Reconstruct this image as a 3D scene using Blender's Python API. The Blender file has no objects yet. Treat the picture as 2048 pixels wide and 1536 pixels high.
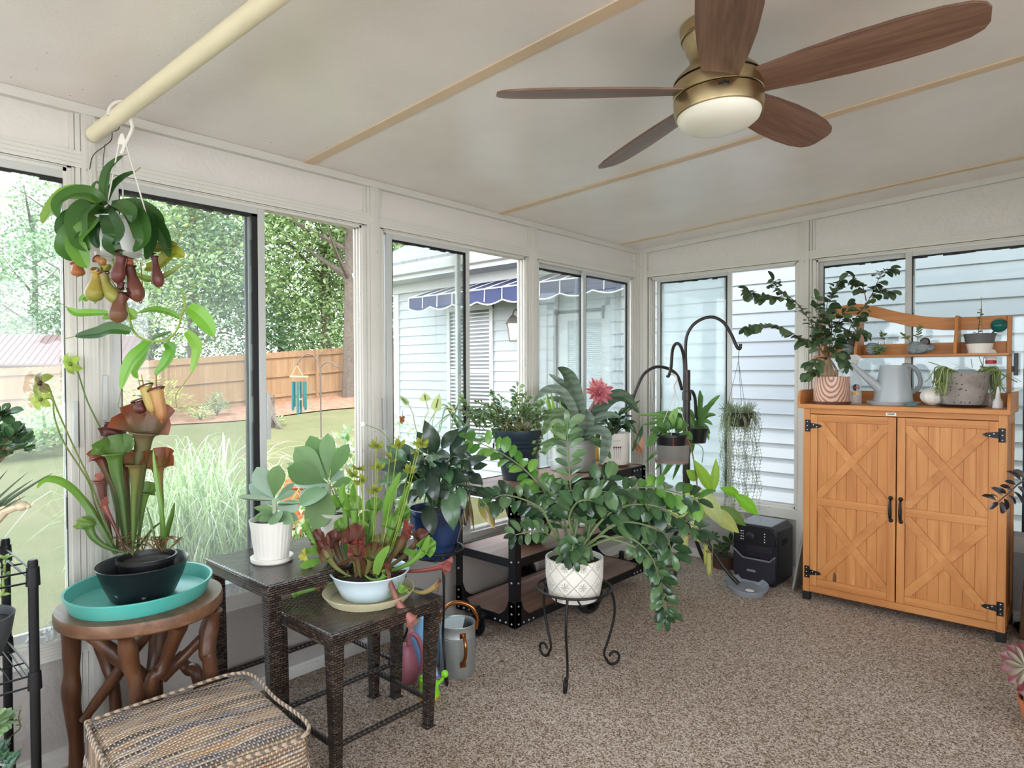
import bpy, bmesh, math, random
from mathutils import Vector as V, Matrix, noise
pi=math.pi
SC=bpy.context.scene
COL=SC.collection
# ------------------------------------------------------------------ camera
F=1297.116; YAW=.7331; PIT=-.0195; ROL=-.0030
CAM=V((2.64889,-4.42408,1.36))
FW=V((-math.sin(YAW)*math.cos(PIT),math.cos(YAW)*math.cos(PIT),math.sin(PIT)))
_r=V((math.cos(YAW),math.sin(YAW),0)); _u=_r.cross(FW)
RT=_r*math.cos(ROL)+_u*math.sin(ROL); UP=_u*math.cos(ROL)-_r*math.sin(ROL)
def ray(x,y): return FW+RT*((x-1024)/F)-UP*((y-768)/F)
def aZ(x,y,z): d=ray(x,y); return CAM+d*((z-CAM.z)/d.z)      # point at height z
def aX(x,y,v): d=ray(x,y); return CAM+d*((v-CAM.x)/d.x)      # point on plane X=v
def aY(x,y,v): d=ray(x,y); return CAM+d*((v-CAM.y)/d.y)      # point on plane Y=v
def aD(x,y,dep): return CAM+ray(x,y)*dep                     # point at a depth in metres
cd=bpy.data.cameras.new('camera'); co=bpy.data.objects.new('camera',cd); COL.objects.link(co)
cd.sensor_fit='HORIZONTAL'; cd.sensor_width=36; cd.lens=F/2048*36; cd.clip_start=.05; cd.clip_end=500
co.matrix_world=Matrix(((RT.x,UP.x,-FW.x,CAM.x),(RT.y,UP.y,-FW.y,CAM.y),(RT.z,UP.z,-FW.z,CAM.z),(0,0,0,1)))
SC.camera=co
# ------------------------------------------------------------------ mesh builder
def lerp(a,b,t): return a+(b-a)*t
def frame(d,up=V((0,0,1))):
    d=d.normalized(); s=d.cross(up)
    if s.length<1e-4: s=d.cross(V((1,0,0)))
    s.normalize(); return s, s.cross(d).normalized()
def spline(pts,n=6):
    P=[V(p) for p in pts]
    if len(P)<3: return P
    out=[]
    for i in range(len(P)-1):
        a=P[max(i-1,0)];b=P[i];c=P[i+1];d=P[min(i+2,len(P)-1)]
        for k in range(n):
            t=k/n
            out.append(.5*((2*b)+(c-a)*t+(2*a-5*b+4*c-d)*t*t+(3*b-a-3*c+d)*t**3))
    out.append(P[-1]); return out
class MB:
    def __init__(s): s.v=[]; s.f=[]; s.c=[]; s.col=(1,1,1); s.M=None
    def add(s,vs,fs,cols=None):
        b=len(s.v)
        if s.M is not None: vs=[s.M@V(p) for p in vs]
        s.v+= [tuple(p) for p in vs]
        s.f+= [tuple(i+b for i in f) for f in fs]
        s.c+= cols if cols else [s.col]*len(vs)
        return s
    def box(s,x0,x1,y0,y1,z0,z1):
        v=[(x0,y0,z0),(x1,y0,z0),(x1,y1,z0),(x0,y1,z0),(x0,y0,z1),(x1,y0,z1),(x1,y1,z1),(x0,y1,z1)]
        return s.add(v,[(3,2,1,0),(4,5,6,7),(0,1,5,4),(1,2,6,5),(2,3,7,6),(3,0,4,7)])
    def bar(s,a,b,w,h,up=V((0,0,1))):          # rectangular bar from a to b
        a=V(a);b=V(b); sd,u=frame(b-a,up); vs=[]
        for p in (a,b):
            for i,j in ((-1,-1),(1,-1),(1,1),(-1,1)): vs.append(p+sd*(w/2*i)+u*(h/2*j))
        return s.add(vs,[(0,1,2,3),(7,6,5,4),(0,4,5,1),(1,5,6,2),(2,6,7,3),(3,7,4,0)])
    def tube(s,pts,r,n=8,cap=True,cols=None):
        P=[V(p) for p in pts]; m=len(P)
        R=r if isinstance(r,(list,tuple)) else [r]*m
        vs=[];fs=[];cc=[]; pu=None
        for i in range(m):
            d=(P[min(i+1,m-1)]-P[max(i-1,0)])
            if d.length<1e-9: d=V((0,0,1))
            d.normalize()
            if pu is None: sd,u=frame(d)
            else:
                u=(pu-d*pu.dot(d))
                if u.length<1e-6: sd,u=frame(d)
                u.normalize(); sd=d.cross(u)
            pu=u
            for k in range(n):
                a=2*pi*k/n; vs.append(P[i]+sd*(R[i]*math.cos(a))+u*(R[i]*math.sin(a)))
                cc.append(cols[i] if cols else s.col)
        for i in range(m-1):
            for k in range(n):
                k2=(k+1)%n; fs.append((i*n+k,i*n+k2,(i+1)*n+k2,(i+1)*n+k))
        if cap:
            fs.append(tuple(range(n-1,-1,-1))); fs.append(tuple((m-1)*n+k for k in range(n)))
        return s.add(vs,fs,cc)
    def lathe(s,prof,n=32,c=(0,0,0),sx=1,sy=1,cols=None):
        c=V(c);vs=[];fs=[];cc=[];m=len(prof)
        for i,(r,z) in enumerate(prof):
            for k in range(n):
                a=2*pi*k/n; vs.append(c+V((r*sx*math.cos(a),r*sy*math.sin(a),z))); cc.append(cols[i] if cols else s.col)
        for i in range(m-1):
            for k in range(n):
                k2=(k+1)%n; fs.append((i*n+k,i*n+k2,(i+1)*n+k2,(i+1)*n+k))
        if prof[0][0]>1e-5 : fs.append(tuple(range(n-1,-1,-1)))
        if prof[-1][0]>1e-5: fs.append(tuple((m-1)*n+k for k in range(n)))
        return s.add(vs,fs,cc)
    def ring(s,c,R,r,n=40,m=8,axis='z',sx=1,sy=1):
        c=V(c);P=[]
        for k in range(n+1):
            a=2*pi*k/n; x,y=R*sx*math.cos(a),R*sy*math.sin(a)
            P.append(c+(V((x,y,0)) if axis=='z' else V((x,0,y)) if axis=='y' else V((0,x,y))))
        return s.tube(P,r,m,cap=False)
    def prism(s,poly,a,b):                      # poly: list of V in 3D, extruded by vector b-a
        a=V(a);b=V(b);n=len(poly); vs=[V(p)+a for p in poly]+[V(p)+b for p in poly]
        fs=[tuple(range(n-1,-1,-1)),tuple(range(n,2*n))]+[(i,(i+1)%n,n+(i+1)%n,n+i) for i in range(n)]
        return s.add(vs,fs)
    def sphere(s,c,r,n=12,m=8,sx=1,sy=1,sz=1):
        return s.lathe([(r*math.sin(pi*i/m) if 0<i<m else 0,-r*sz*math.cos(pi*i/m)) for i in range(m+1)],n,c,sx,sy)
    def leaf(s,a,b,w,up=V((0,0,1)),bow=.15,fold=.12,n=7,prof='lance',c0=None,c1=None,wave=0,thick=0,mid=None):
        """leaf blade from a to b; up = normal hint; bow = sag of the middle (+ up); fold = V across"""
        a=V(a);b=V(b);L=(b-a).length
        sd,u=frame(b-a,V(up)); rows=[];cols=[]
        c0=c0 or s.col; c1=c1 or c0; cm=mid or c0
        for i in range(n+1):
            t=i/n
            if prof=='lance': q=math.sin(pi*min(1,t**.85))**.9 if 0<t<1 else 0
            elif prof=='oval': q=math.sqrt(max(0,1-(2*t-1)**2))
            elif prof=='obov': q=math.sin(pi*t**1.7)**.75 if 0<t<1 else 0
            elif prof=='heart': q=math.sin(pi*t**.6)**.8 if 0<t<1 else 0
            elif prof=='strap': q=min(1,t*8)*(1-max(0,(t-.5)*2)**3)
            elif prof=='grass': q=(1-t)**.6*min(1,.5+t*4)
            else: q=math.sin(pi*t)
            q=max(q,.03)
            p=a.lerp(b,t)+u*(bow*L*4*t*(1-t))
            hw=w/2*q; wv=wave*w*math.sin(t*14)
            cc=tuple(lerp(c0[j],c1[j],t) for j in range(3)); cq=tuple(lerp(cm[j],c1[j],t*.4) for j in range(3))
            rows+= [p-sd*hw+u*(fold*hw*2+wv),p-sd*hw*.5+u*(fold*hw*.6),p,p+sd*hw*.5+u*(fold*hw*.6),p+sd*hw+u*(fold*hw*2-wv)]
            cols+= [cc,cc,cq,cc,cc]
        fs=[]
        for i in range(n):
            for k in range(4): fs.append((i*5+k,i*5+k+1,i*5+k+6,i*5+k+5))
        s.add(rows,fs,cols)
        if thick:
            lo=[]
            N=(n+1)*5
            lo=[r-u*thick*(1-abs(2*(i//5)/n-1)**4) for i,r in enumerate(rows)]
            fl=[tuple(reversed(f)) for f in fs]
            s.add(lo,fl,cols)
        return s
    def blade(s,path,ws,up=V((0,0,1)),fold=.15,c0=None,c1=None,thick=0):
        """strap along a path of points with widths"""
        P=[V(p) for p in path];m=len(P);rows=[];cols=[];c0=c0 or s.col;c1=c1 or c0
        for i in range(m):
            d=P[min(i+1,m-1)]-P[max(i-1,0)]; sd,u=frame(d,V(up)); h=ws[i]/2
            cc=tuple(lerp(c0[j],c1[j],i/(m-1)) for j in range(3))
            rows+= [P[i]-sd*h+u*fold*h*2,P[i],P[i]+sd*h+u*fold*h*2]; cols+= [cc]*3
        fs=[]
        for i in range(m-1):
            for k in range(2): fs.append((i*3+k,i*3+k+1,i*3+k+4,i*3+k+3))
        return s.add(rows,fs,cols)
    def build(s,name,mat,parent=None,world=True,angle=38,bevel=0,smooth=True,seg=2):
        me=bpy.data.meshes.new(name)
        off=V((0,0,0))
        if parent is not None and world:
            r=parent
            while r.parent: r=r.parent
            off=r.location
        vs=[tuple(V(p)-off) for p in s.v] if off.length>0 else s.v
        me.from_pydata(vs,[],s.f); me.update()
        at=me.color_attributes.new('Col','FLOAT_COLOR','POINT')
        flat=[x for c in s.c for x in (c[0],c[1],c[2],1.0)]
        at.data.foreach_set('color',flat)
        me.polygons.foreach_set('use_smooth',[smooth]*len(me.polygons))
        if smooth: me.set_sharp_from_angle(angle=math.radians(angle))
        me.materials.append(mat)
        o=bpy.data.objects.new(name,me); COL.objects.link(o)
        if parent is not None: o.parent=parent
        if bevel:
            md=o.modifiers.new('bevel','BEVEL'); md.width=bevel; md.segments=seg; md.limit_method='ANGLE'; md.angle_limit=math.radians(40)
        return o
def tag(o,label=None,cat=None,group=None,kind=None):
    if label: o['label']=label
    if cat: o['category']=cat
    if group: o['group']=group
    if kind: o['kind']=kind
    return o
def thing(name,label,cat,loc=(0,0,0),rz=0,group=None):
    o=bpy.data.objects.new(name,None); COL.objects.link(o); o.location=loc; o.rotation_euler=(0,0,rz); o.empty_display_size=.05
    return tag(o,label,cat,group)
def struct(name,mb,mat,parent=None,**k):
    o=mb.build(name,mat,parent,**k)
    if parent is None: o['kind']='structure'
    return o
def dup(root,loc,rz=0,label=None,scale=1):
    r=root.copy(); COL.objects.link(r); r.location=loc; r.rotation_euler=(0,0,rz); r.scale=(scale,)*3
    if label: r['label']=label
    for ch in list(root.children):
        c=ch.copy(); COL.objects.link(c); c.parent=r
        for g in list(ch.children):
            d=g.copy(); COL.objects.link(d); d.parent=c
    return r
def box(x0,x1,y0,y1,z0,z1): return MB().box(x0,x1,y0,y1,z0,z1)
rnd=random.Random(7)
def rr(a,b): return rnd.uniform(a,b)
# ------------------------------------------------------------------ materials
def hexc(h):
    return tuple((c/255/12.92 if c/255<=.04045 else ((c/255+.055)/1.055)**2.4) for c in (int(h[i:i+2],16) for i in (0,2,4)))
class N:
    """tiny node-graph helper"""
    def __init__(s,name):
        s.m=bpy.data.materials.new(name); s.m.use_nodes=True; s.t=s.m.node_tree; s.t.nodes.clear()
        s.out=s.t.nodes.new('ShaderNodeOutputMaterial')
    def n(s,typ,inp=None,**kw):
        nd=s.t.nodes.new('ShaderNode'+typ)
        for k,v in kw.items(): setattr(nd,k,v)
        for k,v in (inp or {}).items():
            sk=nd.inputs[k]
            if isinstance(v,bpy.types.NodeSocket): s.t.links.new(v,sk)
            else:
                if sk.type=='RGBA' and len(v)==3: v=(*v,1)
                sk.default_value=v
        return nd
    def co(s,scale=None,kind='Object',rot=None):
        t=s.n('TexCoord').outputs[kind]
        if scale is None and rot is None: return t
        return s.n('Mapping',{'Vector':t,'Scale':scale or (1,1,1),'Rotation':rot or (0,0,0)}).outputs[0]
    def noise(s,scale,vec=None,detail=4,rough=.55,dist=0):
        return s.n('TexNoise',{'Scale':scale,'Detail':detail,'Roughness':rough,'Distortion':dist,'Vector':vec or s.co()}).outputs[0]
    def ramp(s,fac,stops,interp='LINEAR'):
        r=s.n('ValToRGB',{'Fac':fac}); cr=r.color_ramp; cr.interpolation=interp
        while len(cr.elements)<len(stops): cr.elements.new(.5)
        for e,(p,c) in zip(cr.elements,stops): e.position=p; e.color=(*c,1) if len(c)==3 else c
        return r.outputs[0]
    def mix(s,fac,a,b,blend='MIX'):
        m=s.n('Mix',data_type='RGBA',blend_type=blend)
        for i,v in ((0,fac),(6,a),(7,b)):
            sk=m.inputs[i]
            if isinstance(v,bpy.types.NodeSocket): s.t.links.new(v,sk)
            else: sk.default_value=(*v,1) if isinstance(v,tuple) and len(v)==3 else v
        return m.outputs[2]
    def math(s,op,a,b=0,c=0):
        m=s.n('Math',operation=op)
        for i,v in enumerate((a,b,c)):
            if isinstance(v,bpy.types.NodeSocket): s.t.links.new(v,m.inputs[i])
            else: m.inputs[i].default_value=v
        return m.outputs[0]
    def bump(s,h,strength=.3,dist=.01):
        return s.n('Bump',{'Height':h,'Strength':strength,'Distance':dist}).outputs[0]
    def bsdf(s,col,rough=.5,metal=0,normal=None,spec=.5,**kw):
        inp={'Base Color':col,'Roughness':rough,'Metallic':metal,'Specular IOR Level':spec}
        if normal is not None: inp['Normal']=normal
        inp.update(kw)
        return s.n('BsdfPrincipled',inp).outputs[0]
    def end(s,sh):
        s.t.links.new(sh,s.out.inputs[0]); return s.m
def flat(name,col,rough=.5,metal=0,var=.06,scale=6,bump=0,spec=.5,bscale=60):
    n=N(name); c=col if not isinstance(col,str) else hexc(col)
    f=n.noise(scale); cc=n.ramp(f,[(.3,tuple(x*(1-var) for x in c)),(.7,tuple(min(1,x*(1+var)) for x in c))])
    nm=n.bump(n.noise(bscale),bump,.004) if bump else None
    return n.end(n.bsdf(cc,rough,metal,nm,spec))
def vcol(name,rough=.45,trans=.25,spec=.5,veins=0):
    """plants: colour of each leaf comes with its mesh"""
    n=N(name); c=n.n('VertexColor',layer_name='Col').outputs[0]
    f=n.noise(40); c=n.mix(n.math('MULTIPLY',f,.35),c,n.mix(1.0,c,(.55,.6,.5),'MULTIPLY'))
    b=n.bsdf(c,rough,0,n.bump(n.noise(90),.12,.002),spec)
    if trans:
        t=n.n('BsdfTranslucent',{'Color':n.mix(1.0,c,(1.0,1.25,.55),'MULTIPLY')}).outputs[0]
        b=n.n('MixShader',{0:trans,1:b,2:t}).outputs[0]
    return n.end(b)
M={}
# ================================================================== materials of the room
ZC=2.2954; SL=.0532; ZH=2.1337; GT=2.06; GB=.455
def ceilz(x): return ZC+SL*x
n=N('ceiling_panel'); v=n.co()
sp=n.n('TexVoronoi',{'Vector':n.co((1,1,.01)),'Scale':26.0,'Randomness':1.0}); 
sx=n.n('SeparateXYZ',{'Vector':v})
near=n.math('SUBTRACT',1.0,n.math('MULTIPLY',sx.outputs[0],.9))
near=n.math('MAXIMUM',near,.12)
thr=n.math('MULTIPLY',n.math('MULTIPLY',near,n.noise(3,v,2)),.16)
sp2=n.n('TexVoronoi',{'Vector':n.co((1,1,.01)),'Scale':70.0,'Randomness':1.0})
speck=n.math('MAXIMUM',n.math('LESS_THAN',sp.outputs[0],thr),n.math('LESS_THAN',sp2.outputs[0],n.math('MULTIPLY',thr,.9)))
gate=n.math('GREATER_THAN',n.noise(9,v,3),.52)
speck=n.math('MULTIPLY',speck,gate)
base=n.ramp(n.noise(1.6,v,3),[(.35,hexc('e4dbd6')),(.65,hexc('ede5e0'))])
col=n.mix(n.math('MULTIPLY',speck,.55),base,hexc('6b6258'))
b1=n.noise(120,v,3,.6); b2=n.noise(2.2,v,2)
nm=n.n('Bump',{'Height':b1,'Strength':.32,'Distance':.003,'Normal':n.bump(b2,.25,.02)}).outputs[0]
M['ceiling']=n.end(n.bsdf(col,.25,0,nm,.8))
n=N('carpet'); v=n.co()
v1=n.n('TexVoronoi',{'Vector':v,'Scale':190.0}); v2=n.noise(260,v,2,.7); v3=n.noise(2.0,v,3)
f=n.math('ADD',n.math('MULTIPLY',n.n('SeparateColor',{'Color':v1.outputs[1]}).outputs[0],.65),n.math('MULTIPLY',v2,.4))
c=n.ramp(f,[(.18,hexc('6b5443')),(.38,hexc('a08874')),(.55,hexc('c3ad9a')),(.75,hexc('e0d0c0')),(.95,hexc('f5ebe0'))])
c=n.mix(n.math('MULTIPLY',n.math('SUBTRACT',v3,.35),.5),c,n.mix(1.0,c,(.72,.66,.6),'MULTIPLY'))
M['carpet']=n.end(n.bsdf(c,.95,0,n.n('Bump',{'Height':n.math('ADD',n.math('MULTIPLY',v1.outputs[0],-.6),v2),'Strength':.9,'Distance':.012}).outputs[0],.1))
def aluminium(name,col,rough=.4):
    n=N(name); v=n.co()
    d=n.noise(5,v,4); st=n.math('MULTIPLY',n.math('GREATER_THAN',n.noise(22,v,4,.7),.69),.5)
    c=n.mix(d,hexc(col),tuple(x*.9 for x in hexc(col)))
    c=n.mix(st,c,hexc('9c7f62'))
    return n.end(n.bsdf(c,rough,0,n.bump(n.noise(50,v),.05,.002),.5))
M['alum']=aluminium('white_aluminium','d8d5cd')
M['sash']=aluminium('sash_aluminium','c4c6c3',.35)
n=N('stucco_panel'); v=n.co((1,1,1))
w=n.n('TexWave',{'Vector':v,'Scale':14.0,'Distortion':14.0,'Detail':3.0,'Detail Scale':1.6},wave_type='BANDS').outputs[0]
h=n.math('ADD',n.math('MULTIPLY',w,.5),n.noise(60,v,3))
M['stucco']=n.end(n.bsdf(n.mix(n.noise(3,v),hexc('dcd7d1'),hexc('d4d0cb')),.55,0,n.bump(h,.35,.004)))
n=N('kneewall_grime_shade'); v=n.co((1,1,1))  # same stucco as the transom, greyer: grime and shade put into the colour
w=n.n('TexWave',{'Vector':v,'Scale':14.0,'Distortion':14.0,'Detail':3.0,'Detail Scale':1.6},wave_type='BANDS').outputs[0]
M['stucco_grime_shade']=n.end(n.bsdf(n.mix(n.noise(3,v),hexc('b3aca5'),hexc('a59f9a')),.6,0,n.bump(n.math('ADD',n.math('MULTIPLY',w,.5),n.noise(60,v,3)),.35,.004)))
M['seam']=flat('beige_seam','d9c0a2',.5,var=.05)
M['gasket']=flat('black_gasket','0b0b0b',.6,bump=.3)
n=N('window_glass')
lp=n.n('Fresnel',{'IOR':1.45}).outputs[0]
tr=n.n('BsdfTransparent',{'Color':(.88,.91,.89)}).outputs[0]
gl=n.n('BsdfGlossy',{'Color':(1,1,1),'Roughness':.02}).outputs[0]
du=n.n('BsdfTranslucent',{'Color':(.93,.95,.94)}).outputs[0]
dn=n.noise(2.5,n.co((1,1,.35)),5,.65)
g=n.n('MixShader',{0:n.math('MULTIPLY',n.ramp(dn,[(.35,(.55,)*3),(.7,(1,)*3)]),.05),1:tr,2:du}).outputs[0]
M['glass']=n.end(n.n('MixShader',{0:n.math('MULTIPLY',lp,.7),1:g,2:gl}).outputs[0])
n=N('hazy_glass')
lp=n.n('Fresnel',{'IOR':1.45}).outputs[0]
tr=n.n('BsdfTransparent',{'Color':(.85,.93,.92)}).outputs[0]
gl=n.n('BsdfGlossy',{'Color':(1,1,1),'Roughness':.03}).outputs[0]
du=n.n('BsdfTranslucent',{'Color':(.93,.95,.94)}).outputs[0]
g=n.n('MixShader',{0:.42,1:tr,2:du}).outputs[0]
M['haze']=n.end(n.n('MixShader',{0:n.math('MULTIPLY',lp,.7),1:g,2:gl}).outputs[0])
n=N('crumpled_plastic'); v=n.co()
M['plastic_film']=n.end(n.n('MixShader',{0:.55,1:n.n('BsdfTransparent',{'Color':(.95,.97,.97)}).outputs[0],2:n.bsdf((.85,.88,.88),.15,0,n.bump(n.noise(30,v,4),.8,.02))}).outputs[0])
# ================================================================== shell
floor=MB().box(-.08,3.75,-6.9,.08,-.06,0); struct('floor',floor,M['carpet'])
mb=MB(); x0,x1,y0,y1=-.35,3.95,-7.1,.35
vs=[(x0,y0,ceilz(x0)),(x1,y0,ceilz(x1)),(x1,y1,ceilz(x1)),(x0,y1,ceilz(x0))]
mb.add(vs+[(a,b,c+.09) for a,b,c in vs],[(0,3,2,1),(4,5,6,7),(0,1,5,4),(1,2,6,5),(2,3,7,6),(3,0,4,7)])
struct('ceiling',mb,M['ceiling'])
for i,(y,w) in enumerate(((-2.86,.05),(-1.595,.05),(-.30,.045),(-4.12,.05),(-5.38,.05))):
    mb=MB(); a=(-.0,y,ceilz(0)-.002); b=(3.7,y,ceilz(3.7)-.002); mb.bar(a,b,w,.005); struct('trim_%d'%(i+1),mb,M['seam'])
T=6
def ribs_h(mb,axis,p,lo,hi,z0,z1,nr,d):      # ribbed horizontal strip on the wall plane, sticking into the room
    for i in range(nr):
        a=lerp(z0,z1,i/nr); b=lerp(z0,z1,(i+1)/nr)-.0016
        if axis=='x': mb.box(p-.03,p+d,lo,hi,a,b)
        else: mb.box(lo,hi,p-d,p+.03,a,b)
    if axis=='x': mb.box(p-.03,p+d-.002,lo,hi,z0,z1)
    else: mb.box(lo,hi,p-d+.002,p+.03,z0,z1)
postL=[-6.15,-4.93,-3.714,-2.50,-1.282,-.02]
postR=[.02,1.24,2.46,3.68]
# kneewall, transom panels: left
kw=MB();kl_=MB()
for a,b in zip(postL[:-1],postL[1:]):
    kl_.box(-.06,-.012,a+.02,b-.02,0,.40); kw.box(-.06,-.012,a+.02,b-.02,ZH,ceilz(0))
wl_=struct('wall_left',kw,M['stucco']); kl_.build('kneewall_panel',M['stucco_grime_shade'],wl_)
kw=MB();kl_=MB()
for a,b in zip(postR[:-1],postR[1:]):
    kl_.box(a+.02,b-.02,.012,.06,0,.385)
    za,zb=ceilz(a),ceilz(b)
    kw.prism([V((a+.02,0,ZH)),V((b-.02,0,ZH)),V((b-.02,0,zb)),V((a+.02,0,za))],(0,.012,0),(0,.06,0))
wr_=struct('wall_right',kw,M['stucco']); kl_.build('kneewall_panel',M['stucco_grime_shade'],wr_)
def post(mb,axis,c,z1,w=.042):
    # H-post with side beads
    for k,(o,ww,d) in enumerate(((0,w,.012),(-w*.72,w*.34,.004),(w*.72,w*.34,.004),(-w*1.12,w*.36,-.004),(w*1.12,w*.36,-.004))):
        if axis=='x': mb.box(-.07,d,c+o-ww/2,c+o+ww/2,0,z1)
        else: mb.box(c+o-ww/2,c+o+ww/2,-d,.07,0,z1)
    for o in (-.008,.006):
        if axis=='x': mb.box(.012,.0135,c+o-.004,c+o+.004,0,z1)
        else: mb.box(c+o-.004,c+o+.004,-.0135,-.012,0,z1)
fr=MB()
for c in postL[:-1]: post(fr,'x',c,ceilz(0)-.03)
fr.box(-.07,.007,-.075,-.012,0,ceilz(0)); fr.box(.0,.0135,-.035,-.0125,0,ceilz(0))
fr.box(-.07,.018,-6.9,0,ceilz(0)-.033,ceilz(0)+.0)                 # eave angle under the ceiling
ribs_h(fr,'x',0,-6.9,-.03,2.075,ZH,4,.0062)
ribs_h(fr,'x',0,-6.9,-.03,.385,.44,5,.0085)
fr.box(-.075,.010,-6.9,-.03,.375,.386)
fr.box(-.03,.012,-6.9,-.01,0,.055); fr.box(-.03,.016,-6.9,-.01,0,.04)
struct('trim_6',fr,M['alum'])
fr=MB()
for c in postR[1:]: post(fr,'y',c,ceilz(c)-.03)
fr.box(-.012,.075,-.0115,.07,0,ceilz(.05)-.02); fr.box(.012,.040,-.0155,-.01,0,ceilz(.03)-.02)
a=V((0,-.006,ceilz(0)-.016)); b=V((3.7,-.006,ceilz(3.7)-.016)); fr.bar(a,b,.022,.033)
ribs_h(fr,'y',0,.03,3.7,2.08,ZH,4,.0062)
ribs_h(fr,'y',0,.03,3.7,.385,.44,5,.0085)
fr.box(.03,3.7,-.010,.075,.375,.386)
fr.box(.0,3.7,-.012,.03,0,.055); fr.box(0,3.7,-.016,.03,0,.04)
struct('trim_7',fr,M['alum'])
# ------------------------------------------------------------------ windows
def sash(win,axis,a,b,depth,st=(.035,.035),gasket=True,pane='glass',z0=.452,z1=2.062,rail=.03,nm='sash'):
    def bx(mb,u0,u1,z0_,z1_,d0,d1):
        if axis=='x': mb.box(-d1,-d0,u0,u1,z0_,z1_)
        else: mb.box(u0,u1,d0,d1,z0_,z1_)
    m=MB(); d0,d1=depth,depth+.02
    bx(m,a,a+st[0],z0,z1,d0,d1); bx(m,b-st[1],b,z0,z1,d0,d1)
    bx(m,a+st[0],b-st[1],z0,z0+rail,d0,d1); bx(m,a+st[0],b-st[1],z1-rail,z1,d0,d1)
    s=m.build(nm,M['sash'],win,bevel=.002)
    if pane:
        m=MB(); bx(m,a+st[0]-.006,b-st[1]+.006,z0+rail-.006,z1-rail+.006,d0+.008,d0+.011); m.build('pane',M[pane],s,smooth=False)
    if gasket:
        m=MB(); g=.011; q0,q1=a+st[0],b-st[1]
        jag=random.Random(int(a*1000)+5)
        def edge(u0,u1,zz0,zz1): bx(m,u0,u1,zz0,zz1,d0+.002,d0+.014)
        k=14
        for i in range(k):
            e=z0+rail+(z1-z0-2*rail)*i/k; f=z0+rail+(z1-z0-2*rail)*(i+1)/k
            edge(q0,q0+g*.4*jag.uniform(.6,1.3),e,f); edge(q1-(.026 if abs(b+3.053)<.01 else g)*jag.uniform(.9,1.1),q1,e,f)
            e=q0+(q1-q0)*i/k; f=q0+(q1-q0)*(i+1)/k; edge(e,f,z1-rail-g*jag.uniform(.7,1.5),z1-rail)
        m.build('gasket',M['gasket'],s,smooth=False)
    return s
def window(i,axis,a,b,sashes):
    w=bpy.data.objects.new('window_%d'%i,None); COL.objects.link(w); w['kind']='structure'
    m=MB(); d=(.002,.078)
    def bx(u0,u1,z0_,z1_,d0,d1):
        if axis=='x': m.box(-d1,-d0,u0,u1,z0_,z1_)
        else: m.box(u0,u1,d0,d1,z0_,z1_)
    for u0,u1 in ((a,a+.012),(b-.012,b)): bx(u0,u1,.44,2.076,*d)
    for k in range(3):                                               # tracks
        dd=.012+.024*k
        bx(a,b,2.058,2.076,dd-.002,dd); bx(a,b,.438,.455,dd-.002,dd); bx(a+.010,a+.022,.44,2.07,dd-.002,dd+.002); bx(b-.022,b-.010,.44,2.07,dd-.002,dd+.002)
    bx(a,b,2.07,2.078,*d); bx(a,b,.432,.442,*d)
    m.build('frame',M['alum'],w)
    for s in sashes:
        sash(w,axis,*s)
    return w
P='haze'
w1=window(1,'x',postL[1]+.05,postL[2]-.05,[(-4.86,-3.755,.012,(.03,.022)),(-4.87,-4.2,.04)])
w2=window(2,'x',postL[2]+.05,postL[3]-.05,[(-3.655,-3.053,.012,(.042,.032)),(-3.645,-3.085,.042,(.03,.03),True,None)])
w3=window(3,'x',postL[3]+.05,postL[4]-.05,[(-2.41,-1.827,.012,(.035,.03)),(-2.40,-1.865,.042,(.03,.03),False,None)])
w4=window(4,'x',postL[4]+.05,-.08,[(-1.235,-.68,.042,(.012,.02)),(-.725,-.12,.012,(.035,.03))])
w5=window(5,'y',.085,postR[1]-.05,[(.145,.735,.012,(.032,.03),True,'haze'),(.155,.70,.042,(.03,.03),False,None)])
w6=window(6,'y',postR[1]+.05,postR[2]-.05,[(1.305,1.845,.042,(.03,.03)),(1.80,2.40,.012,(.035,.03))])
w7=window(7,'y',postR[2]+.05,postR[3]-.05,[(2.52,3.1,.012),(3.05,3.62,.042)])
w8=window(8,'x',postL[0]+.05,postL[1]-.05,[(-6.09,-5.5,.012),(-5.55,-4.99,.042)])
def latch(win,axis,u,z,d=.012,h=.16):
    m=MB()
    if axis=='x': m.box(-.006,d,u-.008,u+.008,z-h/2,z+h/2)
    else: m.box(u-.008,u+.008,-d,.006,z-h/2,z+h/2)
    m.build('latch',M['sash'],win,bevel=.002)
latch(w1,'x',-3.765,1.18); latch(w2,'x',-3.672,1.27); latch(w2,'x',-3.05,1.17,.004,.2); latch(w3,'x',-2.445,1.15); latch(w5,'y',.74,1.2); latch(w5,'y',.12,1.2)
# unseen house wall and third glazed side, openings shaped to let fill daylight in
hw=MB()
hw.box(3.72,3.86,-6.9,.08,0,.9); hw.box(3.72,3.86,-6.9,-5.9,0,ceilz(3.7)); hw.box(3.72,3.86,-2.2,.08,0,ceilz(3.7)); hw.box(3.72,3.86,-6.9,.08,2.1,ceilz(3.7)+.05)
M['siding_in']=flat('painted_house_wall','d8d4cb',.6)
struct('wall_back',hw,M['siding_in'])
fr=MB()
fr.box(-.07,3.75,-6.98,-6.9,0,.42); fr.box(-.07,3.75,-6.98,-6.9,2.1,2.55)
for x in (-.03,1.2,2.44,3.7): fr.box(x-.03,x+.03,-6.98,-6.9,0,2.45)
struct('wall_front',fr,M['alum'])
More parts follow.
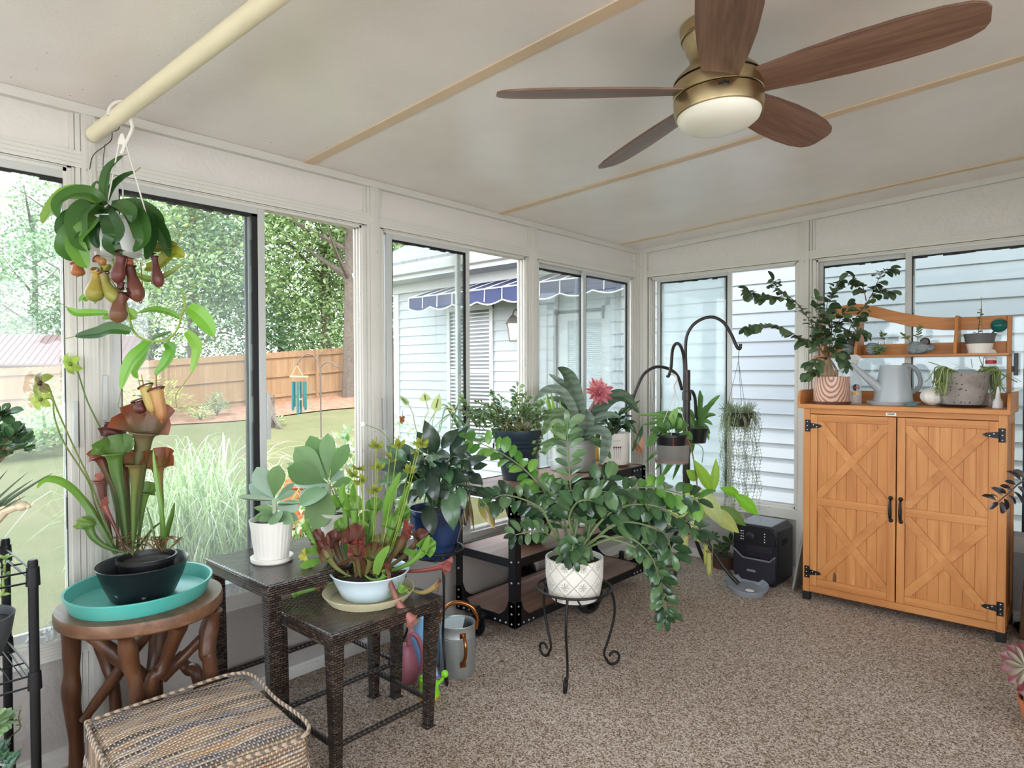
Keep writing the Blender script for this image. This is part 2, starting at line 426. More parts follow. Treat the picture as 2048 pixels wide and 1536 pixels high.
# ================================================================== the garden
M['leaf_tree']=vcol('tree_leaves',.6,.3,.2)
M['bark']=flat('bark',(.075,.058,.042),.9,var=.25,scale=12,bump=.6)
n=N('lawn'); v=n.co()
c=n.ramp(n.noise(1.1,v,6,.7),[(.3,(.085,.095,.035)),(.5,(.125,.115,.05)),(.62,(.16,.125,.07)),(.8,(.18,.135,.085))])
c=n.mix(.5,c,n.ramp(n.noise(40,v,3,.8),[(.3,(.07,.085,.03)),(.7,(.165,.15,.08))]))
M['lawn']=n.end(n.bsdf(c,.95,0,n.bump(n.noise(60,v,3,.8),.8,.04),.1))
n=N('mulch'); v=n.co()
c=n.ramp(n.noise(6,v,6,.8),[(.3,(.11,.045,.025)),(.5,(.21,.105,.065)),(.7,(.28,.18,.125))])
M['mulch']=n.end(n.bsdf(c,.95,0,n.bump(n.noise(30,v,4),.8,.04),.1))
def wood(name,cols,scale=(1,1,12),rough=.55,knots=.0,bump=.12,ring=3.0,grain=(30,30,1.5),kind='Object'):
    n=N(name); v=n.co(None,kind)
    m1=n.n('Mapping',{'Vector':v,'Scale':grain}).outputs[0]
    a=n.noise(1.0,m1,6,.65,.4); b=n.noise(ring,n.n('Mapping',{'Vector':v,'Scale':tuple(g*.14 for g in grain)}).outputs[0],3,.5,1.2)
    f=n.math('ADD',n.math('MULTIPLY',a,.6),n.math('MULTIPLY',b,.45))
    c=n.ramp(f,[(.3,cols[0]),(.52,cols[1]),(.75,cols[2])])
    if knots:
        k=n.n('TexVoronoi',{'Vector':n.n('Mapping',{'Vector':v,'Scale':tuple(max(.6,g*.12) for g in grain)}).outputs[0],'Scale':2.2}).outputs[0]
        c=n.mix(n.math('MULTIPLY',n.math('LESS_THAN',k,knots),.85),c,tuple(x*.25 for x in cols[0]))
    return n.end(n.bsdf(c,rough,0,n.bump(f,bump,.004),.4))
M['fence']=wood('fence_cedar',[(.125,.070,.032),(.17,.098,.048),(.215,.135,.072)],grain=(6,6,.6),rough=.9)
P331=aD(331,780,20.7); P691=aD(691,780,24.2)
fd=(P691-P331); fd.z=0; flen=fd.length; fd.normalize(); fn=V((fd.y,-fd.x,0))     # fn points to the room
def zf(s): return max(-.35,min(.85,-.01+.49*s/flen))
def ground(x,y):
    q=V((x,y,0))-V((P331.x,P331.y,0)); s=q.dot(fd); t=q.dot(fn)
    k=max(0,min(1,1-t/13.0)); k=k*k*(3-2*k)
    return lerp(-.3,zf(s),k)
def gmesh(s0,s1,t0,t1,ns,nt,dz=0,edge=None):
    m=MB();vs=[];fs=[]
    for i in range(ns+1):
        for j in range(nt+1):
            s=lerp(s0,s1,i/ns); b=edge(s) if edge else t1; t=lerp(t0,b,j/nt)
            p=V((P331.x,P331.y,0))+fd*s+fn*t; vs.append((p.x,p.y,ground(p.x,p.y)+dz))
    for i in range(ns):
        for j in range(nt): fs.append((i*(nt+1)+j,(i+1)*(nt+1)+j,(i+1)*(nt+1)+j+1,i*(nt+1)+j+1))
    return m.add(vs,fs)
lawn=gmesh(-45,55,-60,34,60,60); struct('lawn',lawn,M['lawn'])
mul=gmesh(-30,30,-3,3.8,60,6,.03,lambda s:3.7+.5*math.sin(s*.5)+.3*math.sin(s*1.3)); struct('mulch_bed',mul,M['mulch'])
# fence: panels of vertical boards, rails and posts
def fence_at(s): p=V((P331.x,P331.y,0))+fd*s; return p
k=0; FT=[]
for i in range(-8,9):
    s0,s1=i*2.44,(i+1)*2.44; a,b=fence_at(s0),fence_at(s1); za,zb=zf(s0),zf(s1); zt=1.80
    if i==-8: root=thing('garden_fence','long cedar board fence along the back of the lawn','fence',(P331.x,P331.y,zf(0)))
    m=MB(); nb=17
    for j in range(nb):
        u0=lerp(s0,s1,j/nb)+.0012; u1=lerp(s0,s1,(j+1)/nb)-.0012; p,q=fence_at(u0),fence_at(u1); zz=lerp(za,zb,j/nb)
        o=fn*.012
        poly=[V((p.x,p.y,zz)),V((q.x,q.y,zz)),V((q.x,q.y,zz+zt-.03)),V((q.x,q.y,zz+zt))+(p-q)*.18,V((p.x,p.y,zz+zt))+(q-p)*.18,V((p.x,p.y,zz+zt-.03))]
        m.prism(poly,o*0,o)
    for zz in (.25,.95,1.62):
        pa=V((a.x,a.y,za+zz))+fn*.035; pb=V((b.x,b.y,zb+zz))+fn*.035; m.bar(pa,pb,.05,.09)
    m.build('fence_panel',M['fence'],root,smooth=False)
    m=MB(); p=fence_at(s0)+fn*.07; m.box(p.x-.05,p.x+.05,p.y-.05,p.y+.05,za-.2,za+1.78); m.build('post',M['fence'],root,smooth=False)
# trees
def crown(m,c,rad,nleaf,size,cols,seed,shell=.55):
    r=random.Random(seed)
    for _ in range(nleaf):
        while 1:
            d=V((r.uniform(-1,1),r.uniform(-1,1),r.uniform(-1,1)))
            if .02<d.length<1: break
        d=d.normalized()*(shell+(1-shell)*r.random()) if r.random()<.8 else d
        p=V(c)+V((d.x*rad[0],d.y*rad[1],d.z*rad[2]))
        s=size*r.uniform(.6,1.3); a=V((r.uniform(-1,1),r.uniform(-1,1),r.uniform(-.8,.4))).normalized(); b=a.cross(V((r.uniform(-1,1),r.uniform(-1,1),r.uniform(-1,1)))).normalized()
        cc=cols[r.randrange(len(cols))]; g=r.uniform(.8,1.2); cc=tuple(x*g for x in cc)
        m.add([p-a*s,p+b*s*.45,p+a*s,p-b*s*.45],[(0,1,2,3)],[cc]*4)
def tree(name,label,base,h,crowns,nleaf,size,cols,seed,trunk=.22,group='trees beyond the fence',top=.8):
    base=V(base); root=thing(name,label,'tree',base,0,group)
    r=random.Random(seed); m=MB()
    m.tube(spline([base,base+V((.1,0,h*.3)),base+V((-.1,.1,h*.6)),base+V((0,0,h*top))],4),[lerp(trunk,trunk*.35,i/12) for i in range(13)],9)
    for k in range(9):
        z=h*r.uniform(.3,.75); a=r.uniform(0,6.28); L=h*r.uniform(.15,.3)
        p=base+V((0,0,z)); q=p+V((math.cos(a)*L,math.sin(a)*L,L*.6)); m.tube([p,p.lerp(q,.5)+V((0,0,-.1)),q],[trunk*.35,trunk*.22,trunk*.06],6)
    m.build('trunk',M['bark'],root)
    m=MB(); tot=sum(a[3]*a[4]*a[5] for a in crowns)
    for i,(dx,dy,dz,rx,ry,rz) in enumerate(crowns): crown(m,base+V((dx,dy,dz)),(rx,ry,rz),int(nleaf*rx*ry*rz/tot)+50,size,cols,seed*31+i)
    m.build('foliage',M['leaf_tree'],root,smooth=False)
    return root
def clumps(seed,h,w,n=9,low=.22):
    r=random.Random(seed); out=[]
    for k in range(n):
        z=h*lerp(low,.9,k/(n-1)); q=math.sin(pi*min(1,(k+1.2)/(n+.6)))
        out.append((r.uniform(-.55,.55)*w*q,r.uniform(-.5,.5)*w*q,z,w*r.uniform(.4,.62)*(.5+.5*q),w*r.uniform(.4,.62)*(.5+.5*q),h*r.uniform(.09,.15)))
    return out
def gp(px,dep):
    p=aD(px,743,dep); return V((p.x,p.y,ground(p.x,p.y)))
gm=[(.17,.23,.10),(.24,.33,.14),(.12,.18,.08),(.32,.41,.21)]
gb=[(.15,.22,.14),(.21,.31,.19),(.11,.18,.11),(.28,.38,.25)]
gl=[(.24,.31,.13),(.33,.42,.19),(.17,.26,.10),(.41,.50,.27)]
gd=[(.09,.14,.08),(.13,.21,.11),(.07,.11,.06),(.18,.27,.14)]
tree('thin_tree','tall airy tree with white sky showing through, left of the first post',gp(-60,33),13,clumps(1,13,5.0,9,.3),4160,.11,gm,1,.2,top=.85)
tree('thin_tree','airy tree above the dark red shed roof',gp(70,33),12,clumps(2,12,4.2,10,.28),6720,.11,gb,2,.2)
tree('leafy_tree','bluish green tree seen behind the hanging pitcher plant',gp(215,31),14,clumps(3,14,5.2,12,.2),15200,.11,gb,3,.25)
tree('leafy_tree','pale lit tree in the middle of the second window',gp(385,27),14,clumps(4,14,5.0,13,.22),16800,.11,gl,4,.25)
tree('leafy_tree','mid green tree behind the fence at the second window stile',gp(520,29),14,clumps(5,14,5.2,13,.16),16800,.11,gb,5,.25)
tree('leafy_tree','dense green tree filling the open window left of the trunk',gp(650,27.5),14,clumps(6,14,5.0,14,.14),18400,.11,gm,6,.25)
tree('oak_tree','big tree with a thick bare trunk standing by the fence',gp(700,23.2),13,[(0,0,8.5,4,4,2.2),(1.5,1,10.5,3.5,3.5,2),(-1.5,-1,6.6,2.6,2.6,1.3)],11200,.11,gm,7,.30,None)
tree('leafy_tree','dark tree left of the house gable seen past the second post',gp(770,30),13,clumps(8,13,4.0,12,.16),11200,.11,gd,8,.25)
tree('dark_tree','low dark trees forming the lowest green behind the fence',gp(300,32),7,clumps(9,7,5.5,7,.25),7200,.11,gd,9,.2)
tree('dark_tree','low dark bushy tree behind the fence right of the shed',gp(560,33),7,clumps(10,7,5.5,7,.25),7200,.11,gd,10,.2)
tree('dark_tree','low bushy tree between the shed and the first window edge',gp(-10,33),7,clumps(11,7,6,7,.25),7200,.11,gb,11,.2)
# shed with red metal roof
p=aD(60,743,25.0); sh=thing('garden_shed','shed with a dark red ribbed metal roof behind the fence','shed',(p.x,p.y,ground(p.x,p.y)),0)
M['red_roof']=flat('red_metal_roof',(.10,.042,.038),.5); M['shed']=flat('shed_boards','6a4f45',.8)
a=aD(-160,743,24.0); b=aD(250,743,26.0); d=(b-a); d.z=0; L=d.length; d.normalize(); nn=V((d.y,-d.x,0)); zb=zf(-5)
m=MB(); A=V((a.x,a.y,zb)); 
m.prism([A,A+d*L,A+d*L+V((0,0,2.0)),A+V((0,0,2.0))],(0,0,0),-nn*4); m.build('wall',M['shed'],sh,smooth=False)
m=MB(); e0=A+nn*.3-d*.2+V((0,0,1.98)); e1=e0+d*(L+.4); r0=e0-nn*2.3+V((0,0,1.25)); r1=e1-nn*2.3+V((0,0,1.25)); f0=e0-nn*4.6; f1=e1-nn*4.6
t=V((0,0,.06))
m.add([e0,e1,r1,r0,e0+t,e1+t,r1+t,r0+t],[(3,2,1,0),(4,5,6,7),(0,1,5,4),(1,2,6,5),(2,3,7,6),(3,0,4,7)])
m.add([r0,r1,f1,f0,r0+t,r1+t,f1+t,f0+t],[(3,2,1,0),(4,5,6,7),(0,1,5,4),(1,2,6,5),(2,3,7,6),(3,0,4,7)])
for k in range(33):
    q=k/32; m.bar(e0.lerp(e1,q)+t,r0.lerp(r1,q)+t,.05,.05)
m.build('roof',M['red_roof'],sh,smooth=False)
# shrubs
M['leaf_shrub']=vcol('shrub_leaves',.5,.3,.3)
def shrub(name,label,base,w,h,nl,size,cols,seed,group=None,prof='lance'):
    base=V(base); root=thing(name,label,'shrub',base,0,group); r=random.Random(seed); m=MB(); st=MB()
    for k in range(nl):
        a=r.uniform(0,6.28); e=r.uniform(.05,1); rad=w/2*math.sqrt(r.random())
        z=h*(.15+.85*r.random()**.7*math.sqrt(max(.05,1-(rad/(w/2))**2)))
        p=base+V((math.cos(a)*rad,math.sin(a)*rad,z)); d=V((math.cos(a)*r.uniform(.3,1),math.sin(a)*r.uniform(.3,1),r.uniform(-.2,.7))).normalized()
        s=size*r.uniform(.7,1.3); sd,u=frame(d); cc=cols[r.randrange(len(cols))]; g=r.uniform(.8,1.2); cc=tuple(x*g for x in cc)
        m.add([p,p+d*s*.5-sd*s*.2,p+d*s,p+d*s*.5+sd*s*.2],[(0,1,2,3)],[cc]*4)
    for k in range(7):
        a=k*.9; st.tube([base,base+V((math.cos(a)*w*.2,math.sin(a)*w*.2,h*.6))],[.012,.004],5)
    st.build('stems',M['bark'],root); m.build('leaves',M['leaf_shrub'],root,smooth=False)
gw=[(.27,.36,.18),(.15,.24,.11),(.38,.43,.29),(.11,.19,.08)]
gy=[(.32,.34,.08),(.25,.29,.06),(.41,.40,.15)]
shrub('garden_shrub','pale leafy shrub by the lawn edge at far left',gp(60,13.2),2.4,.95,1500,.16,gw,21)
shrub('garden_shrub','low pale plants at the left picture edge below the fence',gp(-30,12.2),1.8,.7,800,.14,gw,22)
shrub('garden_shrub','light green bush behind the pitcher flowers against the fence',gp(105,15.5),1.5,1.55,900,.13,gl,23)
shrub('layered_maple','yellow green layered little tree in front of the fence',gp(300,19.0),2.4,1.35,700,.17,gy,24)
shrub('garden_shrub','small grey green bush in the mulch by the fence',gp(433,19.3),.75,.72,450,.10,gb,25)
shrub('garden_plant','small pale plant left of the grey bush in the mulch',gp(400,18.4),.7,.45,160,.12,gl,26)
shrub('garden_plant','tiny bright green plant in the mulch near the driftwood',gp(548,17.0),.5,.3,90,.12,gl,27)
shrub('garden_shrub','large white flecked shrub outside the open second window',gp(700,6.6),1.35,1.08,1500,.09,gw,28)
shrub('garden_shrub','pale shrub growing in front of the white siding',gp(818,7.3),1.1,1.2,700,.08,gw+gl,29)
shrub('garden_shrub','bright shrub below the third window left edge',gp(772,6.2),.9,.95,700,.09,gl,30)
shrub('garden_plant','bright leafy plant low behind the paddle succulent',gp(590,5.6),.7,.55,200,.13,gl,31)
# ornamental grass clumps beside the wall
M['grass_blade']=vcol('grass_blades',.5,.4,.3)
def grass(label,base,n_,h,seed,sp=.25):
    base=V(base); root=thing('ornamental_grass',label,'grass',base,0,'ornamental grass outside the second window'); r=random.Random(seed); m=MB()
    for k in range(n_):
        a=r.uniform(0,6.28); q=base+V((r.uniform(-sp,sp),r.uniform(-sp,sp),0)); H=h*r.uniform(.5,1.1); o=H*r.uniform(.15,.75)
        d=V((math.cos(a),math.sin(a),0)); pts=spline([q,q+d*o*.25+V((0,0,H*.6)),q+d*o*.65+V((0,0,H*.92)),q+d*o*1.1+V((0,0,H*r.uniform(.55,1.0)))],3)
        g=r.choice([(.33,.37,.23),(.42,.45,.33),(.25,.31,.17),(.50,.52,.41)]); w=.012*r.uniform(.7,1.3)
        m.blade(pts,[w*(1-(i/(len(pts)-1))**2)+.001 for i in range(len(pts))],c0=tuple(x*.7 for x in g),c1=g)
    m.build('leaves',M['grass_blade'],root)
for i,(px,dp,n_,h,lb) in enumerate(((285,4.6,150,.95,'ornamental grass clump leftmost, behind the pitcher plant'),(365,4.5,200,1.05,'tall ornamental grass clump in the middle of the second window'),(440,4.7,200,1.1,'ornamental grass clump left of the dark window stile'),(520,5.2,120,.8,'small ornamental grass clump behind the white ribbed pot'),(405,5.6,150,1.1,'ornamental grass clump farthest from the glass'))):
    grass(lb,gp(px,dp)+V((0,0,-.02)),n_,h,40+i)
# shepherd hook with wind chime
M['iron_out']=flat('rusty_iron','5a5148',.6,.6); M['chime']=flat('teal_tube',(.02,.11,.115),.35,.5); M['chime_wood']=flat('chime_wood','b08a62',.6)
b=gp(641,10.2); hk=thing('shepherd_hook','thin iron garden hook with two curled arms on the lawn','garden hook',b)
tz=aD(637,735,10.2).z
m=MB(); m.tube([b,V((b.x,b.y,tz))],.011,8)
top=V((b.x,b.y,tz)); sd=RT
m.build('pole',M['iron_out'],hk)
m=MB(); m.tube(spline([top,aD(628,712,10.2),aD(612,709,10.2),aD(598,722,10.2),aD(593,731,10.2),aD(597,727,10.2)],5),.009,7); m.build('arm',M['iron_out'],hk)
m=MB(); m.tube(spline([top,aD(648,727,10.2),aD(660,724,10.2),aD(672,732,10.2),aD(677,735,10.2),aD(676,729,10.2)],5),.009,7); m.build('arm',M['iron_out'],hk)
hp=aD(594,731,10.2); wc=thing('wind_chime','teal tube wind chime hanging from the garden hook','wind chime',hp)
c=aD(598,753,10.2); m=MB(); m.lathe([(.0,-.012),(.14,-.012),(.14,.012),(0,.012)],20,c); m.build('top_disc',M['chime_wood'],wc)
m=MB(); 
for k in range(3):
    a=k*2.09; m.tube([hp,c+V((.12*math.cos(a),.12*math.sin(a),.01))],.003,5)
m.build('cord',M['chime_wood'],wc)
for k in range(6):
    a=k*1.047+.3; q=c+V((.10*math.cos(a),.10*math.sin(a),-.02)); m=MB(); m.tube([q,q+V((0,0,.02))],.002,5,False); m.tube([q+V((0,0,-.06)),q+V((0,0,-.46-.05*(k%3)))],.02,10); m.build('chime_tube',M['chime'],wc)
m=MB(); m.lathe([(0,-.01),(.05,-.01),(.05,.01),(0,.01)],16,c+V((0,0,-.36))); m.tube([c,c+V((0,0,-.36))],.003,5); m.build('striker',M['chime_wood'],wc)
# driftwood stump
b=gp(546,16.6); m=MB(); m.tube(spline([b+V((-.1,0,-.02)),b+V((0,0,.3)),b+V((-.12,.05,.55)),b+V((-.05,.05,.85))],4),[.09,.08,.075,.07,.06,.055,.05,.05,.045,.04,.03,.02,.012],8); m.tube([b+V((0,0,.3)),b+V((.22,0,.1)),b+V((.35,.05,-.02))],[.06,.05,.03],7)
tag(m.build('driftwood',M['bark']),'dark twisted driftwood standing in the mulch','driftwood')
# overhead wire
m=MB(); m.tube([aD(-300,375,34),aD(210,403,36),aD(560,395,38),aD(900,380,40)],.02,5); M['wire_white']=flat('pale_cable','d9dcda',.6); tag(m.build('overhead_cable',M['wire_white']),'pale overhead cable crossing in front of the trees','cable')
# terracotta pot outdoors
def potprof(r0,r1,h,t=.006,rim=.0,rz=.02): return [(0,0),(r0,0),(lerp(r0,r1,.5),h*.5),(r1-rim*.0,h-rz),(r1+rim,h-rz),(r1+rim,h),(r1-t,h),(r1-t-.002,h-.03),(r0-t,.02),(0,.02)]
M['terracotta']=flat('terracotta','b0643f',.8,bump=.2)
b=gp(588,6.2); b.z=-.3
m=MB(); m.lathe(potprof(.10,.14,.62,.01,.015,.05),24,b); tag(m.build('terracotta_pot',M['terracotta']),'terracotta garden pot outside behind the paddle succulent','pot')
# ================================================================== the white house wing
n=N('white_siding'); v=n.co(); 
M['siding']=n.end(n.bsdf(n.mix(n.noise(2,v),(.34,.35,.35),(.30,.32,.33)),.5,0,n.bump(n.noise(40,v,3),.05,.002),.3))
M['white_trim']=flat('white_trim',(.42,.42,.41),.45,var=.02)
M['shingle']=None
n=N('shingles'); v=n.co(); br=n.n('TexBrick',{'Vector':n.co((1,1,1)),'Color1':(.12,.12,.125),'Color2':(.17,.17,.17),'Mortar':(.06,.06,.065),'Scale':1.0,'Mortar Size':.012,'Brick Width':.3,'Row Height':.14})
M['shingle']=n.end(n.bsdf(n.mix(.4,br.outputs[0],n.ramp(n.noise(9,v,4),[(.3,(.10,.105,.11)),(.7,(.19,.19,.185))])),.9))
def siding(mb,x0,x1,y,z0,z1,e=.128,holes=()):
    z=z0
    while z<z1-.001:
        zt=min(z+e,z1)
        spans=[(x0,x1)]
        for hx0,hx1,hz0,hz1 in holes:
            if zt>hz0 and z<hz1:
                ns=[]
                for a,b in spans:
                    if hx0>a and hx0<b: ns.append((a,hx0))
                    if hx1<b and hx1>a: ns.append((hx1,b))
                    if hx1<=a or hx0>=b: ns.append((a,b))
                spans=ns
        for a,b in spans:
            mb.add([(a,y-.020,z),(b,y-.020,z),(b,y-.004,zt),(a,y-.004,zt),(a,y+.01,z),(b,y+.01,z)],[(0,1,2,3),(0,4,5,1)])
        z=zt
YA=1.6
XAl=aY(795,600,YA).x; XAr=aY(1246,600,YA).x
wl,wr=aY(897,700,YA).x,aY(989,700,YA).x; wt=aY(897,616,YA).z
dl,dr=aY(1087,700,YA).x,aY(1243,700,YA).x; dt=aY(1165,583,YA).z
h=thing('house_wing','white sided house wing with a grey shingle roof across the yard','house',(XAl,YA,-.3))
m=MB(); siding(m,XAl,XAr+.25,YA,-.3,2.72,.128,[(wl,wr,.35,wt),(dl,dr,-.3,dt)]); m.box(XAl,XAr+.3,YA+.01,YA+.1,-.3,2.72); m.build('siding_wall',M['siding'],h,smooth=False)
m=MB(); m.box(XAl-.06,XAl+.06,YA-.03,YA+.05,-.3,2.72); m.box(XAr-.05,XAr+.04,YA-.03,YA+.03,-.3,2.72); m.build('corner_board',M['white_trim'],h)
# soffit, fascia, gutter, roof
ez=aY(900,541,1.2).z
m=MB(); m.box(XAl-.35,XAr+.3,1.2,YA+.1,ez-.02,ez); m.box(XAl-.35,XAr+.3,1.18,1.21,ez-.03,ez+.15); m.box(XAl-.35,XAr+.3,YA-.06,YA,2.5,ez); m.build('soffit',M['white_trim'],h,smooth=False)
m=MB(); m.prism([V((0,1.2,ez+.02)),V((0,1.10,ez+.03)),V((0,1.07,ez+.11)),V((0,1.06,ez+.15)),V((0,1.2,ez+.15))],(XAl-.37,0,0),(XAr+.3,0,0)); m.build('gutter',M['white_trim'],h,smooth=False)
m=MB(); e0=V((XAl-.38,1.1,ez+.15)); e1=V((XAr+.3,1.1,ez+.15)); rg=V((0,3.6,2.3)); r0=e0+rg+V((2.6,0,0)); r1=e1+rg
t=V((0,0,.05)); bk=V((XAl-.38,8.3,ez+.15))
m.add([e0,e1,r1,r0,bk,e0+t,e1+t,r1+t,r0+t,bk+t],[(5,6,7,8),(9,5,8),(0,3,2,1),(0,1,6,5),(4,3,0),(4,0,5,9)]); m.build('roof',M['shingle'],h,smooth=False)
# awning
M['navy']=flat('navy_canvas',(.016,.021,.065),.8,var=.1,bump=.2); M['cream_piping']=flat('cream_piping','d9d6cc',.7)
aw=thing('awning','navy canvas awning with white piping above the window and door','awning',(XAl+.6,YA,1.9))
yf=1.05
a0=aY(818,600,yf); a1=aY(1262,535,yf); zt=aY(838,583,YA).z; zv0=aY(940,582,yf).z; zv1=zv0-.17
m=MB(); m.prism([V((0,YA-.02,zt)),V((0,yf,zv0)),V((0,yf+.01,zv0-.006)),V((0,YA-.02,zt-.012))],(a0.x,0,0),(a1.x,0,0)); m.build('canopy',M['navy'],aw,smooth=False)
m=MB(); ns=96; up_=[];dn_=[]
for i in range(ns+1):
    x=lerp(a0.x,a1.x,i/ns); sc=abs(math.sin(pi*(x-a0.x)/.42)); up_.append((x,yf-.004,zv0)); dn_.append((x,yf-.004+.01,zv1+.03-.045*sc))
m.add(up_+dn_,[(i,i+1,ns+2+i,ns+1+i) for i in range(ns)]); m.build('valance',M['navy'],aw)
m=MB(); m.tube([(p[0],p[1]-.004,p[2]) for p in dn_],.008,5); m.tube([(a0.x,yf-.006,zv0),(a1.x,yf-.006,zv0)],.007,5)
x=a0.x
while x<a1.x:
    m.tube([(x,YA-.03,zt+.004),(x,yf-.004,zv0+.003),(x,yf-.008,zv1+.02)],.006,5); x+=.28
m.build('piping',M['cream_piping'],aw)
# wing window with blinds
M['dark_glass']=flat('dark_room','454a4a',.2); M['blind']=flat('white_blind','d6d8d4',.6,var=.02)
m=thing('house_window','white double hung window with half open blinds on the house wing','window',(wl,YA,.4))
zb=.38; zm=aY(940,742,YA).z
q=MB(); tw=.06
q.box(wl,wl+tw,YA-.035,YA+.02,zb,wt); q.box(wr-tw,wr,YA-.035,YA+.02,zb,wt); q.box(wl,wr,YA-.04,YA+.02,wt-tw,wt); q.box(wl,wr,YA-.05,YA+.02,zb,zb+.06); q.box(wl+tw,wr-tw,YA-.025,YA+.01,zm-.025,zm+.025)
q.build('frame',M['white_trim'],m,smooth=False)
q=MB(); q.box(wl+tw,wr-tw,YA-.004,YA+.02,zb,wt); q.build('pane',M['dark_glass'],m,smooth=False)
q=MB(); z=zb+.08
while z<wt-tw:
    q.add([(wl+tw,YA-.022,z),(wr-tw,YA-.022,z),(wr-tw,YA-.007,z+.020),(wl+tw,YA-.007,z+.020)],[(0,1,2,3)]); z+=.05
q.build('blind',M['blind'],m,smooth=False)
# wing door
D_=thing('house_door','white glazed door with closed mini blinds on the house wing','door',(dl,YA,-.1))
q=MB()
for o,d_ in ((0,.05),(.09,.035),(.15,.02)):
    q.box(dl+o,dl+o+.09,YA-d_,YA+.02,-.1,dt-o); q.box(dr-o-.09,dr-o,YA-d_,YA+.02,-.1,dt-o); q.box(dl+o,dr-o,YA-d_,YA+.02,dt-o-.09,dt-o)
q.build('casing',M['white_trim'],D_,smooth=False)
gl_,gr_=aY(1138,700,YA).x,aY(1212,700,YA).x; gt=aY(1170,640,YA).z
q=MB(); q.box(gl_,gr_,YA-.002,YA+.02,.1,gt); q.box(dl+.2,gl_,YA-.02,YA+.03,-.1,dt-.2); q.box(gr_,dr-.2,YA-.02,YA+.03,-.1,dt-.2); q.box(gl_,gr_,YA-.02,YA+.03,gt,dt-.2); q.box(gl_,gr_,YA-.02,YA+.03,-.1,.1); q.build('panel',M['white_trim'],D_,smooth=False)
M['mini_blind']=flat('grey_mini_blind','a9afae',.5)
q=MB(); z=.1
while z<gt: q.add([(gl_,YA-.016,z),(gr_,YA-.016,z),(gr_,YA-.004,z+.019),(gl_,YA-.004,z+.019)],[(0,1,2,3)]); z+=.022
q.build('blind',M['mini_blind'],D_,smooth=False)
# lantern
M['bronze']=flat('weathered_bronze','7d776c',.5,.5); 
n=N('frosted_lantern_glass'); M['frost']=n.end(n.bsdf((.8,.8,.78),.3,Alpha=.8))
lc=aY(1026,655,YA-.17); ln=thing('wall_lantern','weathered wall lantern between the window and the door','lantern',lc)
s=aY(1026,632,YA-.17).z-lc.z; 
q=MB(); q.lathe([(.105,.055),(.125,.05),(.06,.125),(.02,.15),(.015,.17),(0,.18)],4,lc); q.lathe([(0,-.17),(.06,-.17),(.065,-.155),(0,-.155)],4,lc)
for k in range(4):
    a=pi/2*k; q.tube([lc+V((.062*math.cos(a),.062*math.sin(a),-.16)),lc+V((.105*math.cos(a),.105*math.sin(a),.055))],.006,5)
q.tube(spline([lc+V((0,0,.17)),lc+V((0,.04,.22)),lc+V((0,.12,.18)),lc+V((0,.16,.08))],4),.01,6); q.lathe([(0,0),(.05,0),(.05,.02),(0,.02)],16,(lc.x,lc.y+.15,lc.z+.08)); q.build('body',M['bronze'],ln,smooth=False)
q=MB(); q.lathe([(.056,-.155),(.098,.05)],4,lc); q.build('glass',M['frost'],ln,smooth=False)
# near house wall behind the right hand windows
YB=1.35
g=thing('house_side_wall','white lap sided house wall close behind the right hand windows','house wall',(XAr,YB,-.3))
m=MB(); siding(m,XAr+.03,3.35,YB,-.3,3.0); m.box(XAr+.03,3.4,YB+.01,YB+.1,-.3,3.0); m.build('siding_wall',M['siding'],g,smooth=False)
m=MB(); siding(m,3.45,6.5,YB,-.3,2.9); m.box(3.45,6.5,YB+.01,YB+.1,-.3,2.9); m.build('siding_wall',M['siding'],g,smooth=False)
m=MB(); m.box(3.33,3.47,YB-.03,YB+.05,-.3,3.0); m.build('corner_board',M['white_trim'],g,smooth=False)
m=MB(); m.box(XAr+.0,XAr+.04,YB,YA+.1,-.3,2.72); m.build('return_wall',M['siding'],g,smooth=False)
m=MB(); m.box(3.45,6.5,YB-.22,YB,2.42,2.45); m.box(3.45,6.5,YB-.24,YB-.2,2.42,2.56)
for k in range(24): m.box(3.5+.12*k,3.515+.12*k,YB-.245,YB-.235,2.545,2.56)
m.build('soffit',M['white_trim'],g,smooth=False)
m=MB(); m.box(XAr+.05,3.4,YB-.5,YB,2.86,2.98); m.build('eave',M['white_trim'],g,smooth=False)
m=MB(); x=3.62; m.tube(spline([(x-.05,YB-.2,2.5),(x-.05,YB-.18,2.35),(x,YB-.06,2.15),(x,YB-.05,1.9),(x,YB-.05,-.2)],3),.042,8); m.build('downspout',M['white_trim'],g)
m=MB(); vs=[(-12,-.0,0)]; 
struct('foundation_path',box(-1.3,6.5,.08,1.4,-.34,-.28),flat('gravel','b9b2a6',.9,bump=.6))
struct('bounce_slab',box(-1.5,6.5,-12.5,-7.0,-.34,-.24),flat('pale_bounce_slab','d6d1c8',.9,bump=.2))  # added unseen slab, pale so it bounces sunlight up to the ceiling
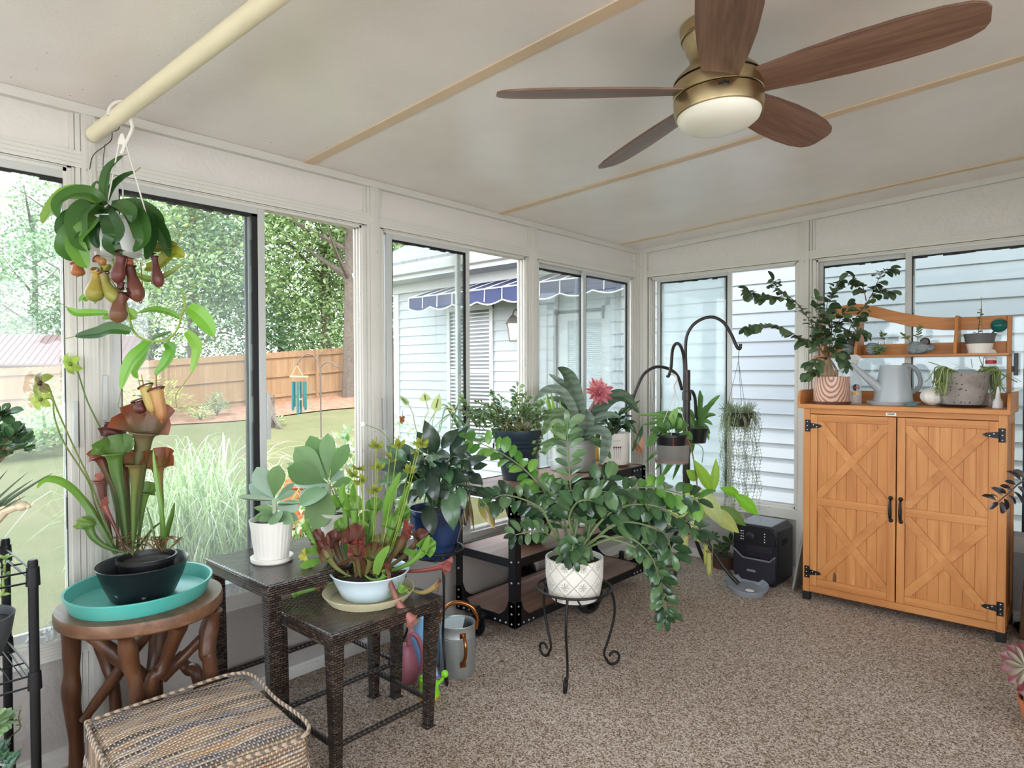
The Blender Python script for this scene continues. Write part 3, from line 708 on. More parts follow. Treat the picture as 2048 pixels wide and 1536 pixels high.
# ================================================================== shared object materials
def brushed(name,col,rough=.3,metal=1.0):
    n=N(name); v=n.co((1,1,60)); c=n.mix(n.noise(6,v,3),hexc(col),tuple(x*.8 for x in hexc(col)))
    return n.end(n.bsdf(c,rough,metal,None,.5))
M['brass']=brushed('brushed_champagne_brass','c4b18c',.28)
M['black_metal']=flat('black_metal','17171a',.45,.4,bump=.15)
M['black_plastic']=flat('black_plastic','141416',.4,bump=.08)
M['soil']=flat('potting_soil','2b211b',.95,var=.35,scale=60,bump=.9,bscale=90)
M['white_ceramic']=flat('white_ceramic','e6e2da',.3,var=.03)
M['white_plastic']=flat('white_plastic','dfe0df',.4,var=.03)
M['opal']=flat('opal_glass','e9e6d8',.35,var=.01)
M['leaf']=vcol('leaf_green',.38,.18,.5); M['leaf_gloss']=vcol('leaf_glossy',.26,.12,.6); M['leaf_thin']=vcol('leaf_thin',.45,.32,.35); M['succulent']=vcol('succulent_leaf',.5,.08,.35)
M['stem']=vcol('plant_stem',.6,0,.3)
M['pitcher']=vcol('pitcher_skin',.42,.12,.45)
G=lambda *h:[hexc(x) for x in h]
def vary(c,r,a=.15):
    g=r.uniform(1-a,1+a); return (min(1,c[0]*g*r.uniform(.95,1.05)),min(1,c[1]*g),min(1,c[2]*g*r.uniform(.92,1.08)))
def mul(c,k): return tuple(min(1,x*k) for x in c)
def pick(r,cols): return vary(r.choice(cols),r)
def depth(p): return (V(p)-CAM).dot(FW)
def pxr(px,p): return px/F*depth(p)              # metres spanned by so many pixels at p
# ------------------------------------------------------------------ ceiling fan
fc=V((1.79,-2.562,0)); fc.z=ceilz(fc.x)
fan=thing('ceiling_fan','flush ceiling fan with five dark wood blades and an opal light','ceiling fan',fc)
ax=V((SL,0,-1)).normalized(); tilt=V((0,0,-1)).rotation_difference(ax).to_matrix().to_4x4()
FM=Matrix.Translation(fc)@tilt
m=MB(); m.M=FM; m.lathe([(.098,0),(.101,-.002),(.101,-.034),(.099,-.036),(.099,-.039),(.094,-.041),(.083,-.075),(.078,-.084),(.078,-.087),(.075,-.10),(.080,-.118),(.1,-.137),(.122,-.158),(.128,-.170),(.1,-.171)],48); m.build('canopy',M['brass'],fan)
m=MB(); m.M=FM; m.lathe([(.1,-.168),(.122,-.168),(.122,-.178),(.1,-.178)],48); m.build('slot',M['black_metal'],fan)
m=MB(); m.M=FM; m.lathe([(.1,-.175),(.1285,-.177),(.130,-.180),(.130,-.214),(.128,-.216),(.1,-.216)],48); m.build('motor_housing',M['brass'],fan)
m=MB(); m.M=FM; m.lathe([(.1,-.219),(.128,-.219),(.130,-.222),(.1295,-.25),(.126,-.268),(.122,-.270),(.11,-.268)],48); lk=m.build('light_ring',M['brass'],fan)
m=MB(); m.M=FM; m.lathe([(.12,-.262),(.121,-.272),(.116,-.286),(.098,-.300),(.06,-.309),(0,-.312)],48); m.build('light_bowl',M['opal'],fan)
m=MB(); m.M=FM
for k,(a,w) in enumerate(((-1.02,.009),(-1.11,.003),(-.93,.003))): m.box(.129*math.cos(a)-w*.7,.129*math.cos(a)+w*.7,.129*math.sin(a)-w*.7,.129*math.sin(a)+w*.7,-.236,-.228)
m.build('receiver_window',M['black_plastic'],fan)
n=N('walnut_blade'); v=n.co(None,'Generated'); 
g1=n.noise(1.0,n.n('Mapping',{'Vector':n.co(),'Scale':(60,60,60)}).outputs[0],3)
M['blade']=wood('weathered_walnut',[hexc('4f382d'),hexc('755647'),hexc('957564')],grain=(3.0,46,46),rough=.42,bump=.15,ring=2.5)
R0,R1=.10,.66
prof=[(0,.052),(.08,.056),(.25,.068),(.45,.077),(.65,.079),(.82,.074),(.93,.062),(.98,.045),(1,.024)]
bl=MB(); top=[];
poly=[V((lerp(R0,R1,t),w,0)) for t,w in prof]+[V((lerp(R0,R1,t),-w*.97,0)) for t,w in reversed(prof)]
bl.prism(poly,(0,0,-.0035),(0,0,.0035))
blade=None
for k in range(5):
    a=math.radians(9.5+72*k)
    me=MB(); me.v=list(bl.v);me.f=list(bl.f);me.c=list(bl.c)
    o=me.build('fan_blade',M['blade'],None,bevel=.0015) if blade is None else blade.copy()
    if blade is None: blade=o
    else: COL.objects.link(o)
    o.parent=fan
    o.matrix_local=tilt@Matrix.Rotation(a,4,'Z')@Matrix.Translation((0,0,-.197))@Matrix.Rotation(math.radians(-16),4,'X')
# ------------------------------------------------------------------ hanging rod with wire
p0=V((.03,-3.702,2.193)); p1=aZ(535,4,2.235); d=(p1-p0); 
rod=thing('hanging_rod','cream wooden pole running from the left wall under the ceiling','rod',p0)
M['cream']=flat('cream_paint','e2d7b8',.5,var=.05,bump=.05)
m=MB(); m.tube([p0,p0+d*.002,p0+d*1.9,p0+d*1.92],[.022,.0255,.0255,.022],20); m.build('pole',M['cream'],rod)
m=MB(); m.ring(p0+V((.03,.018,.02)),.026,.004,20,6,'x'); m.box(-.0,.03,-3.70,-3.676,2.19,2.25); m.build('bracket',M['alum'],rod)
M['wire']=flat('dark_wire','4b463f',.4,.6)
m=MB()
q=aD(222,262,2.25); m.tube(spline([q+V((0,0,.05)),aD(224,275,2.24),aD(212,290,2.26),aD(187,310,2.27),aD(179,340,2.28),aD(171,395,2.29),aD(165,470,2.29)],5),.0016,5)
m.tube(spline([aD(210,289,2.26),aD(206,330,2.26),aD(207,400,2.26)],5),.0014,5)
m.ring(q+V((0,0,.028)),.028,.0016,18,5,'x')
tag(m.build('wire_hook',M['wire']),'thin dark wire looped over the cream pole by the post','wire')
# ------------------------------------------------------------------ potting cabinet
PW=[hexc('a06232'),hexc('c07f45'),hexc('d39a5e')]
M['pine_v']=wood('honey_pine_upright',PW,grain=(26,26,1.6),rough=.45,knots=.075)
M['pine_h']=wood('honey_pine_level',PW,grain=(1.6,26,26),rough=.45,knots=.075)
M['pine_d']=wood('honey_pine_brace',PW,grain=(9,26,9),rough=.45)
M['pine_y']=wood('honey_pine_side',PW,grain=(26,1.6,26),rough=.45)
cb=thing('potting_cabinet','honey pine potting cabinet with crossed doors and a shelf back','cabinet',(1.845,-.22,0))
X0,X1,YF,YK=1.362,2.328,-.41,-.035; ZT=1.137
for x in (X0,X1-.037):
    for y in (YF,YK-.037):
        leg=box(x,x+.037,y,y+.037,.048,ZT).build('leg',M['pine_v'],cb,bevel=.002)
        box(x-.002,x+.039,y-.002,y+.039,0,.05).build('foot_cap',M['black_plastic'],leg,bevel=.002)
for a_,b_ in ((1.106,ZT),(.05,.09)): box(X0+.037,X1-.037,YF+.003,YF+.02,a_,b_).build('front_rail',M['pine_h'],cb,bevel=.002)
for x in (X0+.01,X1-.02): box(x,x+.010,YF+.037,YK-.037,.07,ZT).build('side_panel',M['pine_v'],cb)
for x in (X1-.012,X0-.0):
    for a_,b_ in ((.07,.12),(1.08,ZT)): box(x,x+.014,YF+.037,YK-.037,a_,b_).build('side_rail',M['pine_y'],cb,bevel=.001)
box(X0+.01,X1-.01,YK-.012,YK-.002,.07,ZT).build('back_panel',M['pine_v'],cb); box(X0+.02,X1-.02,YF+.03,YK-.02,.08,.095).build('bottom_panel',M['pine_h'],cb)
box(1.335,2.342,-.435,-.02,ZT,1.163).build('worktop',M['pine_h'],cb,bevel=.003)
def door(xa,xb,hinge_left):
    z0,z1=.092,1.103; y0=YF-.002; st=.039
    m=MB(); w=(xb-xa-2*st)/7
    for k in range(7): m.box(xa+st+w*k+.0008,xa+st+w*(k+1)-.0008,y0+.010,y0+.019,z0+.02,z1-.02)
    m.box(xa+st,xb-st,y0+.013,y0+.020,z0+.02,z1-.02)
    dr=m.build('door',M['pine_v'],cb,bevel=.0015)
    for a in (xa,xb-st): box(a,a+st,y0,y0+.018,z0,z1).build('stile',M['pine_v'],dr,bevel=.002)
    zm=.593
    for a,b in ((z1-.042,z1),(z0,z0+.045),(zm-.022,zm+.022)): box(xa+st,xb-st,y0+.001,y0+.018,a,b).build('rail',M['pine_h'],dr,bevel=.002)
    for a,b in ((zm+.022,z1-.042),(z0+.045,zm-.022)):
        xl,xr=xa+st,xb-st; q=.036
        m=MB(); m.prism([V((xl,0,b)),V((xl,0,b-q)),V((xr-q*.8,0,a)),V((xr,0,a)),V((xr,0,a+q)),V((xl+q*.8,0,b))],(0,y0+.003,0),(0,y0+.0115,0)); m.build('brace',M['pine_d'],dr,bevel=.0015)
    for a,b in ((zm+.022,z1-.042),(z0+.045,zm-.022)):
        xl,xr=xa+st,xb-st; q=.036
        m=MB(); m.prism([V((xl,0,a)),V((xl+q*.8,0,a)),V((xr,0,b-q)),V((xr,0,b)),V((xr-q*.8,0,b)),V((xl,0,a+q))],(0,y0+.0045,0),(0,y0+.012,0)); m.build('brace',M['pine_d'],dr,bevel=.0015)
    hx=xb-.021 if hinge_left else xa+.021
    m=MB(); zc=.600
    m.tube(spline([(hx,y0,zc-.055),(hx,y0-.022,zc-.045),(hx,y0-.026,zc),(hx,y0-.022,zc+.045),(hx,y0,zc+.055)],5),[.004,.004,.005,.006,.0065,.0075,.008,.0085,.0085,.0085,.0085,.008,.0075,.007,.006,.006,.005,.005,.004,.004,.004][:21],10)
    m.sphere((hx,y0-.012,zc+.062),.0115,12,8); m.sphere((hx,y0-.002,zc-.062),.011,12,8,1,.5,1); m.build('handle',M['black_metal'],dr)
    for z in (1.035,.168):
        m=MB(); px=xa if hinge_left else xb; s=1 if hinge_left else -1
        m.box(min(px-s*.028,px-s*.004),max(px-s*.028,px-s*.004),y0-.004,y0+.001,z-.035,z+.035)
        m.prism([V((px-s*.004,0,z+.017)),V((px+s*.05,0,z+.010)),V((px+s*.066,0,z)),V((px+s*.05,0,z-.010)),V((px-s*.004,0,z-.017))],(0,y0-.0035,0),(0,y0+.001,0))
        m.tube([(px-s*.003,y0-.004,z-.034),(px-s*.003,y0-.004,z+.034)],.0035,8)
        h=m.build('hinge',M['black_metal'],dr,bevel=.0006)
        m=MB()
        for (u,ww) in ((-.016,.024),(-.016,0),(-.016,-.024),(.018,.006),(.036,-.004)): m.sphere((px+s*u,y0-.004,z+ww),.0035,8,5,1,.6,1)
        m.build('screw',M['alum'],dr)
    return dr
door(1.401,1.844,True); door(1.850,2.292,False)
m=MB(); m.box(1.795,1.845,YF-.0035,YF+.004,1.111,1.128); o=m.build('maker_plate',M['white_ceramic'],cb,bevel=.001)
M['ink']=flat('dark_print','2d4a44',.6)
m=MB(); 
for k in range(9): m.box(1.803+.004*k,1.8058+.004*k,YF-.0042,YF-.003,1.1165,1.1165+(.007 if k%3 else .009))
m.build('lettering',M['ink'],cb,smooth=False)
def bracket(xa,xb):
    pf=[V((0,-.435,1.157)),V((0,-.025,1.157)),V((0,-.025,1.245)),V((0,-.385,1.245)),V((0,-.41,1.238)),V((0,-.428,1.222)),V((0,-.435,1.20))]
    MB().prism(pf,(xa,0,0),(xb,0,0)).build('side_lip',M['pine_y'],cb,bevel=.003)
bracket(1.335,1.351); bracket(2.326,2.342)
box(1.351,2.326,-.04,-.022,1.157,1.235).build('back_lip',M['pine_h'],cb,bevel=.002)
box(1.352,1.372,-.062,-.022,1.157,1.722).build('back_post',M['pine_v'],cb,bevel=.002); box(2.292,2.312,-.062,-.022,1.157,1.652).build('back_post',M['pine_v'],cb,bevel=.002)
tp=[(1.35,1.722),(1.42,1.752),(1.50,1.768),(1.58,1.766),(1.68,1.738),(1.79,1.700),(1.90,1.672),(2.0,1.659),(2.08,1.655),(2.2,1.653),(2.312,1.655)]
m=MB(); m.prism([V((x,0,z)) for x,z in tp]+[V((x,0,z-.070)) for x,z in reversed(tp)],(0,-.040,0),(0,-.022,0)); m.build('arched_rail',M['pine_h'],cb,bevel=.002)
box(1.352,2.312,-.20,-.022,1.436,1.449).build('shelf',M['pine_h'],cb,bevel=.002)
box(1.372,2.292,-.040,-.024,1.449,1.516).build('shelf_rail',M['pine_h'],cb,bevel=.002)
for x in (1.575,2.068):
    pf=[V((0,-.19,1.449)),V((0,-.024,1.449)),V((0,-.024,1.66)),V((0,-.12,1.66)),V((0,-.135,1.652)),V((0,-.140,1.63)),V((0,-.15,1.55)),V((0,-.18,1.50))]
    MB().prism(pf,(x,0,0),(x+.016,0,0)).build('divider',M['pine_v'],cb,bevel=.002)
m=MB(); m.box(2.312,2.322,-.05,-.03,1.35,1.38); m.box(2.322,2.340,-.055,-.03,1.33,1.45); m.build('hook_clip',M['black_plastic'],cb,bevel=.002)
# ================================================================== things on the potting cabinet
WT=1.1635
def onY(px,Y,z): return V((aY(px,790,Y).x,Y,z))
def sprig(L,S,pts,r0,r1,n,ln,wd,cols,r,start=.15,droop=.5,prof='oval',pair=False,c_st=None,up=V((0,0,1)),spread=1.0,bow=.12,end=True,thick=0,flatten=None):
    """stem along pts with n leaves set alternately (or in pairs)"""
    P=spline(pts,6); m=len(P)
    S.tube(P,[lerp(r0,r1,i/(m-1)) for i in range(m)],6,cols=[c_st or hexc('5d5a3c')]*m)
    k=0
    for i in range(n):
        t=lerp(start,.98,i/max(1,n-1)) ; f=t*(m-1); j=min(int(f),m-2); p=P[j].lerp(P[j+1],f-j); d=(P[j+1]-P[j]).normalized()
        sd,u=frame(d,up)
        for s in ((1,-1) if pair else ((1 if i%2 else -1),)):
            a=r.uniform(-.5,.5); o=(sd*math.cos(a)+u*math.sin(a))*s*spread
            dv=(o+d*r.uniform(.25,.7)+V((0,0,-droop*r.uniform(.5,1.3)))).normalized()
            l=ln*r.uniform(.75,1.15); q=p+dv*l
            if flatten: q=q-FW*((q-p).dot(FW)*flatten)
            st=p+dv*l*.1
            nrm=(V((0,0,1))*.6-FW*.6+V((r.uniform(-.4,.4),r.uniform(-.4,.4),r.uniform(-.2,.4))))
            c=pick(r,cols); L.leaf(st,q,wd*l/ln*r.uniform(.85,1.1),nrm,bow,.1,6,prof,c,c,mid=mul(c,1.25),thick=thick)
    if end:
        d=(P[-1]-P[-2]).normalized(); c=pick(r,cols); L.leaf(P[-1],P[-1]+(d+V((0,0,-droop*.3))).normalized()*ln*.8,wd*.7,V((0,0,1))-FW,bow,.1,6,prof,c,c)
def potted(name,label,cat,base,prof,mat,n=36,soil=None,group=None,sx=1,sy=1,rot=0,cols=None):
    root=thing(name,label,cat,base,0,group)
    m=MB(); m.M=Matrix.Translation(base)@Matrix.Rotation(rot,4,'Z'); m.lathe(prof,n,(0,0,0),sx,sy,cols); m.build('pot',mat,root)
    if soil:
        m=MB(); m.M=Matrix.Translation(base)@Matrix.Rotation(rot,4,'Z'); m.lathe([(soil[0],soil[1]),(soil[0]*.6,soil[1]+.006),(0,soil[1]+.008)],n,(0,0,0),sx,sy); m.build('soil',M['soil'],root)
    return root
def saucer(name,label,base,r,h,mat,cat='saucer',lip=.006,sx=1,sy=1,rot=0):
    m=MB(); m.M=Matrix.Translation(base)@Matrix.Rotation(rot,4,'Z'); m.lathe([(0,0),(r*.86,0),(r-.004,h*.8),(r,h),(r-.004,h+.001),(r*.86-.004,.004),(0,.004)],40,(0,0,0),sx,sy)
    return tag(m.build(name,mat),label,cat)
def px_at(px,p):  # world x-shift helper along the picture for a point p
    return RT*pxr(px,p)
# ---- ficus in the wood grain pot
b=onY(1663,-.345,WT); R=pxr(33,b)
n=N('wood_grain_glaze'); v=n.co(); w=n.n('TexWave',{'Vector':n.n('Mapping',{'Vector':v,'Location':(-.03,.12,-.09),'Scale':(1,1,.55)}).outputs[0],'Scale':20.0,'Distortion':3.0,'Detail':2.0,'Detail Scale':1.0},wave_type='RINGS',rings_direction='SPHERICAL').outputs[0]
M['woodgrain_pot']=n.end(n.bsdf(n.ramp(w,[(.0,hexc('8f6350')),(.35,hexc('c69c86')),(.8,hexc('d9b7a4'))]),.35))
M['smoke_plastic']=flat('brown_clear_saucer','6f4a40',.2)
saucer('plant_saucer','brownish clear saucer under the wood grain ficus pot',b,R*1.15,.016,M['smoke_plastic'])
b=b+V((0,0,.005)); H=pxr(53,b)
fic=potted('ficus_bonsai','ginseng ficus with wide leafy branches in a wood grain pot','plant',b,[(0,0),(R*.96,0),(R,.01),(R,H),(R-.008,H),(R-.009,H-.03),(0,H-.03)],M['woodgrain_pot'],40,(R-.009,H-.022))
dp=depth(b); c1=lambda x,y,o=0: aD(1470+x/3.543,520+y/3.543,dp+o)
r=random.Random(11); S=MB(); T_=MB(); L=MB(); bk=hexc('a58a70')
for (x0,y0,x1,y1,w0,w1,o) in ((640,832,655,700,13,9,-.01),(615,828,648,715,10,8,.0),(690,832,668,715,11,8,0),(715,828,672,700,9,7,.01),(665,835,660,700,12,10,-.015)):
    T_.tube(spline([c1(x0,y0,o),c1(lerp(x0,x1,.4)+(x0-660)*.35,lerp(y0,y1,.4),o),c1(x1,y1,0),c1(660,660,0)],4),[pxr(q/3.5,b) for q in [w0,w0*1.2,w0*1.4,w0*1.3,w1*1.2,w1*1.1,w1,w1*.9,w1*.8,w1*.8,w1*.7,w1*.6,w1*.55]],9,cols=[bk]*13)
T_.build('trunk',M['stem'],fic)
fg=[(.045,.085,.035),(.065,.115,.05),(.03,.06,.026),(.10,.16,.075),(.13,.19,.10)]
def fb(pts,n,o=0,r0=.0035,start=.2,ln=.086): sprig(L,S,[c1(x,y,o+q) for x,y,q in pts],r0,.0012,int(n*2.6),ln,.047,fg,r,start,.55,'oval',c_st=hexc('6d5a48'),flatten=.35)
fb([(655,690,0),(610,640,0),(545,460,-.02),(430,300,-.03),(300,195,-.02),(272,150,-.02)],17)
fb([(430,300,-.03),(300,262,-.05),(165,240,-.06),(100,215,-.06)],8,start=.3)
fb([(640,680,0),(570,590,-.03),(460,550,-.06),(330,480,-.08),(160,457,-.08),(95,480,-.08)],13)
fb([(670,690,0),(760,580,.02),(850,420,.03),(950,280,.03),(1040,95,.02),(1100,62,.02)],17)
fb([(930,290,.03),(905,190,.04),(850,130,.05)],6,start=.4)
fb([(950,270,.03),(1030,215,.0),(1100,225,0)],5)
fb([(660,680,0),(685,470,-.02),(650,330,.0),(705,200,.02),(740,150,.02)],14)
fb([(660,680,0),(620,520,.04),(600,400,.05),(580,280,.06)],9,.02)
fb([(650,690,0),(575,700,-.05),(545,770,-.07),(520,800,-.07)],6)
fb([(675,690,0),(780,580,-.04),(860,500,-.05),(905,520,-.05)],9,-.02)
fb([(660,690,0),(700,560,-.07),(740,430,-.08),(800,330,-.06)],11)
fb([(660,690,0),(640,560,-.09),(600,470,-.1),(640,400,-.1)],9)
fb([(670,690,0),(730,650,-.05),(760,700,-.06),(770,730,-.06)],5)
S.build('branches',M['stem'],fic); L.build('leaves',M['leaf'],fic)
# ---- clear spray bottle
n=N('clear_plastic'); M['clear']=n.end(n.n('MixShader',{0:.25,1:n.n('BsdfTransparent',{'Color':(.93,.95,.95)}).outputs[0],2:n.bsdf((.9,.92,.93),.12)}).outputs[0])
M['yellow']=flat('yellow_label','d9a92c',.5); M['black_label']=flat('black_label','1d1c1c',.5); M['red']=flat('red_plastic','b3242c',.4)
b=onY(1706,-.23,WT); w=pxr(16,b)
sb=thing('spray_bottle','clear spray bottle with a round black label behind the ficus pot','bottle',b)
m=MB(); m.lathe([(0,0),(w,0),(w,.125),(w*.8,.155),(w*.42,.215),(w*.42,.235),(0,.235)],24,b,1,.7); m.build('bottle',M['clear'],sb)
m=MB(); m.lathe([(w*.5,.23),(w*.55,.245),(w*.5,.257),(0,.257)],20,b); k=RT*w; z=V((0,0,1))
m.prism([b+z*.255-k*.9,b+z*.25+k*.6,b+z*.275+k*.9,b+z*.29+k*.3,b+z*.288-k*.6,b+z*.272-k*1.5],-FW*.014,FW*.014); m.build('spray_head',M['white_plastic'],sb,bevel=.003)
m=MB(); cc=b-FW*(w*.72+.002); m.prism([cc+RT*(.021*math.cos(a*.393))+z*(.095+.021*math.sin(a*.393)) for a in range(16)],-FW*.001,FW*.001); m.build('round_label',M['black_label'],sb,smooth=False)
m=MB(); cc2=cc-FW*.0015
m.prism([cc2-RT*.017+z*.091,cc2+RT*.017+z*.091,cc2+RT*.017+z*.099,cc2-RT*.017+z*.099],-FW*.0008,FW*.0002); m.build('label_band',M['red'],sb,smooth=False)
m=MB(); m.prism([cc-RT*.022+z*.052,cc+RT*.022+z*.052,cc+RT*.022+z*.066,cc-RT*.022+z*.066],-FW*.001,FW*.001); m.build('label_stripe',M['yellow'],sb,smooth=False)
m=MB(); bb=onY(1680,-.16,WT); m.lathe([(0,0),(.022,0),(.022,.135),(.014,.15),(.014,.162),(0,.162)],20,bb); tag(m.build('yellow_bottle',M['yellow']),'yellow capped bottle mostly hidden behind the ficus trunk','bottle')
# ---- grey watering can on its saucer
M['grey_enamel']=flat('grey_enamel','a9b0b4',.35,var=.03)
b=onY(1786,-.225,WT); saucer('plant_saucer','pale grey saucer under the grey watering can',b,pxr(48,b),.018,flat('pale_grey_plastic','c3c9cd',.35))
b=b+V((0,0,.005)); wc=thing('watering_can','grey watering can with a long spout standing on a saucer','watering can',b)
r0,r1=pxr(36,b),pxr(23.5,b); H=pxr(77,b)
m=MB(); m.lathe([(0,0),(r0,0),(r0,.006),(r1,H),(r1-.003,H),(r0-.004,.008),(0,.008)],40,b); m.build('body',M['grey_enamel'],wc)
t=lambda x,y,o=0: aD(x,y,depth(b)+o)
m=MB(); m.tube([t(1762,779),t(1745,765),t(1722,745),t(1703,727)],[pxr(11,b),pxr(8,b),pxr(5.5,b),pxr(3.5,b)],14); m.build('spout',M['grey_enamel'],wc)
m=MB(); m.tube(spline([t(1806,730),t(1822,732),t(1834,742),t(1841,760),t(1838,774),t(1828,783),t(1816,788)],5),pxr(4.2,b),10); m.build('handle',M['grey_enamel'],wc)
M['dark_green']=flat('dark_green_plastic','1f4a48',.3)
b=onY(1823,-.375,WT); m=MB(); m.M=Matrix.Translation(b)@Matrix.Rotation(.2,4,'Z'); m.box(-.025,.025,-.0,.03,0,.024); m.box(-.017,.02,-.002,.001,.008,.019)
tag(m.build('plant_meter',M['dark_green'],bevel=.003),'small dark green box in front of the grey watering can','box')
# ---- white pumpkin
b=onY(1866,-.22,WT); pr=pxr(23,b); m=MB(); vs=[];fs=[];nn,mm=48,12
for i in range(mm+1):
    th=pi*i/mm
    for k in range(nn):
        a=2*pi*k/nn; rr_=pr*math.sin(th)*(1-.07*abs(math.sin(a*4.5)))+.0005; vs.append((b.x+rr_*math.cos(a),b.y+rr_*math.sin(a),b.z+pr*.82*(1-math.cos(th)*(1-.12*math.sin(th)))))
for i in range(mm):
    for k in range(nn): fs.append((i*nn+k,i*nn+(k+1)%nn,(i+1)*nn+(k+1)%nn,(i+1)*nn+k))
m.add(vs,fs); pk=m.build('ceramic_pumpkin',M['white_ceramic']); tag(pk,'white ceramic pumpkin tucked behind the trailing cactus','ornament')
m=MB(); m.tube([(b.x,b.y,b.z+pr*1.55),(b.x+.004,b.y,b.z+pr*1.9),(b.x+.012,b.y,b.z+pr*2.05)],[.007,.005,.005],8); 
# ---- concrete pot with trailing cactus
n=N('pitted_concrete'); v=n.co(); h=n.n('TexVoronoi',{'Vector':v,'Scale':55.0}).outputs[0]
pit=n.math('MULTIPLY',n.math('LESS_THAN',h,.22),n.math('GREATER_THAN',n.noise(30,v,2),.5))
M['concrete']=n.end(n.bsdf(n.mix(pit,n.ramp(n.noise(12,v,4),[(.3,hexc('7d7671')),(.7,hexc('a39b95'))]),hexc('3b3330')),.85,0,n.bump(n.math('SUBTRACT',n.noise(70,v,3),pit),.6,.004)))
b=onY(1924,-.235,WT); saucer('plant_saucer','dark brown saucer under the concrete cactus pot',b,pxr(43,b),.014,flat('dark_brown_plastic','3a2624',.3))
b=b+V((0,0,.005)); r0,r1=pxr(34,b),pxr(45,b); H=pxr(67,b)
cp=potted('trailing_cactus','trailing stick cactus spilling over a pitted concrete pot','plant',b,[(0,0),(r0*.95,0),(r0,.01),(lerp(r0,r1,.7),H*.5),(r1,H),(r1-.009,H),(r0,.03),(0,.03)],M['concrete'],40,(r1-.012,H-.018))
r=random.Random(5); C_=MB(); dp=depth(b)
cc=G('7d8c4f','8b9a5c','6c7c45','94a36b')
def stick(pts,w=.0036):
    P=spline(pts,5); c=pick(r,cc); C_.tube(P,[w*(1-.35*i/len(P)) for i in range(len(P))],7,cols=[mul(c,lerp(1,1.1,i/len(P))) for i in range(len(P))])
top=V((b.x,b.y,b.z+H))
for k in range(64):
    left=k<36; s=-1 if left else 1
    a0=r.uniform(-.4,1.0); rad=r1*r.uniform(.35,.75); p=top+RT*(s*rad)-FW*(r1*r.uniform(-.5,.7))+V((0,0,-.015))
    e=top+RT*(s*r1*r.uniform(.95,1.12))-FW*(r1*r.uniform(-.2,.75))
    out=RT*s*r.uniform(.1,.6)-FW*r.uniform(-.3,.6); ln=r.uniform(.05,.15 if not left else .13)
    q1=e+V((0,0,r.uniform(.004,.03))); q2=e+out*.035+V((0,0,-ln*.45)); q3=e+out*r.uniform(.03,.07)+V((r.uniform(-.015,.015),0,max(-H+.012,-ln)))
    stick([p,q1,q2,q3],r.uniform(.0026,.0045))
    if r.random()<.6:
        q4=q3+V((r.uniform(-.03,.03),r.uniform(-.02,.01),r.uniform(-.02,.015))); q4.z=max(q4.z,WT+.008); stick([q3,q3.lerp(q4,.5)+V((0,0,.004)),q4],.0024)
t=lambda x,y,o=0: aD(x,y,dp+o)
stick([t(1960,733),t(1985,738,-.03),t(2010,752,-.04),t(2034,764,-.04)],.0045); stick([t(2010,752,-.04),t(2017,745,-.04),t(2020,740,-.04)],.003); stick([t(2010,752,-.04),t(2004,760,-.05),t(1998,767,-.05)],.003)
stick([t(1890,735),t(1870,728),t(1857,724)],.003); stick([t(1945,735),t(1943,724),t(1942,718)],.002); stick([t(1965,732),t(1961,722),t(1958,712)],.002); stick([t(1966,732),t(1967,722),t(1966,713)],.002)
C_.build('stems',M['succulent'],cp)
# ---- second spray bottle and small nozzle bottle at the right end
b=onY(1981,-.12,WT); w=pxr(15,b); s2=thing('spray_bottle','white headed spray bottle with a red collar behind the concrete pot','bottle',b); zt=aD(1979,699,depth(b)).z-b.z
m=MB(); m.lathe([(0,0),(w,0),(w,zt*.5),(w*.6,zt*.72),(w*.55,zt*.75),(0,zt*.75)],20,b); m.build('bottle',M['clear'],s2)
m=MB(); m.lathe([(w*.6,zt*.75),(w*.62,zt*.76),(w*.62,zt*.80),(w*.6,zt*.81)],20,b); m.build('collar',M['red'],s2)
m=MB(); m.lathe([(w*.6,zt*.81),(w*.6,zt*.85),(0,zt*.85)],16,b); k=RT*w; z=V((0,0,zt)); m.prism([b+z*.84-k*.7,b+z*.84+k*.6,b+z*.92+k*.75,b+z*1.0+k*.3,b+z*1.0-k*.5,b+z*.93-k*.8],-FW*.012,FW*.012); m.build('spray_head',M['white_plastic'],s2,bevel=.003)
b=onY(1996,-.27,WT); m=MB(); m.lathe([(0,0),(.024,0),(.022,.035),(.012,.05),(.008,.085),(.003,.11),(0,.112)],18,b); tag(m.build('nozzle_bottle',M['white_plastic']),'small white bottle with a pointed nozzle at the right cabinet end','bottle')
# ---- planters on the cabinet shelf
SH=1.449
n=N('weathered_log_glaze'); v=n.co((40,40,120)); M['log']=n.end(n.bsdf(n.ramp(n.noise(1.2,v,5,.7),[(.3,hexc('3a4448')),(.5,hexc('7d8a8e')),(.72,hexc('b7c0c0'))]),.6,0,n.bump(n.noise(1.5,v,4),.8,.004)))
M['snail']=flat('dark_snail_shell','4a423e',.4,var=.3,scale=60)
def logplanter(x,label,wl,wr,snail,cat='planter',y=-.125):
    b=V((x,y,SH)); root=thing('log_planter',label,cat,b)
    m=MB(); P=[];
    for i in range(11):
        t=i/10; P.append(V((x+lerp(wl,wr,t),y,SH+.036)))
    m.tube(P,[.03,.038,.040,.039,.038,.035,.03,.026,.022,.018,.012],14); 
    m.v=[(a,bb,max(c,SH+.0005)) for a,bb,c in m.v]; m.build('body',M['log'],root)
    if snail:
        m=MB(); m.lathe([(0,-.010),(.017,-.011),(.026,0),(.017,.011),(0,.010)],20,(0,0,0)); m.M=None
        m.v=[(x+snail+px_,y-.005+pz,SH+.07+py_) for px_,py_,pz in m.v]; m.tube(spline([(x+snail-.03,y-.004,SH+.056),(x+snail,y-.004,SH+.05),(x+snail+.03,y-.004,SH+.056)],3),.006,7); m.build('snail',M['snail'],root)
    return root
sg=G('6d8a4c','84a05e','5b7640','9ab273')
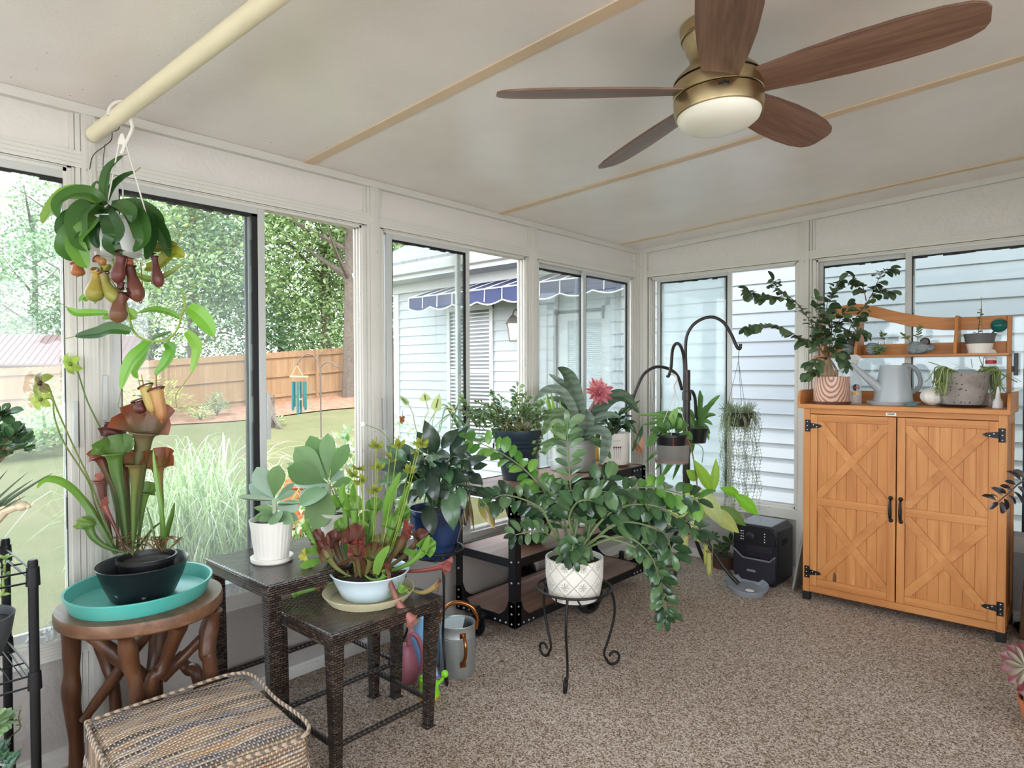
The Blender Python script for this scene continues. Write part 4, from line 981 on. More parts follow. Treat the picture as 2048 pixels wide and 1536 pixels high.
def succ(root,pts,n,ln,seed,wd=.4,o=0):
    r=random.Random(seed); L=MB(); S=MB()
    for q in pts: sprig(L,S,q,.0022,.0016,n,ln,ln*wd,sg,r,.45,.0,'oval',True,hexc('7b7a55'),bow=.08,thick=.0025)
    S.build('stem',M['stem'],root); L.build('leaves',M['succulent'],root)
xs=aY(1755,700,-.125).x
l1=logplanter(xs,'grey log shaped planter with a trailing succulent, left of the snail planter',-.055,.045,None)
succ(l1,[[aD(1768,694,depth((xs,-.125,SH))),aD(1768,678,depth((xs,-.125,SH))),aD(1764,668,depth((xs,-.125,SH)))],[(xs+.01,-.15,SH+.075),(xs+.012,-.175,SH+.05),(xs+.015,-.175,SH+.015)],[(xs+.02,-.15,SH+.07),(xs+.03,-.17,SH+.05),(xs+.027,-.175,SH+.02)]],6,.032,3)
xs=aY(1842,700,-.125).x; d0=depth((xs,-.125,SH))
l2=logplanter(xs,'blue grey log planter with a dark snail and two succulents',-.06,.065,.02)
succ(l2,[[aD(1836,688,d0),aD(1836,672,d0),aD(1838,656,d0)],[aD(1822,686,d0),aD(1815,678,d0),aD(1806,670,d0)]],6,.032,4)
xs=aY(1702,703,-.125).x
l3=logplanter(xs,'small dark rock planter half hidden behind the ficus leaves',-.04,.035,.005)
b=V((aY(1959,704,-.12).x,-.12,SH)); r0=pxr(19,b); r1=pxr(27,b); H=aD(1959,669,depth(b)).z-SH+.004
M['grey_band']=flat('grey_glaze','5f5f5e',.5)
pp=thing('two_tone_pot','small pot with a grey top and white base holding a staked plant','plant',b)
m=MB(); rm=lerp(r0,r1,.5); m.lathe([(0,0),(r0,0),(rm,H*.5),(rm-.003,H*.5)],32,b); m.build('pot_base',M['white_ceramic'],pp)
m=MB(); m.lathe([(rm-.002,H*.49),(rm+.001,H*.5),(r1,H),(r1-.004,H),(r1-.006,H-.012),(0,H-.012)],32,b); m.build('pot_rim',M['grey_band'],pp)
d0=depth(b); m=MB(); m.tube([aD(1965,670,d0),aD(1962,594,d0)],.0018,6,cols=[hexc('8a7a5c')]*2); m.build('stake',M['stem'],pp)
L=MB();S=MB(); r=random.Random(3); sprig(L,S,[aD(1957,668,d0),aD(1958,650,d0-.01),aD(1961,630,d0-.008),aD(1962,620,d0)],.002,.0015,9,.016,.010,G('42552f','55683c','35462a'),r,.1,.3); sprig(L,S,[aD(1955,668,d0-.02),aD(1948,664,d0-.02),aD(1946,668,d0-.03)],.0015,.001,4,.014,.006,G('42552f'),r,.1,.3)
S.build('stem',M['stem'],pp); L.build('leaves',M['leaf'],pp)
n=N('teal_glass'); M['teal_glass']=n.end(n.bsdf(hexc('2a8a86'),.05,0,None,.8,**{'Transmission Weight':.55,'IOR':1.3}))
g0=aD(1998,651,d0-.005); m=MB(); m.sphere(g0,pxr(14,g0),20,14); m.tube([g0+V((-.008,0,-.012)),aD(1988,663,d0-.003),aD(1980,671,d0)],[.008,.006,.003],10); tag(m.build('watering_globe',M['teal_glass']),'teal glass watering globe stuck in the two tone pot','watering globe')
# ================================================================== teak stool, tray, bowl, pitcher plant
M['teak']=wood('oiled_root_teak',[(.022,.009,.004),(.075,.028,.012),(.16,.07,.03)],grain=(14,14,3),rough=.38,bump=.25,ring=3)
M['teak_top']=wood('oiled_teak_top',[(.055,.022,.010),(.14,.065,.032),(.24,.13,.07)],grain=(3,22,22),rough=.42,bump=.15,ring=3)
tc=V((.305,-3.655,0)); TZ=.61; TR=.246
tk=thing('teak_table','round teak table with twisted root legs holding the turquoise tray','table',tc)
m=MB();vs=[];n_=56; r=random.Random(2); wob=[1+.012*math.sin(3*a*.112+1)+.010*math.sin(5*a*.112) for a in range(n_)]
m.lathe([(0,TZ-.043),(TR*.96,TZ-.043),(TR*.995,TZ-.036),(TR,TZ-.01),(TR*.985,TZ),(0,TZ)],n_,(tc.x,tc.y,0)); m.v=[((x-tc.x)*wob[i%n_]+tc.x,(y-tc.y)*wob[i%n_]+tc.y,z) for i,(x,y,z) in enumerate(m.v)]; m.build('top',M['teak_top'],tk)
D0=depth((tc.x,tc.y,.4)); k3=lambda x,y,o=0: aD(x/3.2,1080+y/3.2,D0+o)
def rootleg(pts,rad,name='leg',toground=True):
    P=[k3(*p) for p in pts]
    P=[V((p.x,p.y,min(p.z,TZ-.044))) for p in P]
    for p in P:                                        # stay under the top
        h=V((p.x-tc.x,p.y-tc.y,0))
        if h.length>TR*.98: h=h.normalized()*TR*.98; p.x=tc.x+h.x; p.y=tc.y+h.y
    if toground: P.append(V((P[-1].x+(P[-1].x-P[-2].x)*.3,P[-1].y+(P[-1].y-P[-2].y)*.3,0.0)))
    Q=spline(P,6); m=MB(); ph=random.Random(int(pts[0][0])).uniform(0,6); nq=len(Q)
    m.tube(Q,[rad*(.98-.16*i/nq)*(1+.10*math.sin(i*.45+ph)+.05*math.sin(i*.9+ph*2)) for i in range(nq)],12)
    m.v=[(x,y,max(0,z)) for x,y,z in m.v]
    return m.build(name,M['teak'],tk)
rootleg([(405,540,0),(385,680,.0),(420,860,0),(455,1030,0),(485,1250,0)],.029)
rootleg([(1372,400,.02),(1340,560,.02),(1325,720,.0),(1345,830,0)],.029)
rootleg([(800,560,-.2),(815,680,-.19),(845,830,-.17),(875,1000,-.17)],.026)
rootleg([(640,640,.05),(690,800,.05),(735,980,.04)],.023)
rootleg([(1020,520,.12),(1010,700,.10),(985,880,.08)],.033)
rootleg([(1150,500,-.12),(1095,680,-.10),(1040,820,-.10),(960,970,-.12)],.024)
rootleg([(540,570,-.12),(700,700,-.11),(880,850,-.08),(975,960,-.06)],.025)
rootleg([(960,570,.0),(850,720,0),(720,900,0),(600,1060,.0),(540,1150,0)],.020,'branch',False)
rootleg([(1330,590,.02),(1240,680,0),(1130,790,-.03),(1040,890,-.05)],.020,'branch',False)
rootleg([(1120,740,.1),(1200,820,.1),(1270,900,.08)],.022)
# tray
n=N('turquoise_plastic'); v=n.co(); M['turquoise']=n.end(n.bsdf(n.mix(n.math('MULTIPLY',n.ramp(n.noise(9,v,5,.7),[(.45,(0,)*3),(.75,(1,)*3)]),.35),(.075,.40,.34),(.22,.40,.32)),.4))
va=math.atan2(FW.y,FW.x); b=V((.286,-3.655,TZ)); r0=.208
m=MB(); m.M=Matrix.Translation(b)@Matrix.Rotation(va,4,'Z'); m.lathe([(0,0),(r0*.93,0),(r0*.95,.006),(r0*1.0,.045),(r0*1.025,.047),(r0*1.025,.051),(r0*.99,.050),(r0*.935,.008),(r0*.9,.005),(r0*.88,.007),(r0*.86,.005),(0,.005)],64,(0,0,0),1.10,1.0)
tag(m.build('plant_tray',M['turquoise']),'turquoise plastic tray on the round teak table','tray')
# black bowl with the inner pot
n=N('splashed_black_plastic'); v=n.co(); M['splash_black']=n.end(n.bsdf(n.mix(n.math('GREATER_THAN',n.noise(34,v,3,.6),.70),hexc('14161b'),hexc('7d8288')),.38,0,n.bump(n.noise(60,v,2),.05,.003)))
b=V((.300,-3.652,TZ+.0055)); R=.131
m=MB(); m.M=Matrix.Translation(b)@Matrix.Rotation(va,4,'Z'); m.lathe([(0,0),(R*.62,0),(R*.70,.008),(R*.86,.055),(R*.93,.083),(R,.112),(R*1.02,.115),(R*1.01,.118),(R*.96,.112),(R*.84,.06),(R*.66,.012),(0,.012)],56,(0,0,0),1.12,1.0)
tag(m.build('water_bowl',M['splash_black']),'black plastic bowl of water sitting in the turquoise tray','bowl')
b2=b+V((-.01,.015,.0125)); R=.086; H=.118
sp=potted('pitcher_plant','trumpet pitcher plant with red hoods in a black pot inside the bowl','plant',b2,[(0,0),(R*.8,0),(R*.96,H-.015),(R*1.05,H-.012),(R*1.05,H),(R*.98,H),(R*.94,H-.02),(0,H-.02)],M['black_plastic'],40,(R*.92,H-.018),sx=1.05,rot=va)
D1=depth(b2); k2=lambda x,y,o=0: aD(x/2.56,680+y/2.56,D1+o)
def trumpet(pts,rt,c0,c1,hood=None,hc=None,parent=None,r0=.004,face=None,prof='heart',wave=.06,curl=.0,flare=1.35,hw=1.9,name='pitcher'):
    """upright tube that widens to an open mouth, with a frilled hood over it"""
    Q=spline(pts,6); n_=len(Q); m=MB()
    rad=[lerp(r0,rt,(i/(n_-1))**1.25) for i in range(n_)]; rad[-1]=rt*flare; rad[-2]=rt*1.02
    cols=[tuple(lerp(c0[j],c1[j],(i/(n_-1))**1.4) for j in range(3)) for i in range(n_)]
    m.tube(Q,rad,14,cap=False,cols=cols)
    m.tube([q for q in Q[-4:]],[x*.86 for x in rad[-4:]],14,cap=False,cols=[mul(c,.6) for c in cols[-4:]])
    e=Q[-1]; d=(Q[-1]-Q[-3]).normalized(); f=(V(face) if face else -FW*1.0); f=(f-d*f.dot(d)).normalized()
    if hood:
        hood=hood*1.0
        sd=d.cross(f); vs=[];fs=[];cc=[]; nu,nv=22,6; ph=len(Q)+rt*900
        for i in range(nu+1):
            th=lerp(-.62*pi,.62*pi,i/nu)
            for j in range(nv+1):
                q=j/nv; ru=.16*q**2*math.sin(th*9+ph)+.09*q**2*math.sin(th*17+ph*2)
                x=math.sin(th)*(rt*flare*(1.0+.3*q)+q*hood*.24*hw); y=math.cos(th)
                p=e-f*(y*rt*flare*(1-.15*q))+sd*x+d*(q*hood*.95*(max(0,y)**.6+.10))-f*(hood*.22*q*y)+f*(hood*curl*q*q*max(0,y))+f*(hood*ru)+d*(hood*.12*ru)
                p=p+f*(hood*.35*q*(abs(math.sin(th))**3))
                vs.append(p); g=1-.35*abs(math.sin(th*6+ph))*(1-q); cc.append(tuple(lerp(c1[k],(hc or c1)[k],q)*g for k in range(3)))
        for i in range(nu):
            for j in range(nv): fs.append((i*(nv+1)+j,(i+1)*(nv+1)+j,(i+1)*(nv+1)+j+1,i*(nv+1)+j+1))
        m.add(vs,fs,cc)
    rim=[e+ (f*math.cos(a)+d.cross(f)*math.sin(a))*rt*flare for a in [2*pi*i/14 for i in range(15)]]
    m.tube(rim,rt*.10,5,cap=False,cols=[mul(c1,1.15)]*15)
    return m.build(name,M['pitcher'],parent)
red=(.17,.022,.012); rust=(.25,.05,.02); tan=(.16,.115,.055); grn=(.10,.20,.035); dgr=(.055,.11,.022); lime=(.18,.30,.06); mar=(.085,.018,.015); pinkc=(.36,.10,.085)
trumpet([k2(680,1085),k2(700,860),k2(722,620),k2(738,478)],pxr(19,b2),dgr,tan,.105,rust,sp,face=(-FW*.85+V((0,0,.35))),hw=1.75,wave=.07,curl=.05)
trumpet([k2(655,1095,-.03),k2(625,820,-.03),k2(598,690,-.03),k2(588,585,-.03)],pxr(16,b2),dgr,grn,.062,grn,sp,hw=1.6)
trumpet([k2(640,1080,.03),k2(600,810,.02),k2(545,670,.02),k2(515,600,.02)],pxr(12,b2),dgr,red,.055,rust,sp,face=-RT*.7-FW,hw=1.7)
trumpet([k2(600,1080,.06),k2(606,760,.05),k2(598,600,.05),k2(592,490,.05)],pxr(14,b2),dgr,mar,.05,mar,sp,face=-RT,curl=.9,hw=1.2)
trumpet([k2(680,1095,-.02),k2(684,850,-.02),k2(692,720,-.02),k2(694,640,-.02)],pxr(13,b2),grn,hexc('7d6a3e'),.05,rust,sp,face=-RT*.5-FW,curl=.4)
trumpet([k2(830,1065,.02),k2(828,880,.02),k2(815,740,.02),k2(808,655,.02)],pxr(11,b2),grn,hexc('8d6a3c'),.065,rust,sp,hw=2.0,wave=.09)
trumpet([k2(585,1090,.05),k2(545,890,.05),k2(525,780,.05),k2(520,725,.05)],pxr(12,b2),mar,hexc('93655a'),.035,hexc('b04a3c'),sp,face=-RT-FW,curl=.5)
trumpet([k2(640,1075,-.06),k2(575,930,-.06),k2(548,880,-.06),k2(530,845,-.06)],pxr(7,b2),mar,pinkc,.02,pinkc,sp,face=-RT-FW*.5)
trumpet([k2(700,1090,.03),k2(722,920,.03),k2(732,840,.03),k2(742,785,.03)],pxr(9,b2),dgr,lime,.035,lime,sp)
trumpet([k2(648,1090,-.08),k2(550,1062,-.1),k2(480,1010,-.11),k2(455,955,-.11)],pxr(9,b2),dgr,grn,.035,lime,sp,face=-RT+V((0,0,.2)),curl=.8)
trumpet([k2(668,1080,.05),k2(655,860,.05),k2(640,720,.05),k2(630,650,.05)],pxr(13,b2),dgr,hexc('7a4630'),.04,red,sp,hw=1.5)
L=MB()
def strap(pts,w,c0,c1,fold=.35,up=None):
    P=spline(pts,6); n_=len(P); L.blade(P,[w*min(1,.35+i/n_*3)*(1-max(0,(i/(n_-1)-.55)/.45)**2*.9) for i in range(n_)],up or -FW,fold,c0,c1)
strap([k2(600,1095,-.05),k2(520,950,-.07),k2(420,800,-.08),k2(330,725,-.08),k2(240,712,-.08),k2(190,760,-.08)],pxr(16,b2),dgr,hexc('7fae3d'))
strap([k2(590,1095,.02),k2(500,900,0),k2(450,825,0),k2(398,770,0)],pxr(13,b2),dgr,hexc('7a4a30'),.5)
strap([k2(850,1075,0),k2(835,900,-.02),k2(805,700,-.02),k2(785,560,-.02)],pxr(10,b2),dgr,hexc('86b548'))
strap([k2(845,1075,.02),k2(868,960,.02),k2(885,900,.02),k2(895,832,.02)],pxr(10,b2),dgr,hexc('5d7a34'),.5)
strap([k2(810,1075,.02),k2(780,950,.02),k2(750,850,.02)],pxr(5,b2),dgr,grn)
strap([k2(690,1090,.04),k2(740,1020,.04),k2(790,960,.04),k2(830,930,.04)],pxr(5,b2),dgr,grn)
strap([k2(610,1090,.05),k2(600,900,.05),k2(560,700,.05),k2(540,500,.05)],pxr(5,b2),dgr,grn)
r=random.Random(4)
for i in range(26):
    x=r.uniform(610,860); q=k2(x,1085,r.uniform(-.05,.05)); strap([q,q+V((r.uniform(-.04,.04),r.uniform(-.04,.04),r.uniform(.02,.06))),q+V((r.uniform(-.08,.08),r.uniform(-.06,.06),r.uniform(.0,.05)))],.006,hexc('5c4430'),hexc('86684a'))
L.build('leaves',M['leaf'],sp)
def flower(c,rad,parent,seed,face=None,cols=None):
    r=random.Random(seed); m=MB(); f=V(face) if face else (-FW+V((r.uniform(-.5,.5),0,r.uniform(-.8,.3)))); f.normalize(); sd,u=frame(f); cols=cols or ((.22,.25,.05),(.13,.05,.03))
    for k in range(5):
        a=k*1.257+r.uniform(-.15,.15); d=(sd*math.cos(a)+u*math.sin(a)); m.leaf(c,c+d*rad*1.1-f*rad*.25,rad*.75,f,.22,.12,5,'oval',cols[1] if k%2 else cols[0],cols[0])
    m.col=mul(cols[1],.75); m.sphere(c+f*rad*.10,rad*.22,10,6)
    m.build('flower',M['leaf_thin'],parent)
S=MB()
S.tube(spline([k2(600,1090,0),k2(520,880,-.02),k2(460,720,-.03),k2(370,530,-.03),k2(290,350,-.03),k2(250,240,-.03),k2(225,225,-.04)],6),.0028,6,cols=[hexc('6f7d3f')]*37)
S.tube(spline([k2(595,1090,.01),k2(490,850,.0),k2(450,720,0),k2(330,530,0),k2(280,400,0),k2(270,310,0),k2(235,300,0)],6),.0026,6,cols=[hexc('6f7d3f')]*37)
S.tube(spline([k2(615,1090,.06),k2(590,800,.06),k2(540,520,.06),k2(450,320,.06),k2(400,170,.06),k2(375,125,.06)],6),.0026,6,cols=[hexc('5d7a3c')]*31)
S.build('stems',M['stem'],sp)
flower(k2(212,222,-.04),pxr(25,b2),sp,1); flower(k2(210,305,0),pxr(19,b2),sp,2,None,(hexc('a9b25c'),hexc('8a9a48'))); flower(k2(365,122,.06),pxr(22,b2),sp,3,None,(hexc('a3b84e'),hexc('8aa03f')))
# ------------------------------------------------------------------ woven pouf
n=N('woven_rag_cord'); v=n.co(); sx=n.n('SeparateXYZ',{'Vector':v}); nr=n.n('SeparateXYZ',{'Vector':n.n('TexCoord').outputs['Normal']})
side=n.math('GREATER_THAN',n.math('ABSOLUTE',nr.outputs[0]),.75)
row=n.math('ADD',n.math('MULTIPLY',sx.outputs[0],n.math('SUBTRACT',1.0,side)),n.math('MULTIPLY',sx.outputs[2],side))
wob=n.math('MULTIPLY',n.noise(5,v,2),.02)
rf=n.math('MULTIPLY',n.math('ADD',row,wob),92.0); idx=n.math('FLOOR',rf); fr_=n.math('FRACT',rf)
along=sx.outputs[1]
wn=n.n('TexWhiteNoise',{'W':idx},noise_dimensions='1D').outputs[0]
seg=n.noise(1.0,n.n('CombineXYZ',{0:n.math('MULTIPLY',idx,3.7),1:n.math('MULTIPLY',along,7.0),2:0.0}).outputs[0],2)
f=n.math('ADD',n.math('MULTIPLY',wn,.55),n.math('MULTIPLY',seg,.6))
c=n.ramp(f,[(.22,hexc('3f3a40')),(.34,hexc('77685c')),(.46,hexc('b39a80')),(.58,hexc('a78266')),(.66,hexc('cbb39a')),(.78,hexc('6c6a78')),(.9,hexc('c09468'))])
tk_=n.math('GREATER_THAN',n.math('FRACT',n.math('ADD',n.math('MULTIPLY',along,78.0),n.math('MULTIPLY',idx,.5))),.74)
c=n.mix(n.math('MULTIPLY',tk_,.75),c,hexc('e2d3bf'))
hgt=n.math('ADD',n.math('SINE',n.math('MULTIPLY',fr_,pi)),n.math('MULTIPLY',tk_,-.35))
M['pouf']=n.end(n.bsdf(c,.9,0,n.bump(hgt,1.0,.009),.15))
n=N('pouf_edge_cord'); v=n.co(); w=n.n('TexWave',{'Vector':v,'Scale':26.0,'Distortion':1.0},wave_type='BANDS',bands_direction='DIAGONAL').outputs[0]
M['cord']=n.end(n.bsdf(n.ramp(w,[(.35,hexc('6d6259')),(.55,hexc('b39d85'))]),.9,0,n.bump(w,.6,.006)))
pf=thing('woven_pouf','square woven rag pouf in tan and grey stripes on the carpet','pouf',(.815,-3.695,0),math.radians(-5))
bmh=bmesh.new(); bmesh.ops.create_cube(bmh,size=1)
for vv in bmh.verts: vv.co=(vv.co.x*.485,vv.co.y*.445,(vv.co.z+.5)*.385)
bmesh.ops.bevel(bmh,geom=bmh.edges[:],offset=.035,segments=5,profile=.5,affect='EDGES'); bmesh.ops.triangulate(bmh,faces=[f for f in bmh.faces if len(f.verts)>4])
bmesh.ops.subdivide_edges(bmh,edges=[e for e in bmh.edges if e.calc_length()>.1],cuts=8,use_grid_fill=True)
for vv in bmh.verts:
    x,y,z=vv.co; q=max(0,1-(abs(x)/.25)**2)*max(0,1-(abs(y)/.23)**2)
    if z>.3: vv.co.z+=.02*q+.006*math.sin(x*30)*math.cos(y*22)
    else:
        b_=math.sin(pi*min(1,max(0,z/.385))); vv.co.x*=1+.035*b_; vv.co.y*=1+.035*b_
me=bpy.data.meshes.new('cushion'); bmh.to_mesh(me); bmh.free(); me.materials.append(M['pouf']); me.polygons.foreach_set('use_smooth',[True]*len(me.polygons))
o=bpy.data.objects.new('cushion',me); COL.objects.link(o); o.parent=pf
m=MB(); hx,hy=.236,.216
m.tube(spline([(-hx,-hy,.383),(0,-hy-.006,.386),(hx,-hy,.383),(hx+.006,0,.386),(hx,hy,.383),(0,hy+.006,.386),(-hx,hy,.383),(-hx-.006,0,.386),(-hx,-hy,.383)],6),.0055,8)
m.build('edge_cord',M['cord'],pf,world=False)
# ------------------------------------------------------------------ black wire rack at the left edge with plants
rk=thing('wire_rack','black wire shelving rack at the left picture edge','rack',(.29,-4.36,0))
xa,xb,ya,yb=.115,.462,-4.72,-3.985
for x in (xa,xb):
    for y in (ya,yb):
        m=MB(); m.tube([(x,y,0),(x,y,.835)],.0125,14); m.tube([(x,y,.835),(x,y,.842)],[.0128,.010],14); p=m.build('post',M['black_metal'],rk)
for z in (.14,.52,.81):
    m=MB()
    for x in (xa,xb):
        m.tube([(x,ya,z),(x,yb,z)],.003,6); m.tube([(x,ya,z-.03),(x,yb,z-.03)],.003,6)
        for y in (ya,yb): m.tube([(x,y,z-.04),(x,y,z+.012)],[.0175,.0155],12)
    for y in (ya,yb): m.tube([(xa,y,z),(xb,y,z)],.003,6); m.tube([(xa,y,z-.03),(xb,y,z-.03)],.003,6)
    for i in range(1,26):
        y=lerp(ya,yb,i/26); m.tube([(xa,y,z+.002),(xb,y,z+.002)],.0016,5)
    for i in (1,2): x=lerp(xa,xb,i/3); m.tube([(x,ya,z-.002),(x,yb,z-.002)],.0025,5)
    m.build('wire_shelf',M['black_metal'],rk)
# grey bowl planter on the middle shelf
M['grey_matte']=flat('charcoal_grey_plastic','4c4e52',.5,bump=.05)
b=aZ(-22,1315,.524); b=V((.300,-4.115,.525)); R=.118
gb_=potted('bowl_planter','charcoal bowl planter with a pebble on the middle wire shelf','planter',b,[(0,0),(R*.45,0),(R*.72,.03),(R*.92,.09),(R,.145),(R*.97,.147),(R*.88,.1),(0,.1)],M['grey_matte'],44,(R*.93,.122))
m=MB(); m.sphere(b+V((.05,.04,.135)),.04,14,9,1.1,.75,.5); m.build('pebble',flat('grey_pebble','a39a92',.8),gb_)
L=MB();S=MB(); r=random.Random(8); kk=lambda x,y,o=0: aD(x/3.225,1060+y/3.225,depth(b)+.02+o)
sprig(L,S,[b+V((-.03,.02,.13)),kk(5,420),kk(20,330),kk(30,230)],.004,.003,9,.03,.012,G('8fae5a','a3bd6c'),r,.1,-.1,'lance',False,hexc('9ab05f'))
for a in range(7): q=kk(35,195); e=q+V((.028*math.cos(a*.9),.028*math.sin(a*.9),.012)); L.leaf(q,e,.012,(0,0,1),.1,.1,5,'lance',hexc('8db04f'),hexc('a5c264'))
S.build('stem',M['stem'],gb_); L.build('leaves',M['succulent'],gb_)
# plants on the top shelf, mostly outside the frame
def jade(root,c,rad,n_,ln,wd,cols,seed,prof='obov',thick=.006,up=.35):
    r=random.Random(seed); L=MB(); S=MB()
    for k in range(n_):
        a=r.uniform(0,6.28); e=r.uniform(-.15,1.0); d=V((math.cos(a)*math.cos(e),math.sin(a)*math.cos(e),math.sin(e)+up*.3)).normalized(); p=c+V((d.x*rad[0],d.y*rad[1],d.z*rad[2]))*r.uniform(.55,1)
        if k%3==0: S.tube([root.location+V((0,0,.12)),c.lerp(p,.4),p],[.006,.005,.003],6,cols=[hexc('7b6a4a')]*3)
        for j in range(3):
            dv=(d+V((r.uniform(-1,1),r.uniform(-1,1),r.uniform(-.5,.9)))).normalized(); cc=pick(r,cols); l=ln*r.uniform(.7,1.15); L.leaf(p,p+dv*l,wd*r.uniform(.8,1.1),V((0,0,1))-FW*.4,.06,.04,6,prof,cc,mul(cc,1.15),thick=thick)
    S.build('stems',M['stem'],root); L.build('leaves',M['succulent'],root)
b=V((.225,-4.16,.814)); R=.085
j1=potted('jade_plant','dark green jade plant on the top wire shelf at the picture edge','plant',b,potprof(R*.75,R,.12),M['terracotta'],30,(R*.9,.105))
jade(j1,aD(0,905,depth(b)+.0),(.075,.075,.07),36,.05,.028,G('4d7047','5d8253','3f5f3d'),31); 
L=MB(); r=random.Random(9); q=aD(4,830,depth(b))
for k in range(13):
    a=k*.8; e=aD(r.uniform(-25,52),r.uniform(795,855),depth(b)+r.uniform(-.05,.05)); cc=pick(r,G('41603a','587a4c','355030')); L.leaf(q,e,.026,V((0,0,1))-FW,.08,.1,6,'obov',cc,mul(cc,1.2),thick=.005)
L.build('top_leaves',M['succulent'],j1)
b=V((.36,-4.125,.814)); R=.05
j2=potted('strap_plant','dark strap leaved plant in a small tan animal planter on the wire rack','plant',b,potprof(R*.8,R,.085),flat('tan_ceramic','b9a384',.5),26,(R*.9,.075))
L=MB(); db=depth(b); q=b+V((0,0,.08)); kq=lambda x,y,o=0: aD(x/3.84,760+y/3.84,db+o)
def strap2(L,P,w,c0,c1,fold=.3,up=None):
    P=spline(P,6); n_=len(P); L.blade(P,[w*min(1,.5+i/n_*2)*(1-max(0,(i/(n_-1)-.4)/.6)**1.5*.95) for i in range(n_)],up or (V((0,0,1))-FW*.5),fold,c0,c1)
dk=hexc('33452f'); dk2=hexc('4c6042')
for (x,y,w,o) in ((405,715,.024,0),(255,765,.022,.02),(220,705,.016,.04),(200,890,.02,-.03),(-150,800,.022,0),(-250,900,.02,0),(60,690,.018,.05),(-60,650,.02,.02)):
    e=kq(x,y,o); strap2(L,[q,q.lerp(e,.5)+V((0,0,.012)),e],w,dk,dk2)
L.build('leaves',M['leaf'],j2)
m=MB(); h=kq(165,965,-.01); m.sphere(h,.016,14,9,1.25,1,.85); m.tube([h+RT*.010,h+RT*.024-UP*.003],[.010,.004],9); m.tube([h+UP*.01-RT*.006,h+UP*.024-RT*.010],[.006,.002],7); m.tube([h-RT*.01,h-RT*.045-UP*.012,b+V((0,0,.03))],[.012,.014,.01],9); m.build('animal_head',flat('tan_glaze','c7b79a',.4),j2)
# succulents on the bottom shelf
b=aZ(14,1540,.30); b=V((.36,-4.095,.143)); R=.07
w1_=potted('succulent_pot','white pot of blue green succulents on the bottom wire shelf','plant',b,potprof(R*.72,R,.10),M['white_ceramic'],30,(R*.9,.09))
r=random.Random(12); L=MB()
for k in range(60):
    a=r.uniform(0,6.28); rd=R*1.15*math.sqrt(r.random()); c=b+V((rd*math.cos(a),rd*math.sin(a),.10+.07*(1-(rd/(R*1.2))**2)+r.uniform(-.01,.02)))
    cc=pick(r,G('7fa893','9bbfae','86b08c','a7c7b5'))
    for j in range(9):
        t=j*2.4; e=c+V((.017*math.cos(t),.017*math.sin(t),.008+.003*j)); L.leaf(c,e,.010,(0,0,1),.1,.1,4,'obov',cc,mul(cc,1.2),thick=.003)
L.build('leaves',M['succulent'],w1_)
b=V((.235,-4.09,.143)); R=.055
w2_=potted('succulent_pot','smaller pot with a taller pale green succulent behind the white pot','plant',b,potprof(R*.75,R,.09),M['terracotta'],26,(R*.9,.08))
jade(w2_,b+V((0.02,.02,.18)),(.06,.05,.06),24,.045,.024,G('86a56b','9ab583'),33)
L=MB();S=MB(); kk=lambda x,y,o=0: aD(x/3.225,1060+y/3.225,depth(b)+o); sprig(L,S,[b+V((.02,.0,.1)),kk(110,1300),kk(120,1220),kk(130,1160)],.002,.0015,9,.02,.007,G('6d7d4c'),r,.3,.0,'lance'); S.build('thin_stem',M['stem'],w2_); L.build('thin_leaves',M['succulent'],w2_)
# crumpled plastic film tucked along the sill
def film(label,p0,p1,h0,h1):
    m=MB();vs=[];r=random.Random(3);nu,nv=26,8
    for i in range(nu+1):
        for j in range(nv+1):
            t=i/nu;s=j/nv; p=V(p0).lerp(V(p1),t); vs.append((p.x+.012+.02*s*(1-s)+r.uniform(-.006,.006),p.y,p.z+lerp(h0,h1,t)*s+r.uniform(-.004,.004)))
    m.add(vs,[(i*(nv+1)+j,(i+1)*(nv+1)+j,(i+1)*(nv+1)+j+1,i*(nv+1)+j+1) for i in range(nu) for j in range(nv)]); tag(m.build('plastic_film',M['plastic_film'],angle=20),label,'plastic film')
film('crumpled clear plastic film on the sill left of the teak table',(0.004,-3.92,.446),(.004,-3.74,.446),.03,.13)
film('crumpled clear plastic film on the sill between the teak and wicker tables',(0.004,-3.42,.446),(.004,-3.1,.446),.10,.05)
# ================================================================== wicker tables
def weave(name,sc,rot=(0,0,0),vert=False):
    n=N(name); tcn=n.n('TexCoord').outputs['Object']; s=n.n('SeparateXYZ',{'Vector':tcn})
    if vert: vec=n.n('CombineXYZ',{0:n.math('ADD',s.outputs[0],s.outputs[1]),1:s.outputs[2],2:0.0}).outputs[0]
    else: vec=n.n('CombineXYZ',{0:s.outputs[1],1:s.outputs[0],2:0.0}).outputs[0]
    br=n.n('TexBrick',{'Vector':vec,'Color1':(.5,.5,.5),'Color2':(1,1,1),'Mortar':(0,0,0),'Scale':1.0,'Mortar Size':.0016 ,'Mortar Smooth':1.0,'Brick Width':sc[0],'Row Height':sc[1]})
    f=br.outputs[1]; bw=n.n('RGBToBW',{'Color':br.outputs[0]}).outputs[0]
    c=n.ramp(n.math('MULTIPLY',bw,n.math('ADD',n.noise(14,tcn,3),.45)),[(.0,(.004,.003,.003)),(.3,(.016,.010,.008)),(.6,(.035,.022,.016)),(.95,(.09,.06,.045))])
    h=n.math('SUBTRACT',1.0,f)
    return n.end(n.bsdf(c,.26,0,n.bump(h,1.0,.008),.7))
M['weave_top']=weave('woven_wicker_top',(.026,.011)); M['weave_leg']=weave('woven_wicker_leg',(.021,.0085),vert=True)
